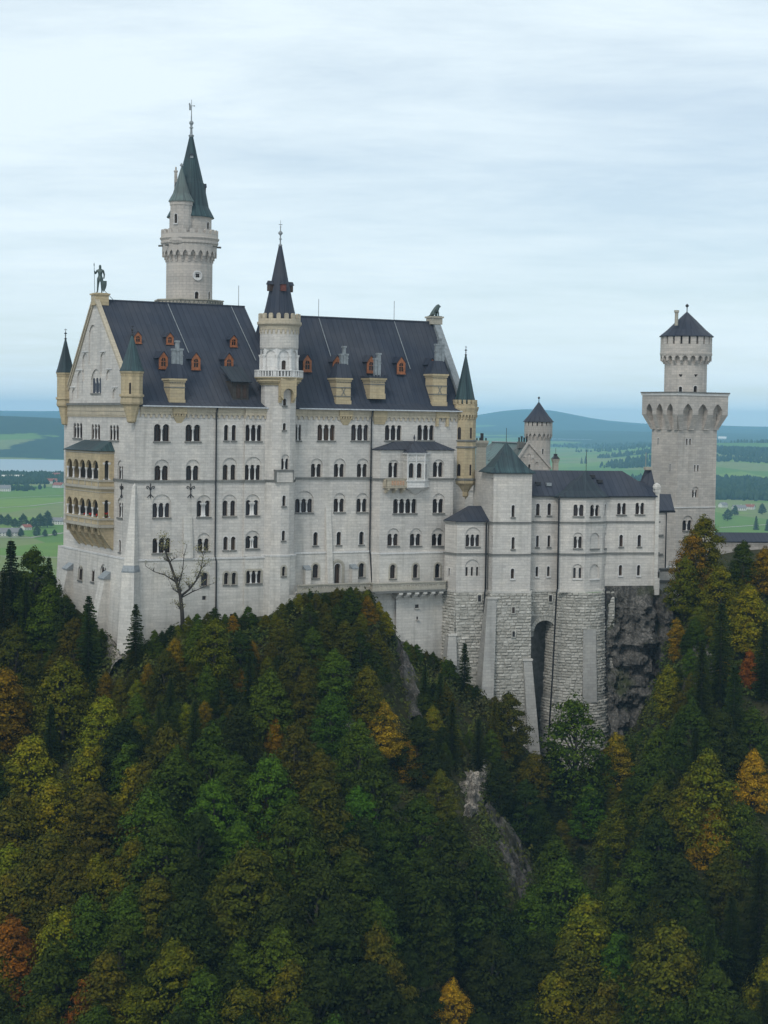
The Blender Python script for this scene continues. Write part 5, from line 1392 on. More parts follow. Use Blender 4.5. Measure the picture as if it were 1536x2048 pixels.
m_ = MB(); m_.box(-ex + .12, wS + ex - .12, -ex + .12, dS + ex - .12, zt - .45, zt); SB.part(m_, 'platform_slab', M['trim'])
m_ = MB(); m_.band(sf, [(0, dS), (0, 0), (wS, 0)], sz(1015) - .12, sz(1015) + .12, .14); SB.part(m_, 'string_course', M['trim'])
cxs, cys = wS / 2, dS / 2
cpx, _ = project(Matrix.Rotation(TS, 3, 'Z') @ Vector((cxs, cys, sz(760))) + sf.o)
Yc = (Matrix.Rotation(TS, 3, 'Z') @ Vector((cxs, cys, 0)) + sf.o).y; mpc = Yc / FPX
rz = lambda y, r=4.0: at(1372, y, Yc - r).z
r4 = 42.5 * mpc
m_ = MB(); F4 = ring_facets(sf, cxs, cys, r4, 18, rz(792), rz(704), -PI / 2 - PI / 18 - TS)
for a, b, t, bo in ((1357.5, 1364, 773, 786), (1387, 1394.5, 771.5, 786)): ring_window(SB, m_, F4, a, b, t, bo, sill=False)
for x0, x1 in ((1357.5, 1365), (1388.5, 1395.5)):
    F = [F for F in F4 if F.front() and 0 <= F.inv((x0 + x1) / 2, 750)[0] <= F.len][0]
    a_, z1 = F.inv(x0, 748.5); b_, z0 = F.inv(x1, 753.5); a_ = max(a_, .05); b_ = min(b_, F.len - .05); F.holes.append(([(a_ + .2, z0), (b_ - .2, z0), (b_, z1), (a_, z1)], .5)); g = MB(); g.poly([F.P(a_, z0, .4), F.P(b_, z0, .4), F.P(b_, z1, .4), F.P(a_, z1, .4)]); SB.part(g, 'loophole', M['glass'])
for F in F4: m_.panel(F)
tp = SB.part(m_, 'round_top', M['tower'])
m_ = MB(); r5 = 51 * mpc; machicolation(m_, sf, cxs, cys, r4, r5, rz(727), rz(707), 20, .05, False, 3, .34)
m_.lathe(cxs, cys, [(r4 - .1, rz(714)), (r5 - .02, rz(711)), (r5 + .08, rz(708)), (r5 + .1, rz(705.5)), (r5, rz(705)), (r5, rz(688)), (r5 - .4, rz(688)), (r5 - .4, rz(700))], 40)
merlons(m_, cxs, cys, r5, rz(688.2), rz(672), 20, .4, .74, .05, False); SB.part(m_, 'battlement', M['tower'], tp)
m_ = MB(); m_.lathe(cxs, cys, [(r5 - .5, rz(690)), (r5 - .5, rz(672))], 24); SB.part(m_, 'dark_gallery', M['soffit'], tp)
m_ = MB(); m_.lathe(cxs, cys, [(r5 + .3, rz(672.5)), (r5 + .3, rz(671)), (r5 * .75, rz(658)), (r5 * .4, rz(640)), (.2, rz(624.5, 0))], 16); rf_ = SB.part(m_, 'roof', M['roof'], tp)
m_ = MB(); m_.lathe(cxs, cys, [(.2, rz(626, 0)), (.1, rz(623, 0)), (.1, rz(615, 0)), (.36, rz(612.5, 0)), (.36, rz(610.5, 0)), (.03, rz(607.5, 0))], 10); SB.part(m_, 'ball_finial', M['iron'], rf_, True)
xx = sf.x_at(1353, cys - 1.5, 635); m_ = MB(); m_.lathe(xx, cys - 1.5, [(.38, rz(652, 2)), (.36, rz(627, 2)), (.52, rz(626, 2)), (.52, rz(621.5, 2))], 10); SB.part(m_, 'chimney', M['sandlow'], tp)

# ------------------------------------------------------------------ small watch tower of the gatehouse, far behind
YW = 430.0; mp = YW / FPX
WB = Building('watch_tower', 'small round watch tower with battlements and dark cone roof behind the green roof', 'tower', tower_frame(1076, 900, YW), 0)
wf = WB.fr; wz = lambda y: at(1076, y, YW - 3).z
r6 = 24.5 * mp; r7 = 28 * mp
m_ = MB(); F6 = ring_facets(wf, 0, 0, r6, 16, wz(1010), wz(858), -PI / 2 - PI / 16)
ring_window(WB, m_, F6, 1084, 1087.5, 897, 908, sill=False)
for F in F6: m_.panel(F)
wo = WB.part(m_, 'shaft', M['tower'])
m_ = MB(); machicolation(m_, wf, 0, 0, r6, r7, wz(878.5), wz(862), 18, 0, True, 3, .36)
m_.lathe(0, 0, [(r6, wz(868)), (r7, wz(865)), (r7, wz(852)), (r7 - .4, wz(852)), (r7 - .4, wz(860))], 36)
merlons(m_, 0, 0, r7, wz(852.2), wz(843.5), 18, .4, .74, 0, False); WB.part(m_, 'battlement', M['tower'])
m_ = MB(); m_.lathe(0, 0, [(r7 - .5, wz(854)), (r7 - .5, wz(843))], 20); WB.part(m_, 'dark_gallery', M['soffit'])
m_ = MB(); m_.lathe(0, 0, [(r7 + .3, wz(844)), (r7 + .3, wz(843)), (r7 * .72, wz(831)), (r7 * .36, wz(817)), (.12, wz(804))], 16); wr = WB.part(m_, 'roof', M['roof'])
m_ = MB(); m_.lathe(0, 0, [(.1, wz(805)), (.07, wz(798)), (.25, wz(796.5)), (.25, wz(794.5)), (.02, wz(792.5))], 8); WB.part(m_, 'ball_finial', M['iron'], wr)

# ------------------------------------------------------------------ green-roofed house between palace and watch tower
YH = 378.0
HB = Building('knights_house', 'stone house with pale green metal roof and stepped gable frieze behind the square bay tower', 'house', tower_frame(1040, 960, YH), math.radians(14))
hf = HB.fr
# its ridge runs away to the left; the gable looks towards the right front
gl = hf.x_at(1034, 0, 945); gr_ = hf.x_at(1099, 0, 945); gm = hf.x_at(1057, 0, 888); zE = hf.z_at(1095, 936, 0); zA = hf.z_at(1057, 887, 0)
FHg = Facet(hf, (gl - 1.5, 0), (gr_, 0)); L0 = gr_ - gl + 1.5; gmx = gm - gl + 1.5
zEl = zE
ol = [(0, -40), (L0, -40), (L0, zE), (gmx, zA), (0, zEl - 1)]
m_ = MB()
hole, _, _ = arch(FHg.inv(1056.5, 935)[0] + .0, FHg.inv(1061, 935)[0], hf.z_at(1058, 939, 0), hf.z_at(1058, 928.5, 0), 1)
recs = []
for x0, x1, yt, yb in ((1054, 1061.5, 907, 925), (1063.5, 1068.5, 916, 926), (1045, 1051, 914, 926), (1071, 1077, 924, 932)):
    o_, _, _ = arch(FHg.inv(x0, 915)[0], FHg.inv(x1, 915)[0], hf.z_at(1058, yb, 0), hf.z_at(1058, yt, 0), 1); recs.append(o_)
m_.tess(FHg, ol, [hole] + recs, 0); m_.reveal(FHg, hole, 0, .5)
for o_ in recs: m_.reveal(FHg, o_, 0, .15); m_.tess(FHg, o_, [], .15)
gh = HB.part(m_, 'gable', M['tower'])
g = MB(); g.tess(FHg, hole, [], .45); HB.part(g, 'pane', M['glass'], gh)
m_ = MB()
for s0, z0, s1, z1 in ((gmx, zA, L0 + .3, zE - .2), (0, zEl - 1, gmx, zA)): m_.hexa([FHg.P(s0, z0 - .1, -.3), FHg.P(s1, z1 - .1, -.3), FHg.P(s1, z1 - .1, .5), FHg.P(s0, z0 - .1, .5), FHg.P(s0, z0 + .5, -.3), FHg.P(s1, z1 + .5, -.3), FHg.P(s1, z1 + .5, .5), FHg.P(s0, z0 + .5, .5)])
HB.part(m_, 'coping', M['tower'], gh)
# roof: ridge from the gable back to the left
Lr = 21.0
xr_ = gm; dirv = Vector((hf.x_at(985, Lr * .75, 884) - gm, Lr * .75, 0))
Q = Vector((gm, .3, zA)); Q2 = Q + dirv
zq = hf.z_at(946, 962, 6)
E1 = Vector((gl - 8.6, -2.2, hf.z_at(962, 958, 0))); E2 = E1 + dirv
m_ = MB(); m_.slab([E2, E1, Vector((gl - 1.0, .2, zEl - 1)), Q, Q2], .15)
m_.slab([Q, Vector((gr_ + .2, .3, zE)), Vector((gr_ + .2, .3, zE)) + dirv, Q2], .15)
hr = HB.part(m_, 'roof', M['copper_pale'])
m_ = MB(); m_.tube([Q + Vector((-.3, .3, .1)), Q2 + Vector((0, 0, .1))], .16, 6); HB.part(m_, 'ridge_cap', M['zinc'], hr)
p_ = Q + dirv * .08; m_ = MB(); m_.box(p_.x - 1.5, p_.x + .6, p_.y - .5, p_.y + .7, p_.z - 1, p_.z + .35); mo = HB.part(m_, 'chimney', M['ledge'], hr)
for k in range(4):
    f_ = MB(); f_.lathe(p_.x - 1.3 + .55 * k, p_.y, [(.19, p_.z + .3), (.17, p_.z + 1.0 + .25 * (k % 2)), (.24, p_.z + 1.05 + .25 * (k % 2)), (.24, p_.z + 1.2 + .25 * (k % 2))], 8); HB.part(f_, 'flue', M['iron'], mo)
# pale chimney with pots, left
zc = lambda y: at(962, y, YH - 8).z
cy_ = -6.0; cx_ = hf.x_at(964, cy_, 900); m_ = MB(); w_ = .85
zz0, zz1 = hf.z_at(964, 935, cy_), hf.z_at(964, 881, cy_)
m_.box(cx_ - w_, cx_ + w_, cy_, cy_ + 1.4, zz0 - 2, zz1 - .8); m_.hexa([(cx_ - w_, cy_, zz1 - 1.4), (cx_ + w_, cy_, zz1 - 1.4), (cx_ + w_, cy_ + 1.4, zz1 - 1.4), (cx_ - w_, cy_ + 1.4, zz1 - 1.4), (cx_ - w_ - .4, cy_ - .4, zz1 - .5), (cx_ + w_ + .4, cy_ - .4, zz1 - .5), (cx_ + w_ + .4, cy_ + 1.8, zz1 - .5), (cx_ - w_ - .4, cy_ + 1.8, zz1 - .5)]); m_.box(cx_ - w_ - .4, cx_ + w_ + .4, cy_ - .4, cy_ + 1.8, zz1 - .5, zz1)
co = HB.part(m_, 'chimney', M['sandlow'])
for dx, h, r in ((-.95, .5, .16), (-.3, .55, .16), (.1, 1.45, .34), (.95, .5, .16)):
    f_ = MB(); f_.lathe(cx_ + dx, cy_ + .5, [(r, zz1 - .05), (r, zz1 + h)], 8); HB.part(f_, 'flue', M['iron'], co)
# chimney at the right foot of the gable
cy_ = -1.0; cx_ = hf.x_at(1112.5, cy_, 925); z0, z1 = hf.z_at(1112, 945, cy_), hf.z_at(1112, 917, cy_)
m_ = MB(); m_.box(cx_ - .5, cx_ + .5, cy_, cy_ + 1, z0 - 3, z1 - .3); m_.hexa([(cx_ - .5, cy_, z1 - .9), (cx_ + .5, cy_, z1 - .9), (cx_ + .5, cy_ + 1, z1 - .9), (cx_ - .5, cy_ + 1, z1 - .9), (cx_ - .72, cy_ - .2, z1 - .1), (cx_ + .72, cy_ - .2, z1 - .1), (cx_ + .72, cy_ + 1.2, z1 - .1), (cx_ - .72, cy_ + 1.2, z1 - .1)]); co = HB.part(m_, 'chimney', M['sandlow'])
f_ = MB(); f_.hexa([(cx_ - .72, cy_ - .2, z1 - .08), (cx_ + .72, cy_ - .2, z1 - .08), (cx_ + .72, cy_ + 1.2, z1 - .08), (cx_ - .72, cy_ + 1.2, z1 - .08), (cx_ - .25, cy_ + .3, z1 + .6), (cx_ + .25, cy_ + .3, z1 + .6), (cx_ + .25, cy_ + .8, z1 + .6), (cx_ - .25, cy_ + .8, z1 + .6)]); f_.box(cx_ - .3, cx_ + .3, cy_ + .25, cy_ + .85, z1 + .55, z1 + .95); f_.tube([(cx_, cy_ + .5, z1 + .9), (cx_, cy_ + .5, z1 + 2.1)], .04, 4); HB.part(f_, 'cap', M['iron'], co)
# the wall below the green roof on the left, with its frieze
Fw = Facet(hf, (E1.x - 4, E1.y + 1.2), (gl + 1, E1.y + 1.2), -45, E1.z - .1)
m_ = MB(); m_.panel(Fw); hw = HB.part(m_, 'wall', M['stone'])
m_ = MB(); zt_ = E1.z
for k in range(14): m_.fbox(Fw, .3 + k * .72, .6 + k * .72, zt_ - 1.2, zt_ - .75, -.2, .1)
m_.fbox(Fw, 0, Fw.len, zt_ - .75, zt_ - .4, -.3, .1); m_.fbox(Fw, 0, Fw.len, zt_ - 2.4, zt_ - 2.2, -.15, .1)
for k in (0.45, .75): m_.fbox(Fw, Fw.len * k, Fw.len * k + .35, zt_ - 14, zt_ - 2.4, -.18, .1)
HB.part(m_, 'cornice', M['tower'], hw)
# ------------------------------------------------------------------ the lower wing on the rusticated base
TK = math.radians(14); OK_ = at(1090, 1100, 326.0)
WG = Building('lower_wing', 'three-storey limestone wing with bay towers on a rough block base beside the palace', 'castle wing', (OK_.x, OK_.y, 0.0), TK)
wf = WG.fr; kx_ = wf.x_at
zk = lambda px, y, yo: wf.z_at(px, y, yo)
y1_, y2_, y3_, y4_, y5_ = .3, -2.5, 0.0, -2.6, .2
zS1 = zk(1020, 1045, y2_); zS2 = zk(1020, 1109, y2_); zBs = zk(1020, 1184, y2_); zEv = zk(1240, 992, y5_)
wl_ = MB(); wpl = MB()
def wwin(F, *a, **k): return window(WG, wl_, F, *a, **k)
zK1 = zk(931, 1042, y1_); zK2 = zk(1020, 944, y2_)
xa = kx_(891, 3.0); xb_ = kx_(915, y1_ - .6); xc = kx_(977, y1_ - .6); xd = kx_(987, y2_); xe = kx_(1063.5, y2_)
K1a = WG.facet((xa, 3.0), (xb_, y1_ - .6), zBs, zK1); K1 = WG.facet((xb_, y1_ - .6), (xc, y1_ - .6), zBs, zK1)
xk2l = xd - .05
K2l = WG.facet((xk2l, y2_ + 3.2), (xd, y2_), zBs, zK2); K2 = WG.facet((xd, y2_), (xe, y2_), zBs, zK2); K2r = WG.facet((xe, y2_), (xe, y2_ + 6), zBs, zK2)
xf = kx_(1119, y3_)
K3 = WG.facet((xe - .2, y3_), (xf + .6, y3_), zBs, zEv)
xg, xh, xi, xj = kx_(1119.5, y4_ + .9), kx_(1172, y4_), kx_(1206, y4_ + 1.7), kx_(1213.5, y5_ + .0)
K4 = WG.facet((xg, y4_ + .9), (xh, y4_), zBs, zEv); K4b = WG.facet((xh, y4_), (xi, y4_ + 1.7), zBs, zEv); K4c = WG.facet((xi, y4_ + 1.7), (xj, y5_), zBs, zEv)
xk = kx_(1311, y5_)
K5 = WG.facet((xj - .3, y5_), (xk, y5_), zBs, zEv)
# windows
wwin(K1, 932, 959.5, 1069, 1093, n=3, relief=1054.5); wwin(K1, 931.5, 957.5, 1134, 1152, n=3, relief=1119, sill=False, cols=False, gap=.55)
wwin(K1a, 896.5, 900.5, 1136, 1151, sill=False)
for t, b in ((1010, 1034), (1074, 1098)): wwin(K2, 1023, 1029.5, t, b)
wwin(K2, 1021.5, 1028.5, 1137, 1157, sillmat='trim')
for t, b in ((955, 980), (1008, 1033), (1072, 1097), (1135, 1156)): wwin(K2l, 983.2, 985.2, t, b, sill=False, rim=0)
for a, b, t, bo, sm in ((1072, 1079.5, 1007, 1031, 'ledge'), (1095, 1102.5, 1006.5, 1030.5, 'ledge'), (1072, 1077.5, 1071, 1094, 'ledge'), (1095, 1101, 1070.5, 1093.5, 'ledge'), (1071, 1076.5, 1133, 1153, 'trim'), (1094, 1099.5, 1132.5, 1152.5, 'trim')): wwin(K3, a, b, t, bo, sillmat=sm)
wwin(K4, 1147, 1167, 1009, 1032, n=2); wwin(K4b, 1180.5, 1199, 1009.5, 1032.5, n=2); wwin(K4c, 1208.6, 1211.6, 1008, 1031, sill=False)
wwin(K4, 1147.5, 1164, 1073, 1096.5, n=2, relief=1065); wwin(K4b, 1181, 1197.5, 1073, 1097, n=2, relief=1065.5, blind=True); wwin(K4c, 1208.3, 1211.3, 1073, 1096, n=1, relief=1066)
wwin(K4, 1146.5, 1163, 1135.5, 1156.5, n=2, relief=1128, sillmat='trim', cols=False, gap=.5); wwin(K4b, 1180.5, 1197, 1136, 1157, n=2, relief=1128.5, blind=True, sillmat='trim'); wwin(K4c, 1208.2, 1211, 1136, 1156, relief=1128, sill=False)
wwin(K5, 1234.5, 1252, 1006, 1029, n=2); wwin(K5, 1271, 1288.5, 1005.5, 1028.5, n=2)
for a, b in ((1238.5, 1246), (1275, 1282.5)): wwin(K5, a, b, 1069.5, 1093)
for a, b in ((1237.5, 1244.5), (1274, 1280.5)): wwin(K5, a, b, 1130, 1151, sillmat='trim')
for F in (K1a, K1, K2l, K2, K2r, K3, K4, K4b, K4c, K5): wl_.panel(F)
# far sides
D_ = 9.5
for a_, b_, z in (((xk, y5_), (xk, D_), zEv), ((xk, D_), (xe, D_), zEv), ((xe, D_), (xd, D_), zK2), ((xk2l, D_), (xk2l, y2_ + 3.2), zK2), ((xe, y2_ + 6), (xe, D_), zK2)): wl_.panel(WG.facet(a_, b_, zBs, z))
WG.part(wl_, 'wall', M['stone'])
# string courses
m_ = MB(); plan = [(xa, 3.0), (xb_, y1_ - .6), (xc, y1_ - .6)]; plan2 = [(xk2l, y2_ + 3.2), (xd, y2_), (xe, y2_), (xe, y3_)]; plan3 = [(xe, y3_), (xf, y3_)]; plan4 = [(xg, y4_ + .9), (xh, y4_), (xi, y4_ + 1.7), (xj, y5_), (xk + .9, y5_)]
for p, zs_ in ((plan, (zS2,)), (plan2, (zS1, zS2)), (plan3, (zS1, zS2)), (plan4, (zS1, zS2))):
    for z in zs_: m_ = MB(); m_.band(wf, p, z - .2, z + .12, .2); WG.part(m_, 'string_course', M['ledge'])
m_ = MB()
for p in (plan, plan2, plan3, plan4[:-1]): m_.band(wf, p, zBs - .2, zBs + .2, .32, .3)
m_.box(xk - .1, xk + .6, y5_ - .35, y5_ + .6, zBs, zk(1316, 985, y5_)); m_.box(xk - .2, xk + .75, y5_ - .5, y5_ + .8, zk(1316, 985, y5_), zk(1316, 978, y5_)); m_.lathe(xk + .25, y5_ + .1, [(.7, zk(1316, 978, y5_)), (.75, zk(1316, 974, y5_)), (.6, zk(1316, 969, y5_)), (.05, zk(1316, 965.5, y5_))], 10)
m_.box(xk + .0, xk + .9, y5_ - .5, y5_ + .5, zBs - 1.0, zk(1316, 1156, y5_))
WG.part(m_, 'corner_pier', M['stone_low'])
# roofs
m_ = MB(); zr1 = zk(930, 1012, 3.6)
e_ = .4
A = (xa - .3, 3.2, zK1); B_ = (xb_ - .2, y1_ - .6 - e_, zK1); C_ = (xc + .6, y1_ - .6 - e_, zK1); C2 = (xc + .6, 4.6, zr1); T_ = (kx_(937, 4.6), 4.6, zr1)
m_.slab([B_, C_, C2, T_], .12); m_.slab([A, B_, T_], .12); WG.part(m_, 'low_roof', M['roof'])
m_ = MB(); xm_ = (xd + xe) / 2 - .4; ym_ = y2_ + 3.0; zt_ = zk(1020, 884, ym_)
def pyramid(mb, x0, x1, y0, y1, z0, tip, zt, flare=.16):
    c = [(x0, y0), (x1, y0), (x1, y1), (x0, y1)]
    L1 = [(x, y, z0) for x, y in c]; L2 = [(tip[0] + (x - tip[0]) * .74, tip[1] + (y - tip[1]) * .74, z0 + (zt - z0) * flare) for x, y in c]; L3 = [(tip[0] + (x - tip[0]) * .36, tip[1] + (y - tip[1]) * .36, z0 + (zt - z0) * .56) for x, y in c]; T = [(tip[0], tip[1], zt)]
    mb.add([(x, y, z - .15) for x, y, z in L1] + L1 + L2 + L3 + T, [(3, 2, 1, 0)] + [(a + i, a + (i + 1) % 4, a + 4 + (i + 1) % 4, a + 4 + i) for a in (0, 4, 8) for i in range(4)] + [(12 + i, 12 + (i + 1) % 4, 16) for i in range(4)])
pyramid(m_, xd - .8, xe + .5, y2_ - .6, y2_ + 6.6, zK2 - .05, (xm_, ym_), zt_); r_ = WG.part(m_, 'tent_roof', M['copper'])
m_ = MB(); m_.tube([(xm_, ym_, zt_ - .2), (xm_, ym_, zk(1020, 856, ym_))], .05, 5); WG.part(m_, 'lightning_rod', M['iron'], r_)
m_ = MB(); yr_ = 5.0; zR = zk(1150, 941, yr_)
xr1 = kx_(1243, yr_); xe2 = xk + .2; zm = zk(1278, 962, 3.5)
m_.slab([(xe - 1, y3_ - .5, zEv), (xe2, y3_ - .35, zEv), (kx_(1276, 3.2), 3.2, zm), (xr1, yr_, zR), (xe - 1, yr_, zR)], .14)
m_.slab([(xe2, y3_ - .35, zEv), (xe2, 8, zEv + 1), (kx_(1296, 3.5), 3.6, zm), (kx_(1276, 3.2), 3.2, zm)], .14)
m_.slab([(xr1, yr_, zR), (xe2, 10, zEv), (xe - 1, 10, zEv), (xe - 1, yr_, zR)], .14)
mr = WG.part(m_, 'main_roof', M['roof'])
m_ = MB(); ta = (kx_(1171, 2.2), 2.2, zk(1171, 940, 2.2)); zq = zEv - .05
tp = [(xg - .3, y4_ + .5), (xh - .1, y4_ - .45), (xi + .35, y4_ + 1.45), (xj + .5, y5_ - .3), (xj + 1.2, 3.2), (xg - 1.4, 3.2)]
n = len(tp); L1 = [(x, y, zq) for x, y in tp]; L2 = [(ta[0] + (x - ta[0]) * .68, ta[1] + (y - ta[1]) * .68, zq + (ta[2] - zq) * .22) for x, y in tp]; L3 = [(ta[0] + (x - ta[0]) * .3, ta[1] + (y - ta[1]) * .3, zq + (ta[2] - zq) * .6) for x, y in tp]
m_.add([(x, y, z - .15) for x, y, z in L1] + L1 + L2 + L3 + [ta], [tuple(reversed(range(n)))] + [(a + i, a + (i + 1) % n, a + n + (i + 1) % n, a + n + i) for a in (0, n, 2 * n) for i in range(n)] + [(3 * n + i, 3 * n + (i + 1) % n, 4 * n) for i in range(n)])
tr = WG.part(m_, 'tent_roof', M['slate_copper'])
m_ = MB(); m_.tube([(ta[0], ta[1], ta[2] - .2), (ta[0], ta[1], zk(1171, 899, 2.2))], .05, 5); WG.part(m_, 'lightning_rod', M['iron'], tr)
for px, py in ((1096, 969), (1075, 967), (1198, 962), (1183, 952)):
    yy = y3_ - .4 + (yr_ - y3_) * (992 - py) / 51.0; x_ = kx_(px, yy); z_ = zEv + (zR - zEv) * (992 - py) / 51.0; m_ = MB(); m_.box(x_ - .45, x_ + .45, yy - .5, yy + .5, z_ - .3, z_ + .25); WG.part(m_, 'roof_hatch', M['zinc' if px == 1096 else 'iron'], mr)
# stepped gable piece at the right end
m_ = MB(); xg0 = kx_(1284, 2.0); xg1 = kx_(1314, 1.0); zgt = zk(1296, 938, 2.4)
m_.add([(xg0, 3.6, zm - .6), (xk + .5, .4, zEv - .1), (xk + .5, 6.5, zEv), (kx_(1289, 3.4), 3.4, zgt), (kx_(1301, 3.4), 3.4, zgt), (xk + .6, 3.4, zEv + 2.2)], [(0, 1, 4, 3), (1, 5, 4), (1, 2, 5), (2, 3, 4, 5), (0, 3, 2)]); ge = WG.part(m_, 'end_gable', M['roof'])
m_ = MB(); m_.box(kx_(1288, 3.4), kx_(1302, 3.4), 2.9, 3.9, zgt - .2, zgt + .35); m_.tube([(kx_(1290, 3.4), 3.4, zgt), (kx_(1290, 3.4), 3.4, zk(1290, 905, 3.4))], .05, 5); WG.part(m_, 'ridge_block', M['sandlow'], ge)
for p, z in (([(xe, y3_), (xf, y3_)], zEv), (plan4[:-1] + [(xk, y5_)], zEv), (plan2[:3], zK2), (plan, zK1)): m_ = MB(); m_.band(wf, p, z - .38, z - .07, .3); WG.part(m_, 'eaves', M['ledge'])
# drainpipes
def kpipe(px, y, yt, yb, bend=0):
    x_ = kx_(px, y); zt, zb = zk(px, yt, y), zk(px, yb, y); pipe([(x_, y - .5, zt), (x_, y - .2, zt - .8), (x_ + bend * .4, y - .2, (zt + zb) / 2), (x_ + bend, y - .25, zb)], 'drainpipe', WG, .15)
kpipe(973, y1_ - 1.0, 1040, 1178); kpipe(1117.5, y4_ + .5, 992, 1178); kpipe(972, y1_ - 1.5, 1178, 1330, -.3); kpipe(1116, y4_ - .8, 1178, 1530, -1.2); kpipe(1214, y5_ - 1.1, 1174, 1490, .6)

# ---- the rusticated base
rn = random.Random(3); back = MB(); rs = MB()
def base_facet(p0, p1, zb, batter=.03, row=.52, holes=()):
    F = Facet(wf, p0, p1, zb, zBs - .2, batter); back.tess(F, [(0, zb), (F.len, zb), (F.len, F.z1), (0, F.z1)], [], .05)
    rustic(rs, F.P, F.len, zb, F.z1, row, 1.2, .2, rn); return F
zlow = -68.0
B1a = base_facet((xa - .2, 3.0), (xb_ - .1, y1_ - .85), zlow); B1 = base_facet((xb_ - .1, y1_ - .85), (xc + .4, y1_ - .85), zlow)
B2l = base_facet((xk2l - .15, y2_ + 3), (xd - .15, y2_ - .25), zlow); B2 = base_facet((xd - .15, y2_ - .25), (xe + .15, y2_ - .25), zlow, .035)
B2r = base_facet((xe + .15, y2_ - .25), (xe + .15, y2_ + 8), zlow, .0)
# round bastion under the bay: radius grows downwards
bcx = (xg + xj) / 2 + .1; bcy = y5_ + 2.6; 
zb4 = zk(1170, 1560, y4_ - 1.5); rt = (xj - xg) / 2 + .55; ry_ = (bcy - y4_ + .55) / rt
def rad(z): t = (zBs - z) / (zBs - zb4); return rt + t * 1.0 + (.3 if t > .58 else 0)
a0, a1 = PI * 1.02, PI * 1.98
Lb = rt * (a1 - a0) * 1.05
def Qb(s, z, d):
    a = a0 + (a1 - a0) * s / Lb; r = rad(z) - d
    return (bcx + r * math.cos(a), bcy + r * ry_ * math.sin(a), z)
rustic(rs, Qb, Lb, zb4 - 8, zBs - .2, .5, 1.15, .19, rn)
back.lathe(bcx, 0, [(1, 0)], 3) if False else None
nz = 14
grid = [[Qb(Lb * i / 28, zb4 - 8 + (zBs - .2 - zb4 + 8) * j / nz, .06) for i in range(29)] for j in range(nz + 1)]
back.add([p for r in grid for p in r], [(j * 29 + i, j * 29 + i + 1, (j + 1) * 29 + i + 1, (j + 1) * 29 + i) for j in range(nz) for i in range(28)])
# straight piece at the right and the arch over the cleft
B5 = base_facet((xj - .2, y5_ - .1), (kx_(1234, y5_ - .1), y5_ - .1), zlow, .0)
yA_ = y3_ - .1; F3b = Facet(wf, (xe - .1, yA_), (xg + .9, yA_), zk(1090, 1290, yA_), zBs - .2)
zsp = zk(1090, 1262, yA_); zcr = zk(1090, 1240.5, yA_); s0 = F3b.inv(1067.5, 1262)[0]; s1 = F3b.inv(1111, 1262)[0]
s0 = max(.1, s0)
ol = [(0, zsp - 1), (s0, zsp - 1), (s0, zsp)] + [((s0 + s1) / 2 + (s1 - s0) / 2 * math.cos(PI - PI * k / 14), zsp + (zcr - zsp) * math.sin(PI * k / 14)) for k in range(1, 14)] + [(s1, zsp), (s1, zsp - 1), (F3b.len, zsp - 1), (F3b.len, F3b.z1), (0, F3b.z1)]
back.prism(F3b, ol, .05, 3.0)
rustic(rs, F3b.P, F3b.len, zcr + .75, F3b.z1, .5, 1.0, .16, rn)
vs_ = MB()
for k in range(15):
    f0, f1 = PI - PI * k / 15 - .01, PI - PI * (k + 1) / 15 + .01; c = (s0 + s1) / 2; hw = (s1 - s0) / 2; hh = zcr - zsp
    q = [(c + (hw - .02) * math.cos(f), zsp + (hh - .02) * math.sin(f)) for f in (f0, f1)] + [(c + (hw + .6) * math.cos(f), zsp + (hh + .7) * math.sin(f)) for f in (f1, f0)]
    vs_.prism(F3b, q, -.12, .4)
bo_ = WG.part(back, 'base', M['mortar'])
WG.part(rs, 'rough_blocks', M['rustic'], bo_)
WG.part(vs_, 'arch_stone', M['rustic'], bo_)
m_ = MB(); cy_ = yA_ + 7
m_.add([(xe - 1, cy_, -75), (xg + 3, cy_, -75), (xg + 3, cy_, zBs - .5), (xe - 1, cy_, zBs - .5)], [(0, 1, 2, 3)])
m_.box(xe - 1, xg + 3, yA_ + .3, cy_, zcr + .15, zcr + .4)
WG.part(m_, 'cleft_wall', M['mortar'], bo_)
# smooth ashlar buttresses on the base
def kb(px0, px1, yt, yb, y, dx=0, dy=-1.6, flare=.4):
    x0, x1 = kx_(px0, y), kx_(px1, y); zt = zk(px0, yt, y); zb = zk(px0, yb, y); m_ = MB()
    m_.hexa([(x0 - flare + dx, y + dy, zb), (x1 + flare * .6 + dx, y + dy, zb), (x1 + flare * .6 + dx, y + 1.5, zb), (x0 - flare + dx, y + 1.5, zb), (x0, y - .25, zt), (x1, y - .25, zt), (x1, y + 1.5, zt), (x0, y + 1.5, zt)])
    o_ = WG.part(m_, 'buttress', M['base_stone'], bo_); m_ = MB(); m_.box(x0 - .12, x1 + .12, y - .42, y + .6, zt - .12, zt + .22); WG.part(m_, 'cap', M['stone_low'], o_)
kb(978, 996, 1197, 1400, y2_ - .3, -1.2, -2.4); kb(1052, 1069, 1320, 1560, y2_ - .9, 1.5, -2.2); kb(901, 916, 1270, 1330, y1_ - 1.4, -.3, -1.4)
m_ = MB(); sb0, sb1 = Lb * .46, Lb * .60; zz1, zz0 = zk(1172, 1258, y4_), zk(1172, 1402, y4_)
q_ = [Qb(s_, z, d) for z in (zz0, zz1) for s_, d in ((sb0, -.32), (sb1, -.32), (sb1, .2), (sb0, .2))]; m_.hexa(q_); WG.part(m_, 'buttress', M['base_stone'], bo_)
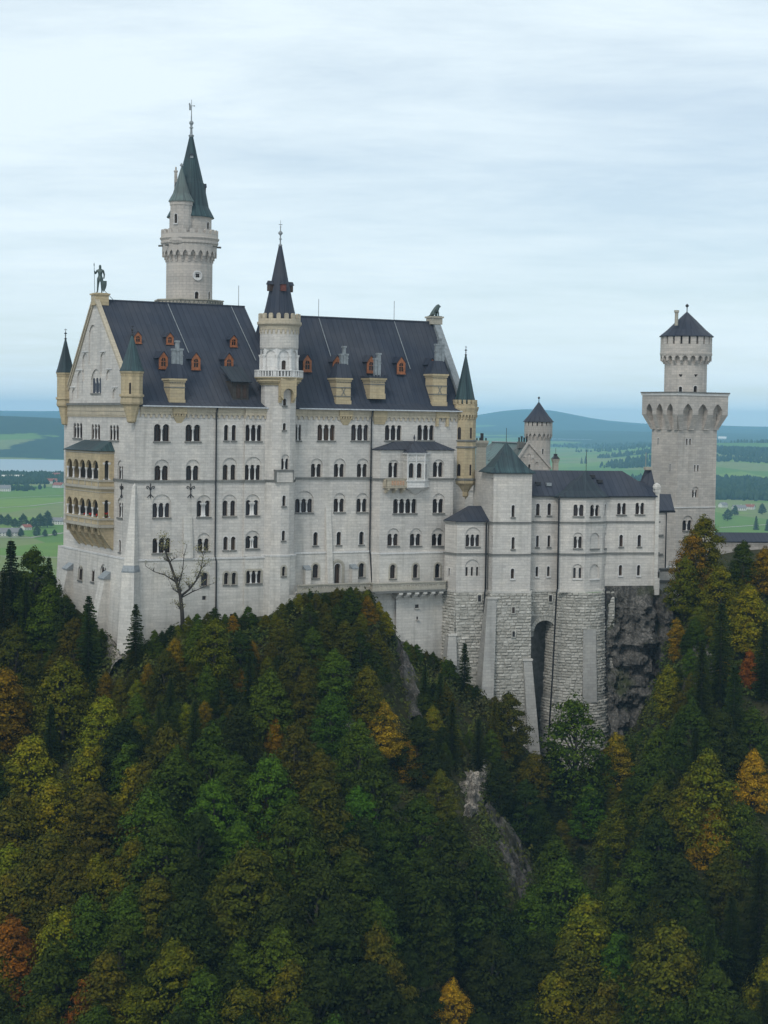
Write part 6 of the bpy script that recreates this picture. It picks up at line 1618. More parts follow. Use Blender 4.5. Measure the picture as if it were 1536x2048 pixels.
# slots in the base
for F, a, b, t, bo in ((B2, 1023, 1028, 1214, 1226), (B2, 1023, 1028, 1262, 1273), (B1, 955, 961, 1190, 1203), (F3b, 1097, 1103, 1190, 1203)):
    s0_, z1 = F.inv(a, t); s1_, z0 = F.inv(b, bo); m_ = MB()
    m_.fbox(F, s0_, s1_, z0, z1, -.26, 0); WG.part(m_, 'slot', M['glass'], bo_)
    m_ = MB(); m_.fbox(F, s0_ - .16, s1_ + .16, z0 - .16, z0, -.3, 0); m_.fbox(F, s0_ - .16, s0_, z0, z1, -.3, 0); m_.fbox(F, s1_, s1_ + .16, z0, z1, -.3, 0); m_.fbox(F, s0_ - .16, s1_ + .16, z1, z1 + .2, -.3, 0); WG.part(m_, 'slot_frame', M['rustic'], bo_)
# vestibule with small dark roof between wing and square tower
LB = Building('gatehouse_link', 'narrow stone link building with small dark roof between wing and square tower', 'building', tower_frame(1338, 1080, 352.0), math.radians(20))
lf = LB.fr; m_ = MB(); z0, zt = -45, lf.z_at(1338, 1021, 0)
x0, x1 = lf.x_at(1318, 0), lf.x_at(1335, 0); m_.panel(LB.facet((x0, 0), (x1, 0), z0, zt)); m_.panel(LB.facet((x1, 0), (x1 + .5, 8), z0, zt)); m_.panel(LB.facet((x0, 8), (x0, 0), z0, zt)); LB.part(m_, 'wall', M['stone'])
m_ = MB(); m_.slab([(x0 - .3, -.5, zt), (lf.x_at(1350, -.5), -.5, zt + .05), (lf.x_at(1341, 3.5), 3.5, lf.z_at(1341, 988, 3.5)), (x0 - .3, 3.5, lf.z_at(1330, 988, 3.5))], .25); LB.part(m_, 'roof', M['roof'])
m_ = MB(); m_.box(x0 - .2, x1 + 1.6, -.3, .2, zt - .4, zt - .05); LB.part(m_, 'eaves', M['iron'])
xx = lf.x_at(1333.5, -.3); pipe([(xx, -.3, zt - .3), (xx, -.3, lf.z_at(1333, 1136, -.3))], 'drainpipe', LB, .12)
m_ = MB()
for y in (1072, 1110): m_ = MB(); m_.box(x0, x0 + 1.0, -.3, 0, lf.z_at(1325, y, 0), lf.z_at(1325, y, 0) + .3); LB.part(m_, 'string_course', M['ledge'])
# forecourt wall with railing in front of the square tower
GB = thing('forecourt_wall', 'low pale retaining wall with iron railing at the foot of the square tower', 'wall', tower_frame(1345, 1150, 350.0), math.radians(14))
gf = Frame(GB.location, math.radians(14)); m_ = MB(); x0, x1 = gf.x_at(1322, 0), gf.x_at(1395, 0); zt, zb = gf.z_at(1340, 1139, 0), gf.z_at(1340, 1160, 0)
m_.panel(Facet(gf, (x0, 0), (x1, 0), zb - 6, zt)); m_.box(x0, x1, 0, 9, zt - .5, zt - .01); m_.build('wall', M['stone'], GB)
m_ = MB(); m_.box(x0, x1, -.2, .4, zt, zt + .25); m_.box(x0, x1, -.3, .3, zb - .4, zb); m_.build('coping', M['ledge'], GB)
m_ = MB()
for k in range(8):
    x_ = x0 + 2 + (x1 - x0 - 2.2) * k / 7; m_.tube([(x_, .2, zt + .2), (x_, .2, zt + 1.5)], .04, 5)
for h in (.8, 1.45): m_.tube([(x0 + 2, .2, zt + h), (x1 - .2, .2, zt + h)], .035, 5)
m_.build('railing', M['iron'], GB)
# long low gallery building far right
RB = Building('gallery_building', 'long low gallery building with dark sheet roof behind the yellow trees at the right', 'building', tower_frame(1490, 1090, 392.0), math.radians(6))
rf_ = RB.fr; x0, x1 = rf_.x_at(1424, 0), rf_.x_at(1620, 0); zt = rf_.z_at(1500, 1083, 0); m_ = MB()
FRb = RB.facet((x0, 0), (x1, 0), zt - 14, zt)
for a in (1464, 1496, 1528): window(RB, m_, FRb, a, a + 10, 1110, 1132, sill=False)
m_.panel(FRb); m_.panel(RB.facet((x0, 7), (x0, 0), zt - 14, zt)); RB.part(m_, 'wall', M['tower'])
m_ = MB(); m_.slab([(x0 - .4, -.5, zt), (x1, -.5, zt), (x1, 3.6, rf_.z_at(1500, 1065, 3.6)), (x0 - .4, 3.6, rf_.z_at(1500, 1065, 3.6))], .2); m_.slab([(x0 - .4, 3.6, rf_.z_at(1500, 1065, 3.6)), (x1, 3.6, rf_.z_at(1500, 1065, 3.6)), (x1, 7.6, zt), (x0 - .4, 7.6, zt)], .2); RB.part(m_, 'roof', M['roof'])
m_ = MB(); scallops(m_, FRb, .2, FRb.len - .2, zt - .5, zt - 1.1, .8, .15); m_.fbox(FRb, 0, FRb.len, zt - .5, zt - .05, -.25, .05); RB.part(m_, 'frieze', M['tower'])
# ------------------------------------------------------------------ the castle hill
def interp(x, pts):
    if x <= pts[0][0]: return pts[0][1:]
    for a, b in zip(pts, pts[1:]):
        if x <= b[0]:
            f = (x - a[0]) / (b[0] - a[0]); return tuple(p + (q - p) * f for p, q in zip(a[1:], b[1:]))
    return pts[-1][1:]
BASE = [(-300, 1185, 330), (0, 1190, 326), (95, 1195, 324), (150, 1225, 314), (205, 1270, 304), (245, 1325, 296), (300, 1292, 296), (360, 1262, 299), (430, 1246, 303), (540, 1240, 304.5), (597, 1198, 307), (640, 1190, 310), (700, 1184, 312), (742, 1191, 313), (772, 1236, 315), (800, 1300, 316), (850, 1312, 318), (895, 1330, 317), (940, 1378, 316), (985, 1405, 314), (1040, 1490, 315), (1100, 1545, 316), (1150, 1575, 315.5), (1215, 1545, 317), (1240, 1500, 320), (1300, 1440, 322), (1345, 1290, 327), (1390, 1172, 334), (1440, 1146, 342), (1536, 1130, 350), (1800, 1112, 362)]
BW = [(a, at(a, b, c).z, c) for a, b, c in BASE]
def fnoise(x, y, s, seed=0.0): return noise.noise(Vector((x / s, y / s, seed)))
def hill(X, Y):
    Yq = max(Y, 150.0)
    xp = 768 + FPX * X / max(Yq, 235.0)
    zb, Yb = interp(xp, BW)
    if Y < Yb:
        t = (Yb - Y) / (Yb - 150.0); zn = -112.0 - (8 if xp > 900 else 0)
        z = zb + (zn - zb) * (t ** .92)
        w = min(1, (Yb - Y) / 14.0)
        z += w * (fnoise(X, Y, 26, 3.3) * 5.0 + fnoise(X, Y, 9, 7.7) * 1.6 + fnoise(X, Y, 3.4, 1.7) * .5)
    else:
        d = Y - Yb; z = zb + min(d, 30) * .01
        if d > 48: z -= (d - 48) * .85
    return max(z, -176.0)
m_ = MB(); XS = [-230 + 3.4 * i for i in range(141)]; YS_ = [95 + 3.2 * j for j in range(140)]
nx = len(XS)
m_.v = [(x, y, hill(x, y)) for y in YS_ for x in XS]
m_.f = [(j * nx + i, j * nx + i + 1, (j + 1) * nx + i + 1, (j + 1) * nx + i) for j in range(len(YS_) - 1) for i in range(nx - 1)]; m_.mi = [0] * len(m_.f)
hm = Mat('woodland_floor', .95, .1)
n1_ = hm.noise(hm.coord('Object'), .09, 6, .65); n2_ = hm.noise(hm.coord('Object'), .7, 6, .7)
c = hm.mix(hm.ramp(n1_, [(.35, 0.0), (.62, 1.0)]), (.022, .030, .008), (.040, .036, .014)); c = hm.mix(hm.ramp(n2_, [(.5, 0.0), (.7, .8)]), c, (.075, .065, .045)); hm.color(c); hm.bump(n2_, 1.0, .5)
struct(m_.build('hillside', hm.m, uv=False, smooth=True))

# ------------------------------------------------------------------ rock
rk = Mat('limestone_crag', .92, .15)
o_ = rk.coord('Object'); a_ = rk.noise(rk.coord('Object', (1, 1, .16)), .75, 7, .7); b_ = rk.noise(o_, 2.4, 6, .7); g_ = rk.noise(o_, .16, 4, .6)
c = rk.mix(rk.ramp(a_, [(.33, 0.0), (.66, 1.0)]), (.040, .037, .032), (.27, .25, .22)); c = rk.mix(rk.ramp(b_, [(.42, .75), (.58, 0.0)]), c, (.05, .05, .048)); c = rk.mix(rk.ramp(g_, [(.52, 0.0), (.66, .8)]), c, (.05, .062, .016)); rk.color(c); rk.bump(rk.math('ADD', a_, b_), 1.0, .5)
pk = Mat('pale_fresh_rock', .92, .15)
o_ = pk.coord('Object'); a_ = pk.noise(o_, .7, 7, .7); b_ = pk.noise(o_, 2.6, 6, .7)
c = pk.mix(pk.ramp(a_, [(.36, 0.0), (.6, 1.0)]), (.13, .125, .115), (.52, .46, .38)); c = pk.mix(pk.ramp(b_, [(.42, .8), (.55, 0.0)]), c, (.07, .065, .055)); pk.color(c); pk.bump(pk.math('ADD', a_, b_), 1.0, .4)
def craggy(P, n, amp=2.4, seed=0.0, fq=.16):
    p = Vector(P); q = p * fq + Vector((seed, 0, 0))
    v = abs(noise.noise(Vector((q.x, q.y, q.z * .22)))) * 1.3 + noise.noise(q * 2.3) * .5 + noise.noise(q * 5.5) * .26 + noise.noise(q * 12.0) * .13
    st = math.sin(p.z * .75 + noise.noise(q) * 4) * .16
    return p + n * amp * (v - .35 + st)
# the dark cliff under the right end of the wing
m_ = MB(); U = 88; V = 100
cx0, cx1 = wf.x_at(1216, y5_ - 1), wf.x_at(1392, y5_ - 1)
nl = Vector((0.12, -1, 0)).normalized()
zbot = -72
for j in range(V + 1):
    for i in range(U + 1):
        fx_ = i / U; fz = j / V
        x = cx0 + (cx1 - cx0) * fx_
        top = zBs + .7 - max(0, (x - xk - .6)) * 1.05
        z = top + (zbot - top) * fz
        y = y5_ - .35 - (zBs - z) * .10 + (3.5 * max(0, fx_ - .62))
        edge = min(1, fz * 9) * min(1.0, .35 + fx_ * 6)
        p = craggy((x, y, z), nl, 3.6 * edge, 4.0, .21)
        ledge_ = sum(1.5 * math.exp(-((z - zz_) / .7) ** 2) * math.exp(-((fx_ - f_) / .16) ** 2) for zz_, f_ in ((zBs - 18.5, .32), (zBs - 27, .34), (zBs - 9.5, .30)))
        m_.v.append(p + nl * ledge_)
m_.f = [(j * (U + 1) + i, j * (U + 1) + i + 1, (j + 1) * (U + 1) + i + 1, (j + 1) * (U + 1) + i) for j in range(V) for i in range(U)]; m_.mi = [0] * len(m_.f)
cl_ = m_.build('cliff', rk.m, uv=False); cl_.location = WG.root.location; cl_.rotation_euler = (0, 0, TK); struct(cl_)
def on_hill(px, py):
    d = ray(px, py); Y = 150.0
    while Y < 345:
        if d.z * Y < hill(d.x * Y, Y): return d * Y
        Y += .5
    return d * 320
def outcrop(pts, mat, amp, seed, name='cliff'):
    """a crag rising out of the slope: ribbon of picture points (x, y, half width in metres) laid on the hill"""
    m_ = MB(); rows = []
    P = [(on_hill(x, y), w) for x, y, w in pts]
    n = 7 * (len(P) - 1); K = 16
    for j in range(n + 1):
        f = j / n * (len(P) - 1); i = min(int(f), len(P) - 2); g = f - i
        c = P[i][0].lerp(P[i + 1][0], g); w = P[i][1] + (P[i + 1][1] - P[i][1]) * g
        for k in range(K + 1):
            s_ = -1 + 2 * k / K
            x = c.x + w * 1.25 * s_ * (1 + .5 * noise.noise(Vector((f * 3.1, seed, s_)))); y = c.y; h = hill(x, y)
            prof = (1 - abs(s_) ** 2.5)
            b = Vector((x, y - 1.2 * prof, h + 1.7 * prof - .6))
            m_.v.append(craggy(b, Vector((0, -.75, .66)), amp * (.25 + prof), seed, .42))
    m_.f = [(j * (K + 1) + k, j * (K + 1) + k + 1, (j + 1) * (K + 1) + k + 1, (j + 1) * (K + 1) + k) for j in range(n) for k in range(K)]; m_.mi = [0] * len(m_.f)
    return struct(m_.build(name, mat, uv=False))
outcrop([(965, 1522, .8), (957, 1550, 1.7), (943, 1580, 1.9), (946, 1612, 1.3), (932, 1640, .6)], pk.m, 1.9, 9.0)
outcrop([(985, 1575, .8), (998, 1620, 1.8), (1018, 1680, 2.9), (1032, 1740, 2.6), (1036, 1800, 1.4)], rk.m, 2.2, 2.0)
outcrop([(783, 1225, 1.0), (795, 1275, 1.6), (808, 1330, 1.8), (822, 1385, 1.7), (832, 1450, 1.2)], rk.m, 1.7, 6.0)
outcrop([(640, 1395, 1.0), (690, 1430, 2.0), (720, 1490, 1.6)], rk.m, 1.6, 16.0)
outcrop([(225, 1270, 1.0), (232, 1300, 1.6), (240, 1335, 1.4)], pk.m, 1.0, 12.0)
outcrop([(1395, 1240, 1.5), (1400, 1300, 3.0), (1385, 1380, 2.0)], rk.m, 2.0, 21.0)

# ------------------------------------------------------------------ the plain, the lake and the far hills
def sm(a, b, x): t = max(0.0, min(1.0, (x - a) / (b - a))); return t * t * (3 - 2 * t)
def gz(X, Y):
    t = X / Y
    r = sm(2500, 8000, Y)
    z = -170 + r * (1 - sm(5000, 5300, Y) * (1 - sm(7300, 9000, Y)) * (1 - sm(.02, .10, t))) * (fnoise(X, Y, 800, 1.0) * 14 + fnoise(X, Y, 2600, 5.0) * 26 * sm(.06, .14, t) + 6)
    z += sm(-.03, -.11, t) * 163 * math.exp(-((Y - 8900) / 1150) ** 2) * sm(7250, 7600, Y) * (.95 + .16 * fnoise(X, Y, 1500, 2.0))
    z += sm(.11, .17, t) * (62 + 40 * fnoise(X, Y, 1800, 8.0)) * math.exp(-((Y - 9200) / 2200) ** 2)
    z += sm(9500, 15500, Y) * 92 * (.9 + .25 * fnoise(X, Y, 3500, 9.0))
    z += math.exp(-((Y - 21500) / 3200) ** 2) * (95 + 150 * math.exp(-((t - .078) / .032) ** 2) + 40 * fnoise(X, Y, 4200, 11.0) + 40 * sm(-.1, -.17, t))
    return z
rows = [340 * (30000 / 340) ** (j / 150) for j in range(151)]; m_ = MB(); nc = 130
m_.v = [(Y * (-.6 + 1.2 * i / nc), Y, gz(Y * (-.6 + 1.2 * i / nc), Y)) for Y in rows for i in range(nc + 1)]
m_.f = [(j * (nc + 1) + i, j * (nc + 1) + i + 1, (j + 1) * (nc + 1) + i + 1, (j + 1) * (nc + 1) + i) for j in range(150) for i in range(nc)]; m_.mi = [0] * len(m_.f)
gm_ = Mat('meadows_and_woods', .95, .1)
o_ = gm_.coord('Object')
vo = gm_.n('ShaderNodeTexVoronoi', Vector=gm_.coord('Object', (1, .55, 1)), Scale=.0042); cr = gm_.n('ShaderNodeSeparateColor'); gm_.link(vo.outputs['Color'], cr.inputs[0])
c = gm_.mix(gm_.ramp(cr.outputs[0], [(0.0, 0.0), (.9, 1.0)]), (.075, .170, .022), (.165, .250, .035)); c = gm_.mix(gm_.ramp(cr.outputs[1], [(.72, 0.0), (.78, .75)]), c, (.21, .22, .085))
wd = gm_.n('ShaderNodeAttribute', attribute_name='woods')
fn = gm_.noise(o_, .0025, 7, .62); msk = gm_.ramp(gm_.math('ADD', wd.outputs['Fac'], gm_.math('MULTIPLY', gm_.math('SUBTRACT', fn, .5), .9)), [(.47, 0.0), (.52, 1.0)])
c = gm_.mix(msk, c, (.018, .034, .018)); c = gm_.mix(gm_.ramp(gm_.noise(o_, .02, 5, .6), [(.3, .3), (.7, 0.0)]), c, (.05, .10, .03)); gm_.color(c)
gr = m_.build('ground', gm_.m, uv=False, smooth=True); struct(gr)
def woods(X, Y):
    t = X / Y
    w = .5 + .9 * fnoise(X, Y, 1100, 14.0) + .35 * fnoise(X, Y, 380, 15.0)
    w = w - .3
    w += sm(-.03, -.1, t) * sm(7150, 7300, Y) * .8 + sm(10500, 14000, Y) * .62
    w -= (1 - sm(3000, 5200, Y)) * (.55 if t < 0 else .1)
    w += .14 * sm(.08, .16, t)
    return max(0, min(1, w))
at_ = gr.data.attributes.new('woods', 'FLOAT', 'POINT'); at_.data.foreach_set('value', [woods(v[0], v[1]) for v in m_.v])
lk = Mat('lake_water', .42, .5); lk.color((.24, .32, .36)); lk.bump(lk.noise(lk.coord('Object'), .08, 3, .5), .3, .5)
def shore(pts, z, seed):
    out_ = []
    for a, b in zip(pts, pts[1:] + pts[:1]):
        for k in range(8):
            f = k / 8; x = a[0] + (b[0] - a[0]) * f; y = a[1] + (b[1] - a[1]) * f
            out_.append((x + 70 * fnoise(x, y, 300, seed), y + 110 * fnoise(x, y, 420, seed + 3), z))
    return out_
lake = MB()
for pts, s_ in (([(-2600, 5350), (-1150, 5350), (-980, 5150), (-820, 5250), (-500, 5700), (200, 6700), (760, 7500), (800, 8300), (790, 9200), (300, 8800), (-700, 7500), (-1400, 7350), (-2600, 7400)], 2.0), ([(1080, 12900), (1450, 12950), (1480, 13250), (1100, 13350)], 5.0)):
    P = shore(pts, -168.9 if s_ == 2.0 else gz(1250, 13100) + 6, s_); loops = [[Vector(p) for p in P]]
    lake.add(P, [tuple(t) for t in geometry.tessellate_polygon(loops)])
struct(lake.build('lake', lk.m, uv=False))
# field tracks
tk = MB()
def track(pts, w):
    P = [Vector((*p, gz(*p) + .35)) for p in pts]
    for a, b in zip(P, P[1:]):
        n = 12; d = (b - a); s_ = Vector((-d.y, d.x, 0)).normalized() * w
        for k in range(n):
            q0, q1 = a + d * (k / n), a + d * ((k + 1) / n); q0.z = gz(q0.x, q0.y) + .6; q1.z = gz(q1.x, q1.y) + .6
            tk.add([q0 - s_, q0 + s_, q1 + s_, q1 - s_], [(0, 1, 2, 3)])
def gp(px, py): d = ray(px, py); k = -170.0 / d.z; return (d.x * k, d.y * k)
track([gp(-40, 1018), gp(60, 1013), gp(140, 1004)], 3.5); track([gp(-60, 1000), gp(140, 992)], 3.0); track([gp(-40, 1112), gp(120, 1116)], 2.2); track([gp(-30, 1076), gp(60, 1076), gp(130, 1066)], 3.5); track([gp(1440, 1056), gp(1600, 1046)], 4)
tm = plain('pale_gravel_track', (.36, .34, .28), .95); struct(tk.build('road', tm, uv=False))
# far woods: one mass of countless trees
fw = MB(); rq = random.Random(21); cnt = 0
def blob(x, y, z, h, r, con):
    k = 6; a0 = rq.random() * 6
    prof = [(r * .8, .05), (r, .3), (r * .5, .72)] if con else [(r * .6, .08), (r, .42), (r * .72, .78)]
    b = len(fw.v)
    for rr, f in prof:
        for i in range(k): a = a0 + 2 * PI * i / k; q = rr * rq.uniform(.8, 1.2); fw.v.append((x + q * math.cos(a), y + q * math.sin(a), z + h * f))
    fw.v.append((x, y, z + h))
    fs = [(b + j * k + i, b + j * k + (i + 1) % k, b + (j + 1) * k + (i + 1) % k, b + (j + 1) * k + i) for j in range(2) for i in range(k)] + [(b + 2 * k + i, b + 2 * k + (i + 1) % k, b + 3 * k) for i in range(k)]
    fw.f.extend(fs); fw.mi.extend([0] * len(fs))
while cnt < 9000:
    px = rq.choice((rq.uniform(-60, 135), rq.uniform(930, 1320), rq.uniform(930, 1600), rq.uniform(1420, 1600))); py = rq.uniform(858, 1075) if px > 500 else rq.uniform(925, 985)
    d = ray(px, py); 
    if d.z > -.004: continue
    k = -165.0 / d.z; X, Y = d.x * k, k
    if Y < 2300 or Y > 12000: continue
    w = woods(X, Y) + .9 * (noise.noise(Vector((X / 500, Y / 500, 3.0)))) * .4
    near = px < 500 and Y < 5600
    if near:
        if not (Y > 4200 and (noise.noise(Vector((X / 160, Y / 260, 8.0))) > .08 or (Y > 5000 and px < 66))): continue
    elif w < .42: continue
    if px < 500 and 5350 < Y < 7400: continue
    if X < 760 + 40 and 5600 < Y < 9300 and X > -1500: continue
    h = rq.uniform(12, 24) if not near else rq.uniform(7, 15); blob(X + rq.uniform(-40, 40), Y + rq.uniform(-60, 60), gz(X, Y) - 1, h, h * rq.uniform(.22, .4), rq.random() < .5); cnt += 1
wm_ = Mat('far_tree_green', .95, .05); g_ = wm_.n('ShaderNodeNewGeometry'); wm_.color(wm_.mix(g_.outputs['Random Per Island'], (.016, .032, .014), (.038, .060, .022)))
struct(fw.build('far_woods', wm_.m, uv=False), 'stuff')

# ------------------------------------------------------------------ air
hz = MB(); hz.box(-22000, 22000, -150, 30500, -200, 235)
am = bpy.data.materials.new('valley_air'); am.use_nodes = True; am.node_tree.nodes.clear()
ao = am.node_tree.nodes.new('ShaderNodeOutputMaterial'); av = am.node_tree.nodes.new('ShaderNodeVolumePrincipled')
av.inputs['Color'].default_value = (.36, .70, 1.0, 1); av.inputs['Anisotropy'].default_value = -.5; av.inputs['Density'].default_value = 5.0e-5
am.node_tree.links.new(av.outputs[0], ao.inputs['Volume'])
struct(hz.build('haze', am, uv=False), 'stuff')
# ------------------------------------------------------------------ trees
lf_ = Mat('leaves', .7, .08)
oi = lf_.n('ShaderNodeObjectInfo'); g_ = lf_.n('ShaderNodeNewGeometry')
pn = lf_.noise(lf_.coord('Object'), .45, 4, .6)
tw = lf_.mix(1.0, oi.outputs['Color'], (1.75, 1.25, .45), 'MULTIPLY')                       # turning towards autumn
c = lf_.mix(lf_.math('MULTIPLY', lf_.ramp(pn, [(.46, 0.0), (.66, 1.0)]), oi.outputs['Alpha']), oi.outputs['Color'], tw)
dk = lf_.mix(1.0, c, (.45, .5, .5), 'MULTIPLY'); lt = lf_.mix(1.0, c, (1.75, 1.62, 1.3), 'MULTIPLY')
c = lf_.mix(g_.outputs['Random Per Island'], dk, lt); lf_.color(c)
tr_ = lf_.n('ShaderNodeBsdfTranslucent'); lf_.link(c, tr_.inputs['Color']); mx = lf_.n('ShaderNodeMixShader'); mx.inputs[0].default_value = .08
lf_.link(lf_.b.outputs[0], mx.inputs[1]); lf_.link(tr_.outputs[0], mx.inputs[2]); lf_.link(mx.outputs[0], [n for n in lf_.nt.nodes if n.type == 'OUTPUT_MATERIAL'][0].inputs['Surface'])
LEAF = lf_.m
bk_ = Mat('bark', .95, .1); bn = bk_.noise(bk_.coord('Object', (1, 1, .2)), 3.0, 5, .65); bk_.color(bk_.mix(bn, (.035, .028, .022), (.13, .115, .095))); bk_.bump(bn, .8, .08)
BARK = bk_.m

def leaf(mb, c, n, s, r):
    n = n.normalized(); t = n.orthogonal().normalized(); b = n.cross(t); a = r.uniform(0, 2 * PI)
    u = (t * math.cos(a) + b * math.sin(a)) * s; v = (b * math.cos(a) - t * math.sin(a)) * s * r.uniform(.45, .75)
    mb.add([c - u, c - v + n * s * .12, c + u, c + v + n * s * .12], [(0, 1, 2, 3)])
def proto(name, crown, wood):
    c = crown.build(name + '_crown', LEAF, uv=False); t = wood.build(name + '_trunk', BARK, uv=False, smooth=True)
    d = (c.data, t.data); bpy.data.objects.remove(c); bpy.data.objects.remove(t); return d
def broadleaf(seed, width=4.6, bottom=.2, nl=30, per=170, top=.55, sparse=False, lsz=.25):
    per = int(per * 1.75); nl = int(nl * 1.5)
    r = random.Random(seed); H = 14.0; cr = MB(); wd = MB()
    wd.tube([(0, 0, -1.2), (r.uniform(-.2, .2), r.uniform(-.2, .2), H * .3), (r.uniform(-.5, .5), r.uniform(-.4, .4), H * .62), (0, 0, H * .9)], [.34, .26, .15, .04], 7)
    for i in range(nl):
        f = (i + .5) / nl; z = H * (bottom + (1 - bottom) * f) - .8
        q = (f - 0) ; prof = math.sin(PI * min(1, max(.02, (q * .92 + .06))) ** top) ** .8
        rad = width * prof * r.uniform(.45, .95); a = i * 2.4 + r.uniform(-.6, .6)
        c = Vector((rad * math.cos(a), rad * math.sin(a), z + r.uniform(-.6, .5))); R = r.uniform(.6, 1.75) * (.65 + .42 * prof)
        wd.tube([(0, 0, max(H * .16, z - rad * .8 - .5)), c * .55 + Vector((0, 0, z * .42)), c], [.1, .06, .02], 5)
        for k in range(per):
            d = Vector((r.gauss(0, 1), r.gauss(0, 1), r.gauss(.35, .85))).normalized()
            rr = R * r.uniform(.55, 1.08) * (1 + .3 * noise.noise(d * 2.2 + Vector((i * 3.1, seed, 0))))
            p = c + Vector((d.x * rr * 1.15, d.y * rr * 1.15, d.z * rr * .56 - .1 * rr * rr * (1 - abs(d.z))))
            leaf(cr, p, d + Vector((r.uniform(-.42, .42), r.uniform(-.42, .42), r.uniform(-.15, .6))), lsz * r.uniform(.55, 1.15), r)
    # small twigs sticking out make the outline ragged
    for k in range(nl * per // 9):
        z = r.uniform(bottom, 1.0); prof = math.sin(PI * min(1, max(.02, z * .92 + .06)) ** top) ** .8; a = r.uniform(0, 2 * PI); rad = width * prof * r.uniform(.85, 1.3)
        leaf(cr, Vector((rad * math.cos(a), rad * math.sin(a), H * z + r.uniform(-.6, .5))), Vector((math.cos(a), math.sin(a), r.uniform(.2, 1.4))), lsz * r.uniform(.5, .95), r)
    return proto('broadleaf', cr, wd)
def spruce(seed, base=2.7, dense=1.0):
    r = random.Random(seed); H = 14.0; cr = MB(); wd = MB()
    wd.tube([(0, 0, -1.2), (0, 0, H * .5), (0, 0, H * .98)], [.26, .15, .02], 7)
    z = H * .07
    while z < H * .985:
        f = z / H; R = base * (1 - f) ** .82 * r.uniform(.78, 1.12) + .12; nb = int((5 + 5 * (1 - f)) * dense)
        for i in range(nb):
            a = 2 * PI * (i + r.random() * .7) / nb; L_ = R * r.uniform(.72, 1.12); dr = r.uniform(.22, .42); n = max(3, int(L_ / .24)); ca, sa = math.cos(a), math.sin(a)
            for k in range(n + 1):
                q = (k + .4) / (n + .4); x = L_ * q; zz_ = z - dr * x + .14 * x * q * q + .1; w = (.42 * (1 - q) + .14) * r.uniform(.7, 1.2)
                c = Vector((x * ca, x * sa, zz_))
                for s_ in (-1, 1):
                    side = Vector((-sa, ca, 0)) * s_; tip = c + side * w * .9 + Vector((ca, sa, 0)) * .22 - Vector((0, 0, r.uniform(.08, .32)))
                    cr.add([c + Vector((ca, sa, 0)) * -.12, c + Vector((ca, sa, 0)) * .2, tip], [(0, 1, 2)])
                cr.add([c + Vector((ca, sa, 0)) * -.14, c + Vector((ca, sa, 0)) * .16, c + Vector((ca * .1, sa * .1, -r.uniform(.2, .45)))], [(0, 1, 2)])
        z += r.uniform(.3, .46) * (1.15 - .4 * f)
    cr.add([(-.08, 0, H * .94), (.08, 0, H * .94), (0, 0, H * 1.02)], [(0, 1, 2)])
    return proto('spruce', cr, wd)
PRO = {
    'D': [broadleaf(1, 4.6), broadleaf(2, 5.2, .14, 34), broadleaf(3, 4.2, .2, 30, 170, .62), broadleaf(4, 4.9, .1, 36, 150, .5)],
    'P': [broadleaf(5, 2.9, .1, 30, 130, .75), broadleaf(6, 2.5, .12, 26, 130, .85)],
    'B': [broadleaf(7, 3.6, .05, 34, 150, .95), broadleaf(8, 3.9, .05, 36, 150, 1.0)],       # pointed young beeches
    'S': [broadleaf(9, 3.8, .2, 34, 75, .6, True, .2), broadleaf(10, 3.4, .18, 34, 75, .7, True, .2)],
    'C': [spruce(1), spruce(2, 2.4), spruce(3, 3.1, .9)],
}
CW = {'dg': ('dark green', (.017, .030, .003), .15), 'mg': ('green', (.033, .060, .004), .35), 'bg': ('fresh green', (.034, .085, .005), .2), 'yg': ('yellow green', (.082, .098, .004), .6),
      'ol': ('olive', (.050, .058, .004), .6), 'go': ('golden', (.140, .102, .005), .6), 'or': ('orange', (.20, .080, .007), .5), 'rd': ('red brown', (.125, .040, .014), .4), 'ye': ('yellow', (.20, .155, .008), .3)}
KW = {'D': 'round broadleaf tree', 'P': 'narrow broadleaf tree', 'B': 'pointed beech tree', 'S': 'thin airy tree', 'C': 'spruce'}
NAME = {'D': 'broadleaf_tree', 'P': 'broadleaf_tree', 'B': 'beech_tree', 'S': 'broadleaf_tree', 'C': 'spruce_tree'}
trees = []
def solve(px, yt, H):
    d = ray(px, yt); Y = 172.0
    while Y < 372:
        p = d * Y
        if p.z - hill(p.x, p.y) <= H: return p
        Y += .6
    return None
def plant(px, yt, H, kind, col):
    p = solve(px, yt, H); Yb = interp(px, BW)[1] - (9.0 if 1090 < px < 1235 else 3.0)
    if p is None or p.y > Yb:                         # too low a tree would stand inside the walls: let it start at their foot
        q = ray(px, yt) * Yb; h2 = q.z - hill(q.x, q.y)
        if h2 > 0 and h2 < H * 1.7: p, H = q, h2
        if p is None: return
    sc = FPX / p.y; trees.append(dict(px=px, yt=yt, H=H, kind=kind, col=col, p=p, yb=yt + H * sc, w={'D': 9.4, 'P': 5.4, 'B': 7.0, 'S': 6.6, 'C': 5.2}[kind] * H / 14 * sc))
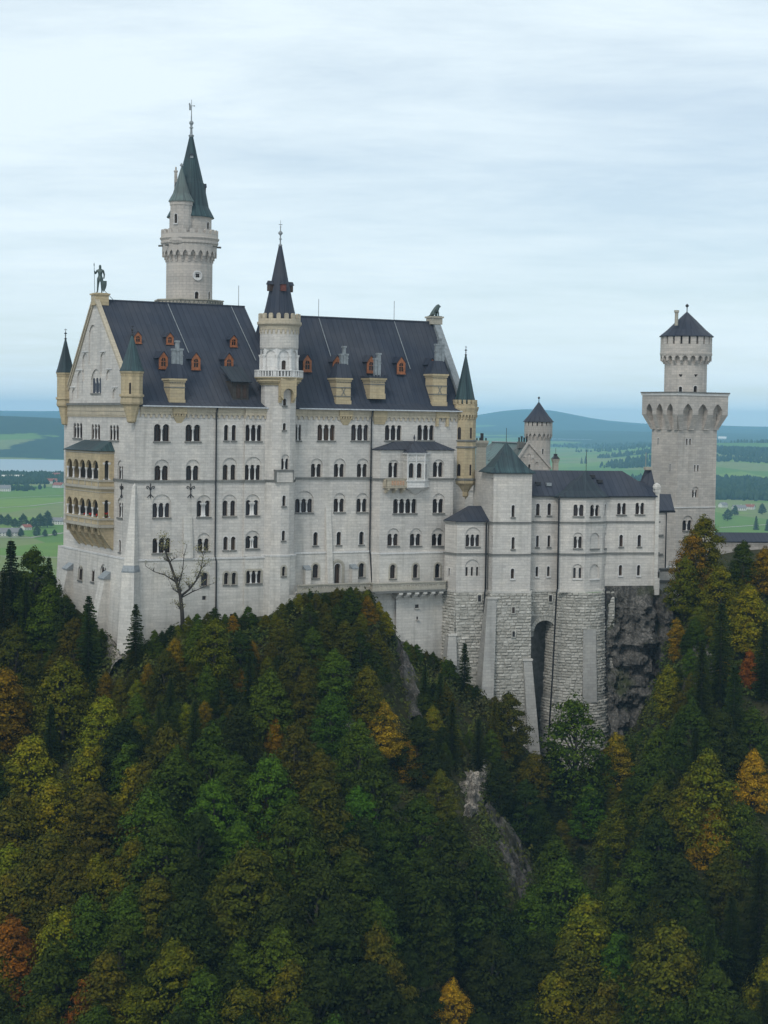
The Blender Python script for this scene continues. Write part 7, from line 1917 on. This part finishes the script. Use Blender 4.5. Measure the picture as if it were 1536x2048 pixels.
for a in [(22, 1078, 19, 'C', 'dg'), (68, 1096, 14, 'D', 'mg'), (98, 1112, 13, 'C', 'mg'), (52, 1150, 14, 'C', 'dg'), (8, 1140, 16, 'C', 'dg'), (100, 1165, 12, 'D', 'mg'), (130, 1192, 9, 'D', 'dg'), (178, 1190, 15, 'C', 'dg'), (272, 1207, 11, 'C', 'dg'), (150, 1235, 11, 'D', 'ol'), (30, 1250, 13, 'D', 'ol'),
          (128, 1316, 15, 'B', 'yg'), (205, 1392, 13, 'B', 'yg'), (6, 1335, 14, 'B', 'go'), (428, 1235, 12, 'B', 'yg'), (350, 1276, 6, 'D', 'go'), (330, 1300, 9, 'D', 'ol'), (500, 1300, 12, 'C', 'dg'), (620, 1205, 5, 'D', 'dg'), (700, 1178, 6, 'D', 'mg'), (735, 1192, 5, 'D', 'go'), (560, 1236, 5, 'D', 'ol'), (655, 1225, 8, 'D', 'ol'), (755, 1262, 8, 'D', 'ol'), (735, 1330, 10, 'D', 'ol'), (595, 1290, 10, 'D', 'ol'), (668, 1300, 11, 'D', 'mg'), (540, 1340, 12, 'D', 'mg'), (850, 1330, 9, 'C', 'dg'), (881, 1345, 8, 'C', 'dg'), (930, 1284, 10, 'C', 'dg'), (990, 1400, 10, 'C', 'ol'), (1018, 1385, 12, 'B', 'ol'), (958, 1436, 9, 'C', 'dg'), (905, 1400, 11, 'C', 'dg'), (1150, 1385, 14, 'S', 'mg'),
          (466, 1228, 3.6, 'S', 'go'), (1005, 1345, 5.5, 'S', 'or'),
          (1232, 1466, 9, 'D', 'ye'), (1354, 1238, 8, 'P', 'ye'), (1336, 1330, 10, 'P', 'yg'), (1302, 1340, 4, 'D', 'yg'), (1408, 1032, 11, 'B', 'yg'), (1385, 1062, 8, 'S', 'go'), (1372, 1110, 8, 'D', 'yg'), (1488, 1082, 9, 'D', 'mg'), (1530, 1095, 10, 'D', 'go'), (1440, 1130, 12, 'B', 'yg'), (1500, 1170, 13, 'D', 'yg'), (1444, 1205, 17, 'C', 'dg'), (1500, 1300, 7, 'P', 'or'), (1405, 1280, 15, 'C', 'dg'), (1470, 1330, 16, 'C', 'dg'), (1530, 1240, 14, 'C', 'dg'), (1385, 1400, 12, 'D', 'mg'), (1440, 1420, 12, 'D', 'dg'),
          (1508, 1500, 10, 'D', 'ye'), (1385, 1545, 12, 'D', 'ol'), (1425, 1610, 10, 'D', 'go'), (1322, 1560, 11, 'D', 'ol'), (1250, 1590, 12, 'D', 'yg'), (1285, 1690, 14, 'B', 'mg'), (1112, 1675, 12, 'B', 'mg'), (1215, 1690, 15, 'C', 'mg'), (1236, 1862, 13, 'P', 'bg'), (1325, 1790, 13, 'B', 'yg'), (1380, 1780, 12, 'D', 'mg'), (1450, 1700, 14, 'D', 'ol'), (1522, 1690, 20, 'C', 'dg'), (1240, 1760, 13, 'D', 'mg'),
          (549, 1432, 6, 'P', 'go'), (592, 1446, 12, 'D', 'ol'), (640, 1500, 11, 'D', 'ol'), (530, 1582, 8, 'D', 'go'), (470, 1508, 13, 'D', 'mg'), (428, 1560, 13, 'D', 'bg'), (720, 1440, 11, 'D', 'mg'), (765, 1400, 9, 'D', 'ye'), (822, 1480, 7, 'D', 'go'), (840, 1590, 13, 'D', 'mg'), (905, 1640, 17, 'D', 'dg'), (958, 1700, 16, 'D', 'dg'), (811, 1765, 6.5, 'P', 'or'), (700, 1700, 13, 'D', 'mg'), (600, 1675, 12, 'D', 'ol'), (455, 1735, 14, 'D', 'ol'), (560, 1790, 16, 'D', 'dg'), (660, 1815, 16, 'D', 'dg'), (310, 1750, 12, 'D', 'ol'), (272, 1530, 13, 'D', 'yg'), (60, 1470, 16, 'B', 'yg'), (100, 1560, 15, 'B', 'yg'), (190, 1570, 17, 'D', 'ol'), (30, 1580, 17, 'D', 'ol'), (150, 1700, 15, 'D', 'ol'), (20, 1690, 14, 'B', 'yg'), (22, 1835, 15, 'D', 'or'), (122, 1815, 14, 'B', 'yg'), (185, 1950, 11, 'D', 'or'), (350, 1880, 15, 'D', 'yg'), (272, 1970, 11, 'B', 'yg'), (718, 1998, 9, 'D', 'ye'), (905, 1960, 10, 'D', 'ye'), (820, 1900, 14, 'D', 'dg'), (985, 1860, 15, 'D', 'dg'), (1085, 1900, 14, 'D', 'dg'), (1130, 1990, 10, 'D', 'go'), (1060, 1780, 13, 'D', 'mg'), (480, 1880, 13, 'D', 'mg'), (400, 1620, 14, 'D', 'dg'), (330, 1640, 15, 'D', 'mg'), (715, 1575, 12, 'D', 'bg'), (775, 1640, 13, 'D', 'mg'), (660, 1600, 11, 'D', 'bg'), (480, 1640, 12, 'D', 'bg'), (250, 1440, 13, 'D', 'dg'), (320, 1400, 13, 'C', 'dg'), (390, 1400, 12, 'C', 'dg'), (880, 1540, 8, 'D', 'ol'), (1000, 1520, 9, 'B', 'dg'), (1050, 1560, 10, 'D', 'dg'), (1080, 1600, 9, 'D', 'mg'), (1180, 1570, 9, 'D', 'bg'), (1105, 1500, 11, 'B', 'dg'), (1068, 1505, 10, 'B', 'ol'), (1205, 1510, 9, 'B', 'mg'), (1135, 1540, 9, 'D', 'dg'), (1165, 1530, 8, 'D', 'mg'), (690, 1240, 8, 'B', 'ol'), (625, 1255, 8, 'D', 'mg'), (720, 1260, 7, 'D', 'dg'), (600, 1235, 6, 'D', 'dg'), (650, 1205, 5, 'D', 'ol'), (395, 1245, 8, 'D', 'mg'), (480, 1262, 8, 'D', 'dg')]: plant(*a)
KEEP = [(1062, 1345, 1180, 1450), (930, 985, 1515, 1610), (1000, 1055, 1640, 1790), (890, 1062, 1180, 1325), (785, 830, 1230, 1420), (600, 900, 1100, 1178), (100, 600, 900, 1225), (215, 262, 1200, 1330), (1130, 1225, 1440, 1560)]
LINE = [(0, 1170), (100, 1210), (215, 1330), (330, 1300), (420, 1270), (590, 1260), (640, 1215), (740, 1215), (790, 1300), (900, 1370), (985, 1440), (1050, 1540), (1225, 1560), (1250, 1480), (1350, 1300), (1400, 1180), (1540, 1150)]
rf2 = random.Random(5); y = 1190.0
while y < 2075:
    x = -30 + rf2.uniform(0, 50)
    while x < 1570:
        px, yt = x + rf2.uniform(-22, 22), y + rf2.uniform(-26, 26); x += rf2.uniform(72, 104) * (1.12 if y > 1480 else 1)
        if yt < interp(px, LINE)[0] + 12: continue
        if any(abs(t['px'] - px) < 44 and abs(t['yt'] - yt) < 42 for t in trees): continue
        if len(trees) > 285: continue
        H = rf2.uniform(11, 17.5) if yt > 1500 else rf2.uniform(10, 15.5) if yt > 1400 else rf2.uniform(6.5, 10.5)
        u = rf2.random()
        if px < 330: col = rf2.choice(('ol', 'yg', 'mg', 'mg', 'ol', 'dg'))
        elif px < 780: col = rf2.choice(('dg', 'mg', 'dg', 'mg', 'ol', 'bg'))
        elif px < 1100: col = rf2.choice(('dg', 'dg', 'mg', 'dg'))
        else: col = rf2.choice(('dg', 'mg', 'dg', 'ol', 'mg', 'yg'))
        kind = rf2.choice('DDDBBP')
        if yt < 1420 and u < .35: kind, col = 'C', 'dg'
        if px > 1330 and u < .25: kind, col = 'C', 'dg'
        p = solve(px, yt, H)
        if p is None: continue
        sc = FPX / p.y; w = 6.5 * H / 14 * sc; hh = H * sc
        if any(px + w * .45 > a and px - w * .45 < b and yt < d_ and yt + hh * .8 > c_ for a, b, c_, d_ in KEEP): continue
        plant(px, yt, H, kind, col)
    y += 44 if y < 1480 else 50
for px in [-20 + 23 * i for i in range(69)]:
    for row in range(5):
        x_ = px + rf2.uniform(-12, 12); H = rf2.uniform(2.8, 6.2); yt = interp(x_, LINE)[0] - 2 + row * 36 + rf2.uniform(-8, 26)
        if len(trees) > 500: continue
        if any(abs(t['px'] - x_) < 17 and abs(t['yt'] - yt) < 18 for t in trees): continue
        p = solve(x_, yt, H)
        if p is None: continue
        sc = FPX / p.y; w = 6.5 * H / 14 * sc
        if any(x_ + w * .4 > a and x_ - w * .4 < b and yt < d_ and yt + H * sc * .7 > c_ for a, b, c_, d_ in KEEP): continue
        plant(x_, yt, H, rf2.choice('DDB'), rf2.choice(('ol', 'dg', 'mg', 'ol', 'dg', 'yg', 'mg', 'go')))
for i in range(66):                                                    # low bushes right at the foot of the walls
    x_ = 108 + 13.5 * i + rf2.uniform(-5, 5); by_, Yb = interp(x_, BASE)
    if 205 < x_ < 262 or 776 < x_ < 800 or 905 < x_ < 925: continue
    yt = by_ - rf2.uniform(4, 30) * (.7 if x_ > 790 else .5 if x_ > 590 else 1); q = ray(x_, yt) * (Yb - rf2.uniform(1.6, 3.4)); H = q.z - hill(q.x, q.y)
    if not 1.0 < H < 5: continue
    sc = FPX / q.y; trees.append(dict(px=x_, yt=yt, H=H * 1.05, kind=rf2.choice('DDDB'), col=rf2.choice(('ol', 'dg', 'mg', 'ol', 'yg', 'dg', 'mg')), p=q + Vector((0, 0, H * .02)), yb=yt + H * sc, w=8))
# labels: what it looks like, then where on the slope it stands
COLS = [(110, 'at the left woodland edge'), (240, 'below the gable end'), (330, 'below the corner buttress'), (480, 'below the left front windows'), (620, 'below the stair turret'), (770, 'below the terrace'), (885, 'below the oriel bay'), (1010, 'below the low polygonal bay'), (1110, 'below the dark cleft'), (1225, 'below the round bastion'), (1345, 'below the dark cliff'), (1440, 'below the square tower'), (9999, 'at the right woodland edge')]
ROWS = [(1200, 'topmost'), (1310, 'near the walls'), (1420, 'high up'), (1520, 'on the upper slope'), (1620, 'on the middle slope'), (1720, 'below mid slope'), (1820, 'on the lower slope'), (1920, 'low down'), (9999, 'at the picture foot')]
cells = {}
for t in trees:
    t['c'] = next(s_ for a, s_ in COLS if t['px'] < a); t['r'] = next(s_ for a, s_ in ROWS if t['yt'] < a)
    t['sh'] = t['H'] < 6.6 and t['kind'] in 'DBS'; t['lab'] = f"{CW[t['col']][0]} {'bushy shrub' if t['sh'] else KW[t['kind']]} {t['r']} {t['c']}"
    cells.setdefault(t['lab'], []).append(t)
for lab, ts in cells.items():
    if len(ts) > 1:
        ts.sort(key=lambda t: t['px'])
        words = ['left one', 'right one'] if len(ts) == 2 else ['left one', 'middle one', 'right one'] if len(ts) == 3 else ['leftmost'] + [w + ' from left' for w in ('second', 'third', 'fourth', 'fifth', 'sixth', 'seventh', 'eighth', 'ninth', 'tenth')][:len(ts) - 2] + ['rightmost']
        for t, w in zip(ts, words): t['lab'] = lab + ', ' + w
rp = random.Random(8)
for t in trees:
    cd_, td_ = rp.choice(PRO[t['kind']]); p = t['p']; k = t['H'] / 14.0; z0 = p.z - t['H']
    root = thing('shrub' if t['sh'] else NAME[t['kind']], t['lab'], 'shrub' if t['sh'] else 'tree', (p.x, p.y, z0), rp.uniform(0, 6.28), 'shrubs on the castle hill' if t['sh'] else 'trees on the castle hill')
    root.scale = (k * rp.uniform(.92, 1.12), k * rp.uniform(.92, 1.12), k)
    cw = CW[t['col']]; v = rp.uniform(.62, 1.18); h = rp.uniform(-.08, .22)
    for nm, d in (('crown', cd_), ('trunk', td_)):
        o = bpy.data.objects.new(nm, d); COL.objects.link(o); o.parent = root
        o.color = (cw[1][0] * v * (1 + h), cw[1][1] * v, cw[1][2] * v, cw[2])
# ------------------------------------------------------------------ the nearly bare tree against the left front
root = thing('bare_tree', 'gnarled half-bare tree with few pale yellow leaves against the left front wall', 'tree', tuple(at(366, 1252, 297.0)))
rb = random.Random(44); wd = MB(); cr = MB(); mp = 297.0 / FPX
def limb(pts, r0, depth):
    P = [Vector(p) for p in pts]; n = len(P)
    wd.tube(P, [r0 * (1 - .75 * i / (n - 1)) for i in range(n)], 6)
    if depth == 0: return
    for i in range(1, n):
        for _ in range(3 if depth > 1 else 4):
            d = (P[i] - P[i - 1]).normalized(); a = Vector((rb.uniform(-1, 1), rb.uniform(-.7, .7), rb.uniform(.0, 1.0))).normalized()
            L_ = rb.uniform(.7, 1.35) * (1.2 if depth > 1 else .8); q = P[i]; ps = [q]
            for k in range(3): d = (d * .5 + a * .7 + Vector((rb.uniform(-.25, .25), rb.uniform(-.25, .25), rb.uniform(-.05, .3)))).normalized(); q = q + d * L_ / 3; ps.append(q)
            limb(ps, r0 * (1 - .6 * i / (n - 1)) * .5, depth - 1)
            if depth == 1 and rb.random() < .85:
                for k in range(3): leaf(cr, ps[-1] + Vector((rb.uniform(-.5, .5), rb.uniform(-.5, .5), rb.uniform(-.4, .5))), Vector((rb.uniform(-1, 1), -1, rb.uniform(-.5, 1))), .10, rb)
def L2(pts): return [((x - 366) * mp, yy, (1252 - y) * mp) for x, y, yy in pts]
limb(L2([(366, 1266, 0), (364, 1225, 0), (360, 1190, .1), (352, 1165, .2), (338, 1125, .3), (330, 1105, .2), (322, 1088, .3)]), .40, 2)
limb(L2([(361, 1192, 0), (378, 1178, -.3), (392, 1160, -.4), (402, 1135, -.2), (405, 1110, 0)]), .22, 2)
limb(L2([(352, 1165, .2), (330, 1150, -.2), (308, 1143, -.4), (290, 1132, -.3)]), .13, 1)
limb(L2([(362, 1195, 0), (385, 1182, -.6), (408, 1172, -.8), (426, 1165, -.7)]), .12, 1)
limb(L2([(361, 1188, .0), (346, 1180, .4), (336, 1160, .5)]), .10, 1)
limb(L2([(356, 1172, .0), (364, 1140, .3), (366, 1112, .4), (372, 1090, .2)]), .12, 1)
wd.build('trunk', plain('dark_wet_bark', (.040, .034, .028), .95), root, uv=False, smooth=True)
o = cr.build('crown', LEAF, root, uv=False); o.color = (.16, .16, .085, .2)
# leaning dead stem in the woods, lower right
t = thing('dead_tree', 'bleached leafless dead stem leaning right in the woods below the square tower', 'tree', tuple(at(1395, 1562, 285.0))); m_ = MB(); mp = 285.0 / FPX
m_.tube([(0, 0, -1), (12 * mp, 0, 45 * mp), (29 * mp, 0, 102 * mp)], [.14, .1, .03], 6)
for k in range(14): f = .35 + .6 * k / 14; q = Vector((29 * mp * f, 0, 102 * mp * f)); m_.tube([q, q + Vector((rb.uniform(.5, 1.1), rb.uniform(-.6, .6), rb.uniform(-.8, .1)))], [.03, .01], 4)
m_.build('trunk', plain('bleached_wood', (.36, .34, .31), .9), t, uv=False)
# ------------------------------------------------------------------ undergrowth, grass tufts and seedlings between the trees
ug = MB(); ru = random.Random(12); cnt = 0
while cnt < 7500:
    px = ru.uniform(-20, 1560); zb, Yb = interp(px, BW); dY = ru.random() ** 1.7 * 95; Y = Yb - .8 - dY; X = (px - 768) / FPX * Y
    if 1062 < px < 1236 and dY < 5: continue
    if noise.noise(Vector((X / 7, Y / 7, 4))) < -.55 and dY > 4: continue
    z = hill(X, Y); cnt += 1; R = ru.uniform(.4, 1.7); up = ru.uniform(.7, 1.5)
    for k in range(36):
        d = Vector((ru.gauss(0, 1), ru.gauss(0, 1), abs(ru.gauss(.3, .8)))).normalized()
        leaf(ug, Vector((X + d.x * R, Y + d.y * R, z + d.z * R * up)), d + Vector((ru.uniform(-.5, .5), ru.uniform(-.5, .5), .3)), ru.uniform(.12, .32), ru)
um = Mat('undergrowth_leaves', .7, .2); g_ = um.n('ShaderNodeNewGeometry'); pn = um.noise(um.coord('Object'), .16, 5, .65); p2 = um.noise(um.coord('Object', (1, 1, 1)), .05, 3, .6)
c = um.mix(um.ramp(pn, [(.35, 0.0), (.6, 1.0)]), (.030, .058, .006), (.064, .070, .008)); c = um.mix(um.ramp(pn, [(.62, 0.0), (.74, .8)]), c, (.115, .062, .018)); c = um.mix(um.ramp(p2, [(.45, 0.0), (.65, .6)]), c, (.035, .030, .016))
um.color(um.mix(g_.outputs['Random Per Island'], um.mix(1.0, c, (.55, .55, .55), 'MULTIPLY'), um.mix(1.0, c, (1.5, 1.45, 1.2), 'MULTIPLY')))
struct(ug.build('undergrowth', um.m, uv=False), 'stuff')
# ------------------------------------------------------------------ farmhouses and field trees in the valley
wh = plain('lime_wash', (.62, .60, .55), .9, .2, .1); rr_ = plain('red_tiles', (.26, .085, .055), .9); gr_ = plain('grey_tiles', (.20, .19, .185), .9); br_ = plain('brown_boards', (.12, .075, .045), .9)
def house(px, py, w, l, h, rz, roofm, label, wallm=wh):
    X, Y = gp(px, py); z = gz(X, Y) - .3; t = thing('farmhouse', label, 'house', (X, Y, z), rz, 'houses in the valley')
    b = MB(); b.add([(-l / 2, -w / 2, -2), (l / 2, -w / 2, -2), (l / 2, w / 2, -2), (-l / 2, w / 2, -2), (-l / 2, -w / 2, h), (l / 2, -w / 2, h), (l / 2, w / 2, h), (-l / 2, w / 2, h), (-l / 2, 0, h + w * .36), (l / 2, 0, h + w * .36)], [(0, 1, 5, 4), (1, 2, 6, 9, 5), (2, 3, 7, 6), (3, 0, 4, 8, 7)]); b.build('wall', wallm, t)
    r = MB(); e = .8; k = .36
    for s_ in (-1, 1): r.slab([(-l / 2 - e, s_ * (w / 2 + e), h - e * 2 * k), (l / 2 + e, s_ * (w / 2 + e), h - e * 2 * k), (l / 2 + e, 0, h + w * k + .1), (-l / 2 - e, 0, h + w * k + .1)], -.25)
    ro_ = r.build('roof', roofm, t); c = MB(); c.box(l * .15, l * .15 + .9, -.4, .5, h + w * k - .6, h + w * k + 1.2); c.build('chimney', wallm, ro_)
    n = max(2, int(l / 4)); wm2 = MB()
    for i in range(n):
        x = -l / 2 + l * (i + .5) / n
        for zz_ in ([1.2, 3.8] if h > 5 else [1.2]): wm2.box(x - .6, x + .6, -w / 2 - .05, -w / 2 + .02, zz_, zz_ + 1.4)
    wm2.build('windows', M['glass'], t).name = 'window'
for a in [(16, 1072, 16, 34, 6, .25, gr_, 'long white barn with grey roof by the field at the left edge'), (118, 1049, 14, 24, 6, -.2, gr_, 'white farmhouse with grey roof just left of the palace gable'), (52, 1060, 10, 14, 5, .9, rr_, 'small white house with red roof among the field trees'), (104, 968, 16, 24, 7, .3, rr_, 'red roofed house nearest the palace in the lakeside village'), (118, 976, 16, 26, 7, -.5, rr_, 'broad red roofed house at the lower end of the lakeside village'), (112, 956, 15, 22, 7, .8, rr_, 'red roofed house at the upper end of the lakeside village'), (3, 983, 20, 40, 7, .1, gr_, 'long pale farm building in the green field at the left edge'), (14, 960, 15, 26, 6, .2, wh, 'white house below the lakeside trees at the left edge'), (38, 960, 15, 24, 6, -.3, wh, 'white house under the dark lakeside spruces'),
          (1478, 1022, 14, 26, 6, .2, gr_, 'long white farmhouse in the meadow right of the square tower'), (1500, 1020, 12, 18, 6, -.5, rr_, 'white house with red roof right of the long farmhouse'), (1446, 1016, 12, 16, 6, .6, gr_, 'small white house close to the square tower'), (1188, 872, 30, 60, 9, .3, wh, 'pale far farm on the hills between bay tent roof and square tower'), (1444, 898, 30, 60, 9, -.2, wh, 'pale far farm on the hills right of the square tower')]: house(*a)
fp = {'D': PRO['D'][0], 'C': PRO['C'][0], 'B': PRO['D'][2]}
def field_tree(px, py, H, kind, label):
    X, Y = gp(px, py); t = thing('field_tree' if kind != 'C' else 'spruce_tree', label, 'tree', (X, Y, gz(X, Y) - .5), rp.uniform(0, 6), 'trees in the valley fields'); t.scale = (H / 14 * 1.25, H / 14 * 1.25, H / 14)
    for nm, d in zip(('crown', 'trunk'), fp[kind]):
        o = bpy.data.objects.new(nm, d); COL.objects.link(o); o.parent = t; v = rp.uniform(.8, 1.2); o.color = (.030 * v, .055 * v, .016 * v, .3)
for px, py, H, k, lab in [(74, 1073, 16, 'D', 'single round tree in the field, left of the three by the palace'), (90, 1073, 11, 'D', 'small round field tree, middle of the three by the palace'), (109, 1072, 10, 'D', 'small round field tree closest to the palace gable'), (46, 1059, 24, 'D', 'largest dark tree in the row behind the single field trees'), (66, 1056, 17, 'D', 'paler tree in the row right of the largest dark one'), (80, 1055, 22, 'D', 'left one of the two big dark trees in the row'), (95, 1055, 26, 'D', 'big dark tree in the row beside the grey roofed farmhouse'), (16, 1052, 19, 'D', 'tree in the row above the long white barn'), (2, 1050, 17, 'D', 'tree at the far left end of the row'), (30, 1055, 15, 'D', 'low tree in the row between barn and largest tree'), (42, 1073, 13, 'D', 'round tree in front of the red roofed small house'), (18, 1074, 12, 'D', 'low tree in front of the long white barn'),
                          (1512, 1060, 24, 'C', 'dark pointed spruce above the gallery roof'), (1534, 1062, 20, 'C', 'dark spruce at the right edge above the gallery roof'), (1470, 1032, 20, 'D', 'tree below the long farmhouse right of the square tower'), (1455, 1042, 22, 'D', 'dark tree beside the square tower above the gallery'), (1524, 1030, 22, 'D', 'tree right of the red roofed house by the square tower'), (1171, 934, 32, 'C', 'spruce in the meadow above the bay tent roof'), (1163, 934, 26, 'C', 'smaller spruce in the meadow left of the taller one')]:
    field_tree(px, py, H, k, lab)
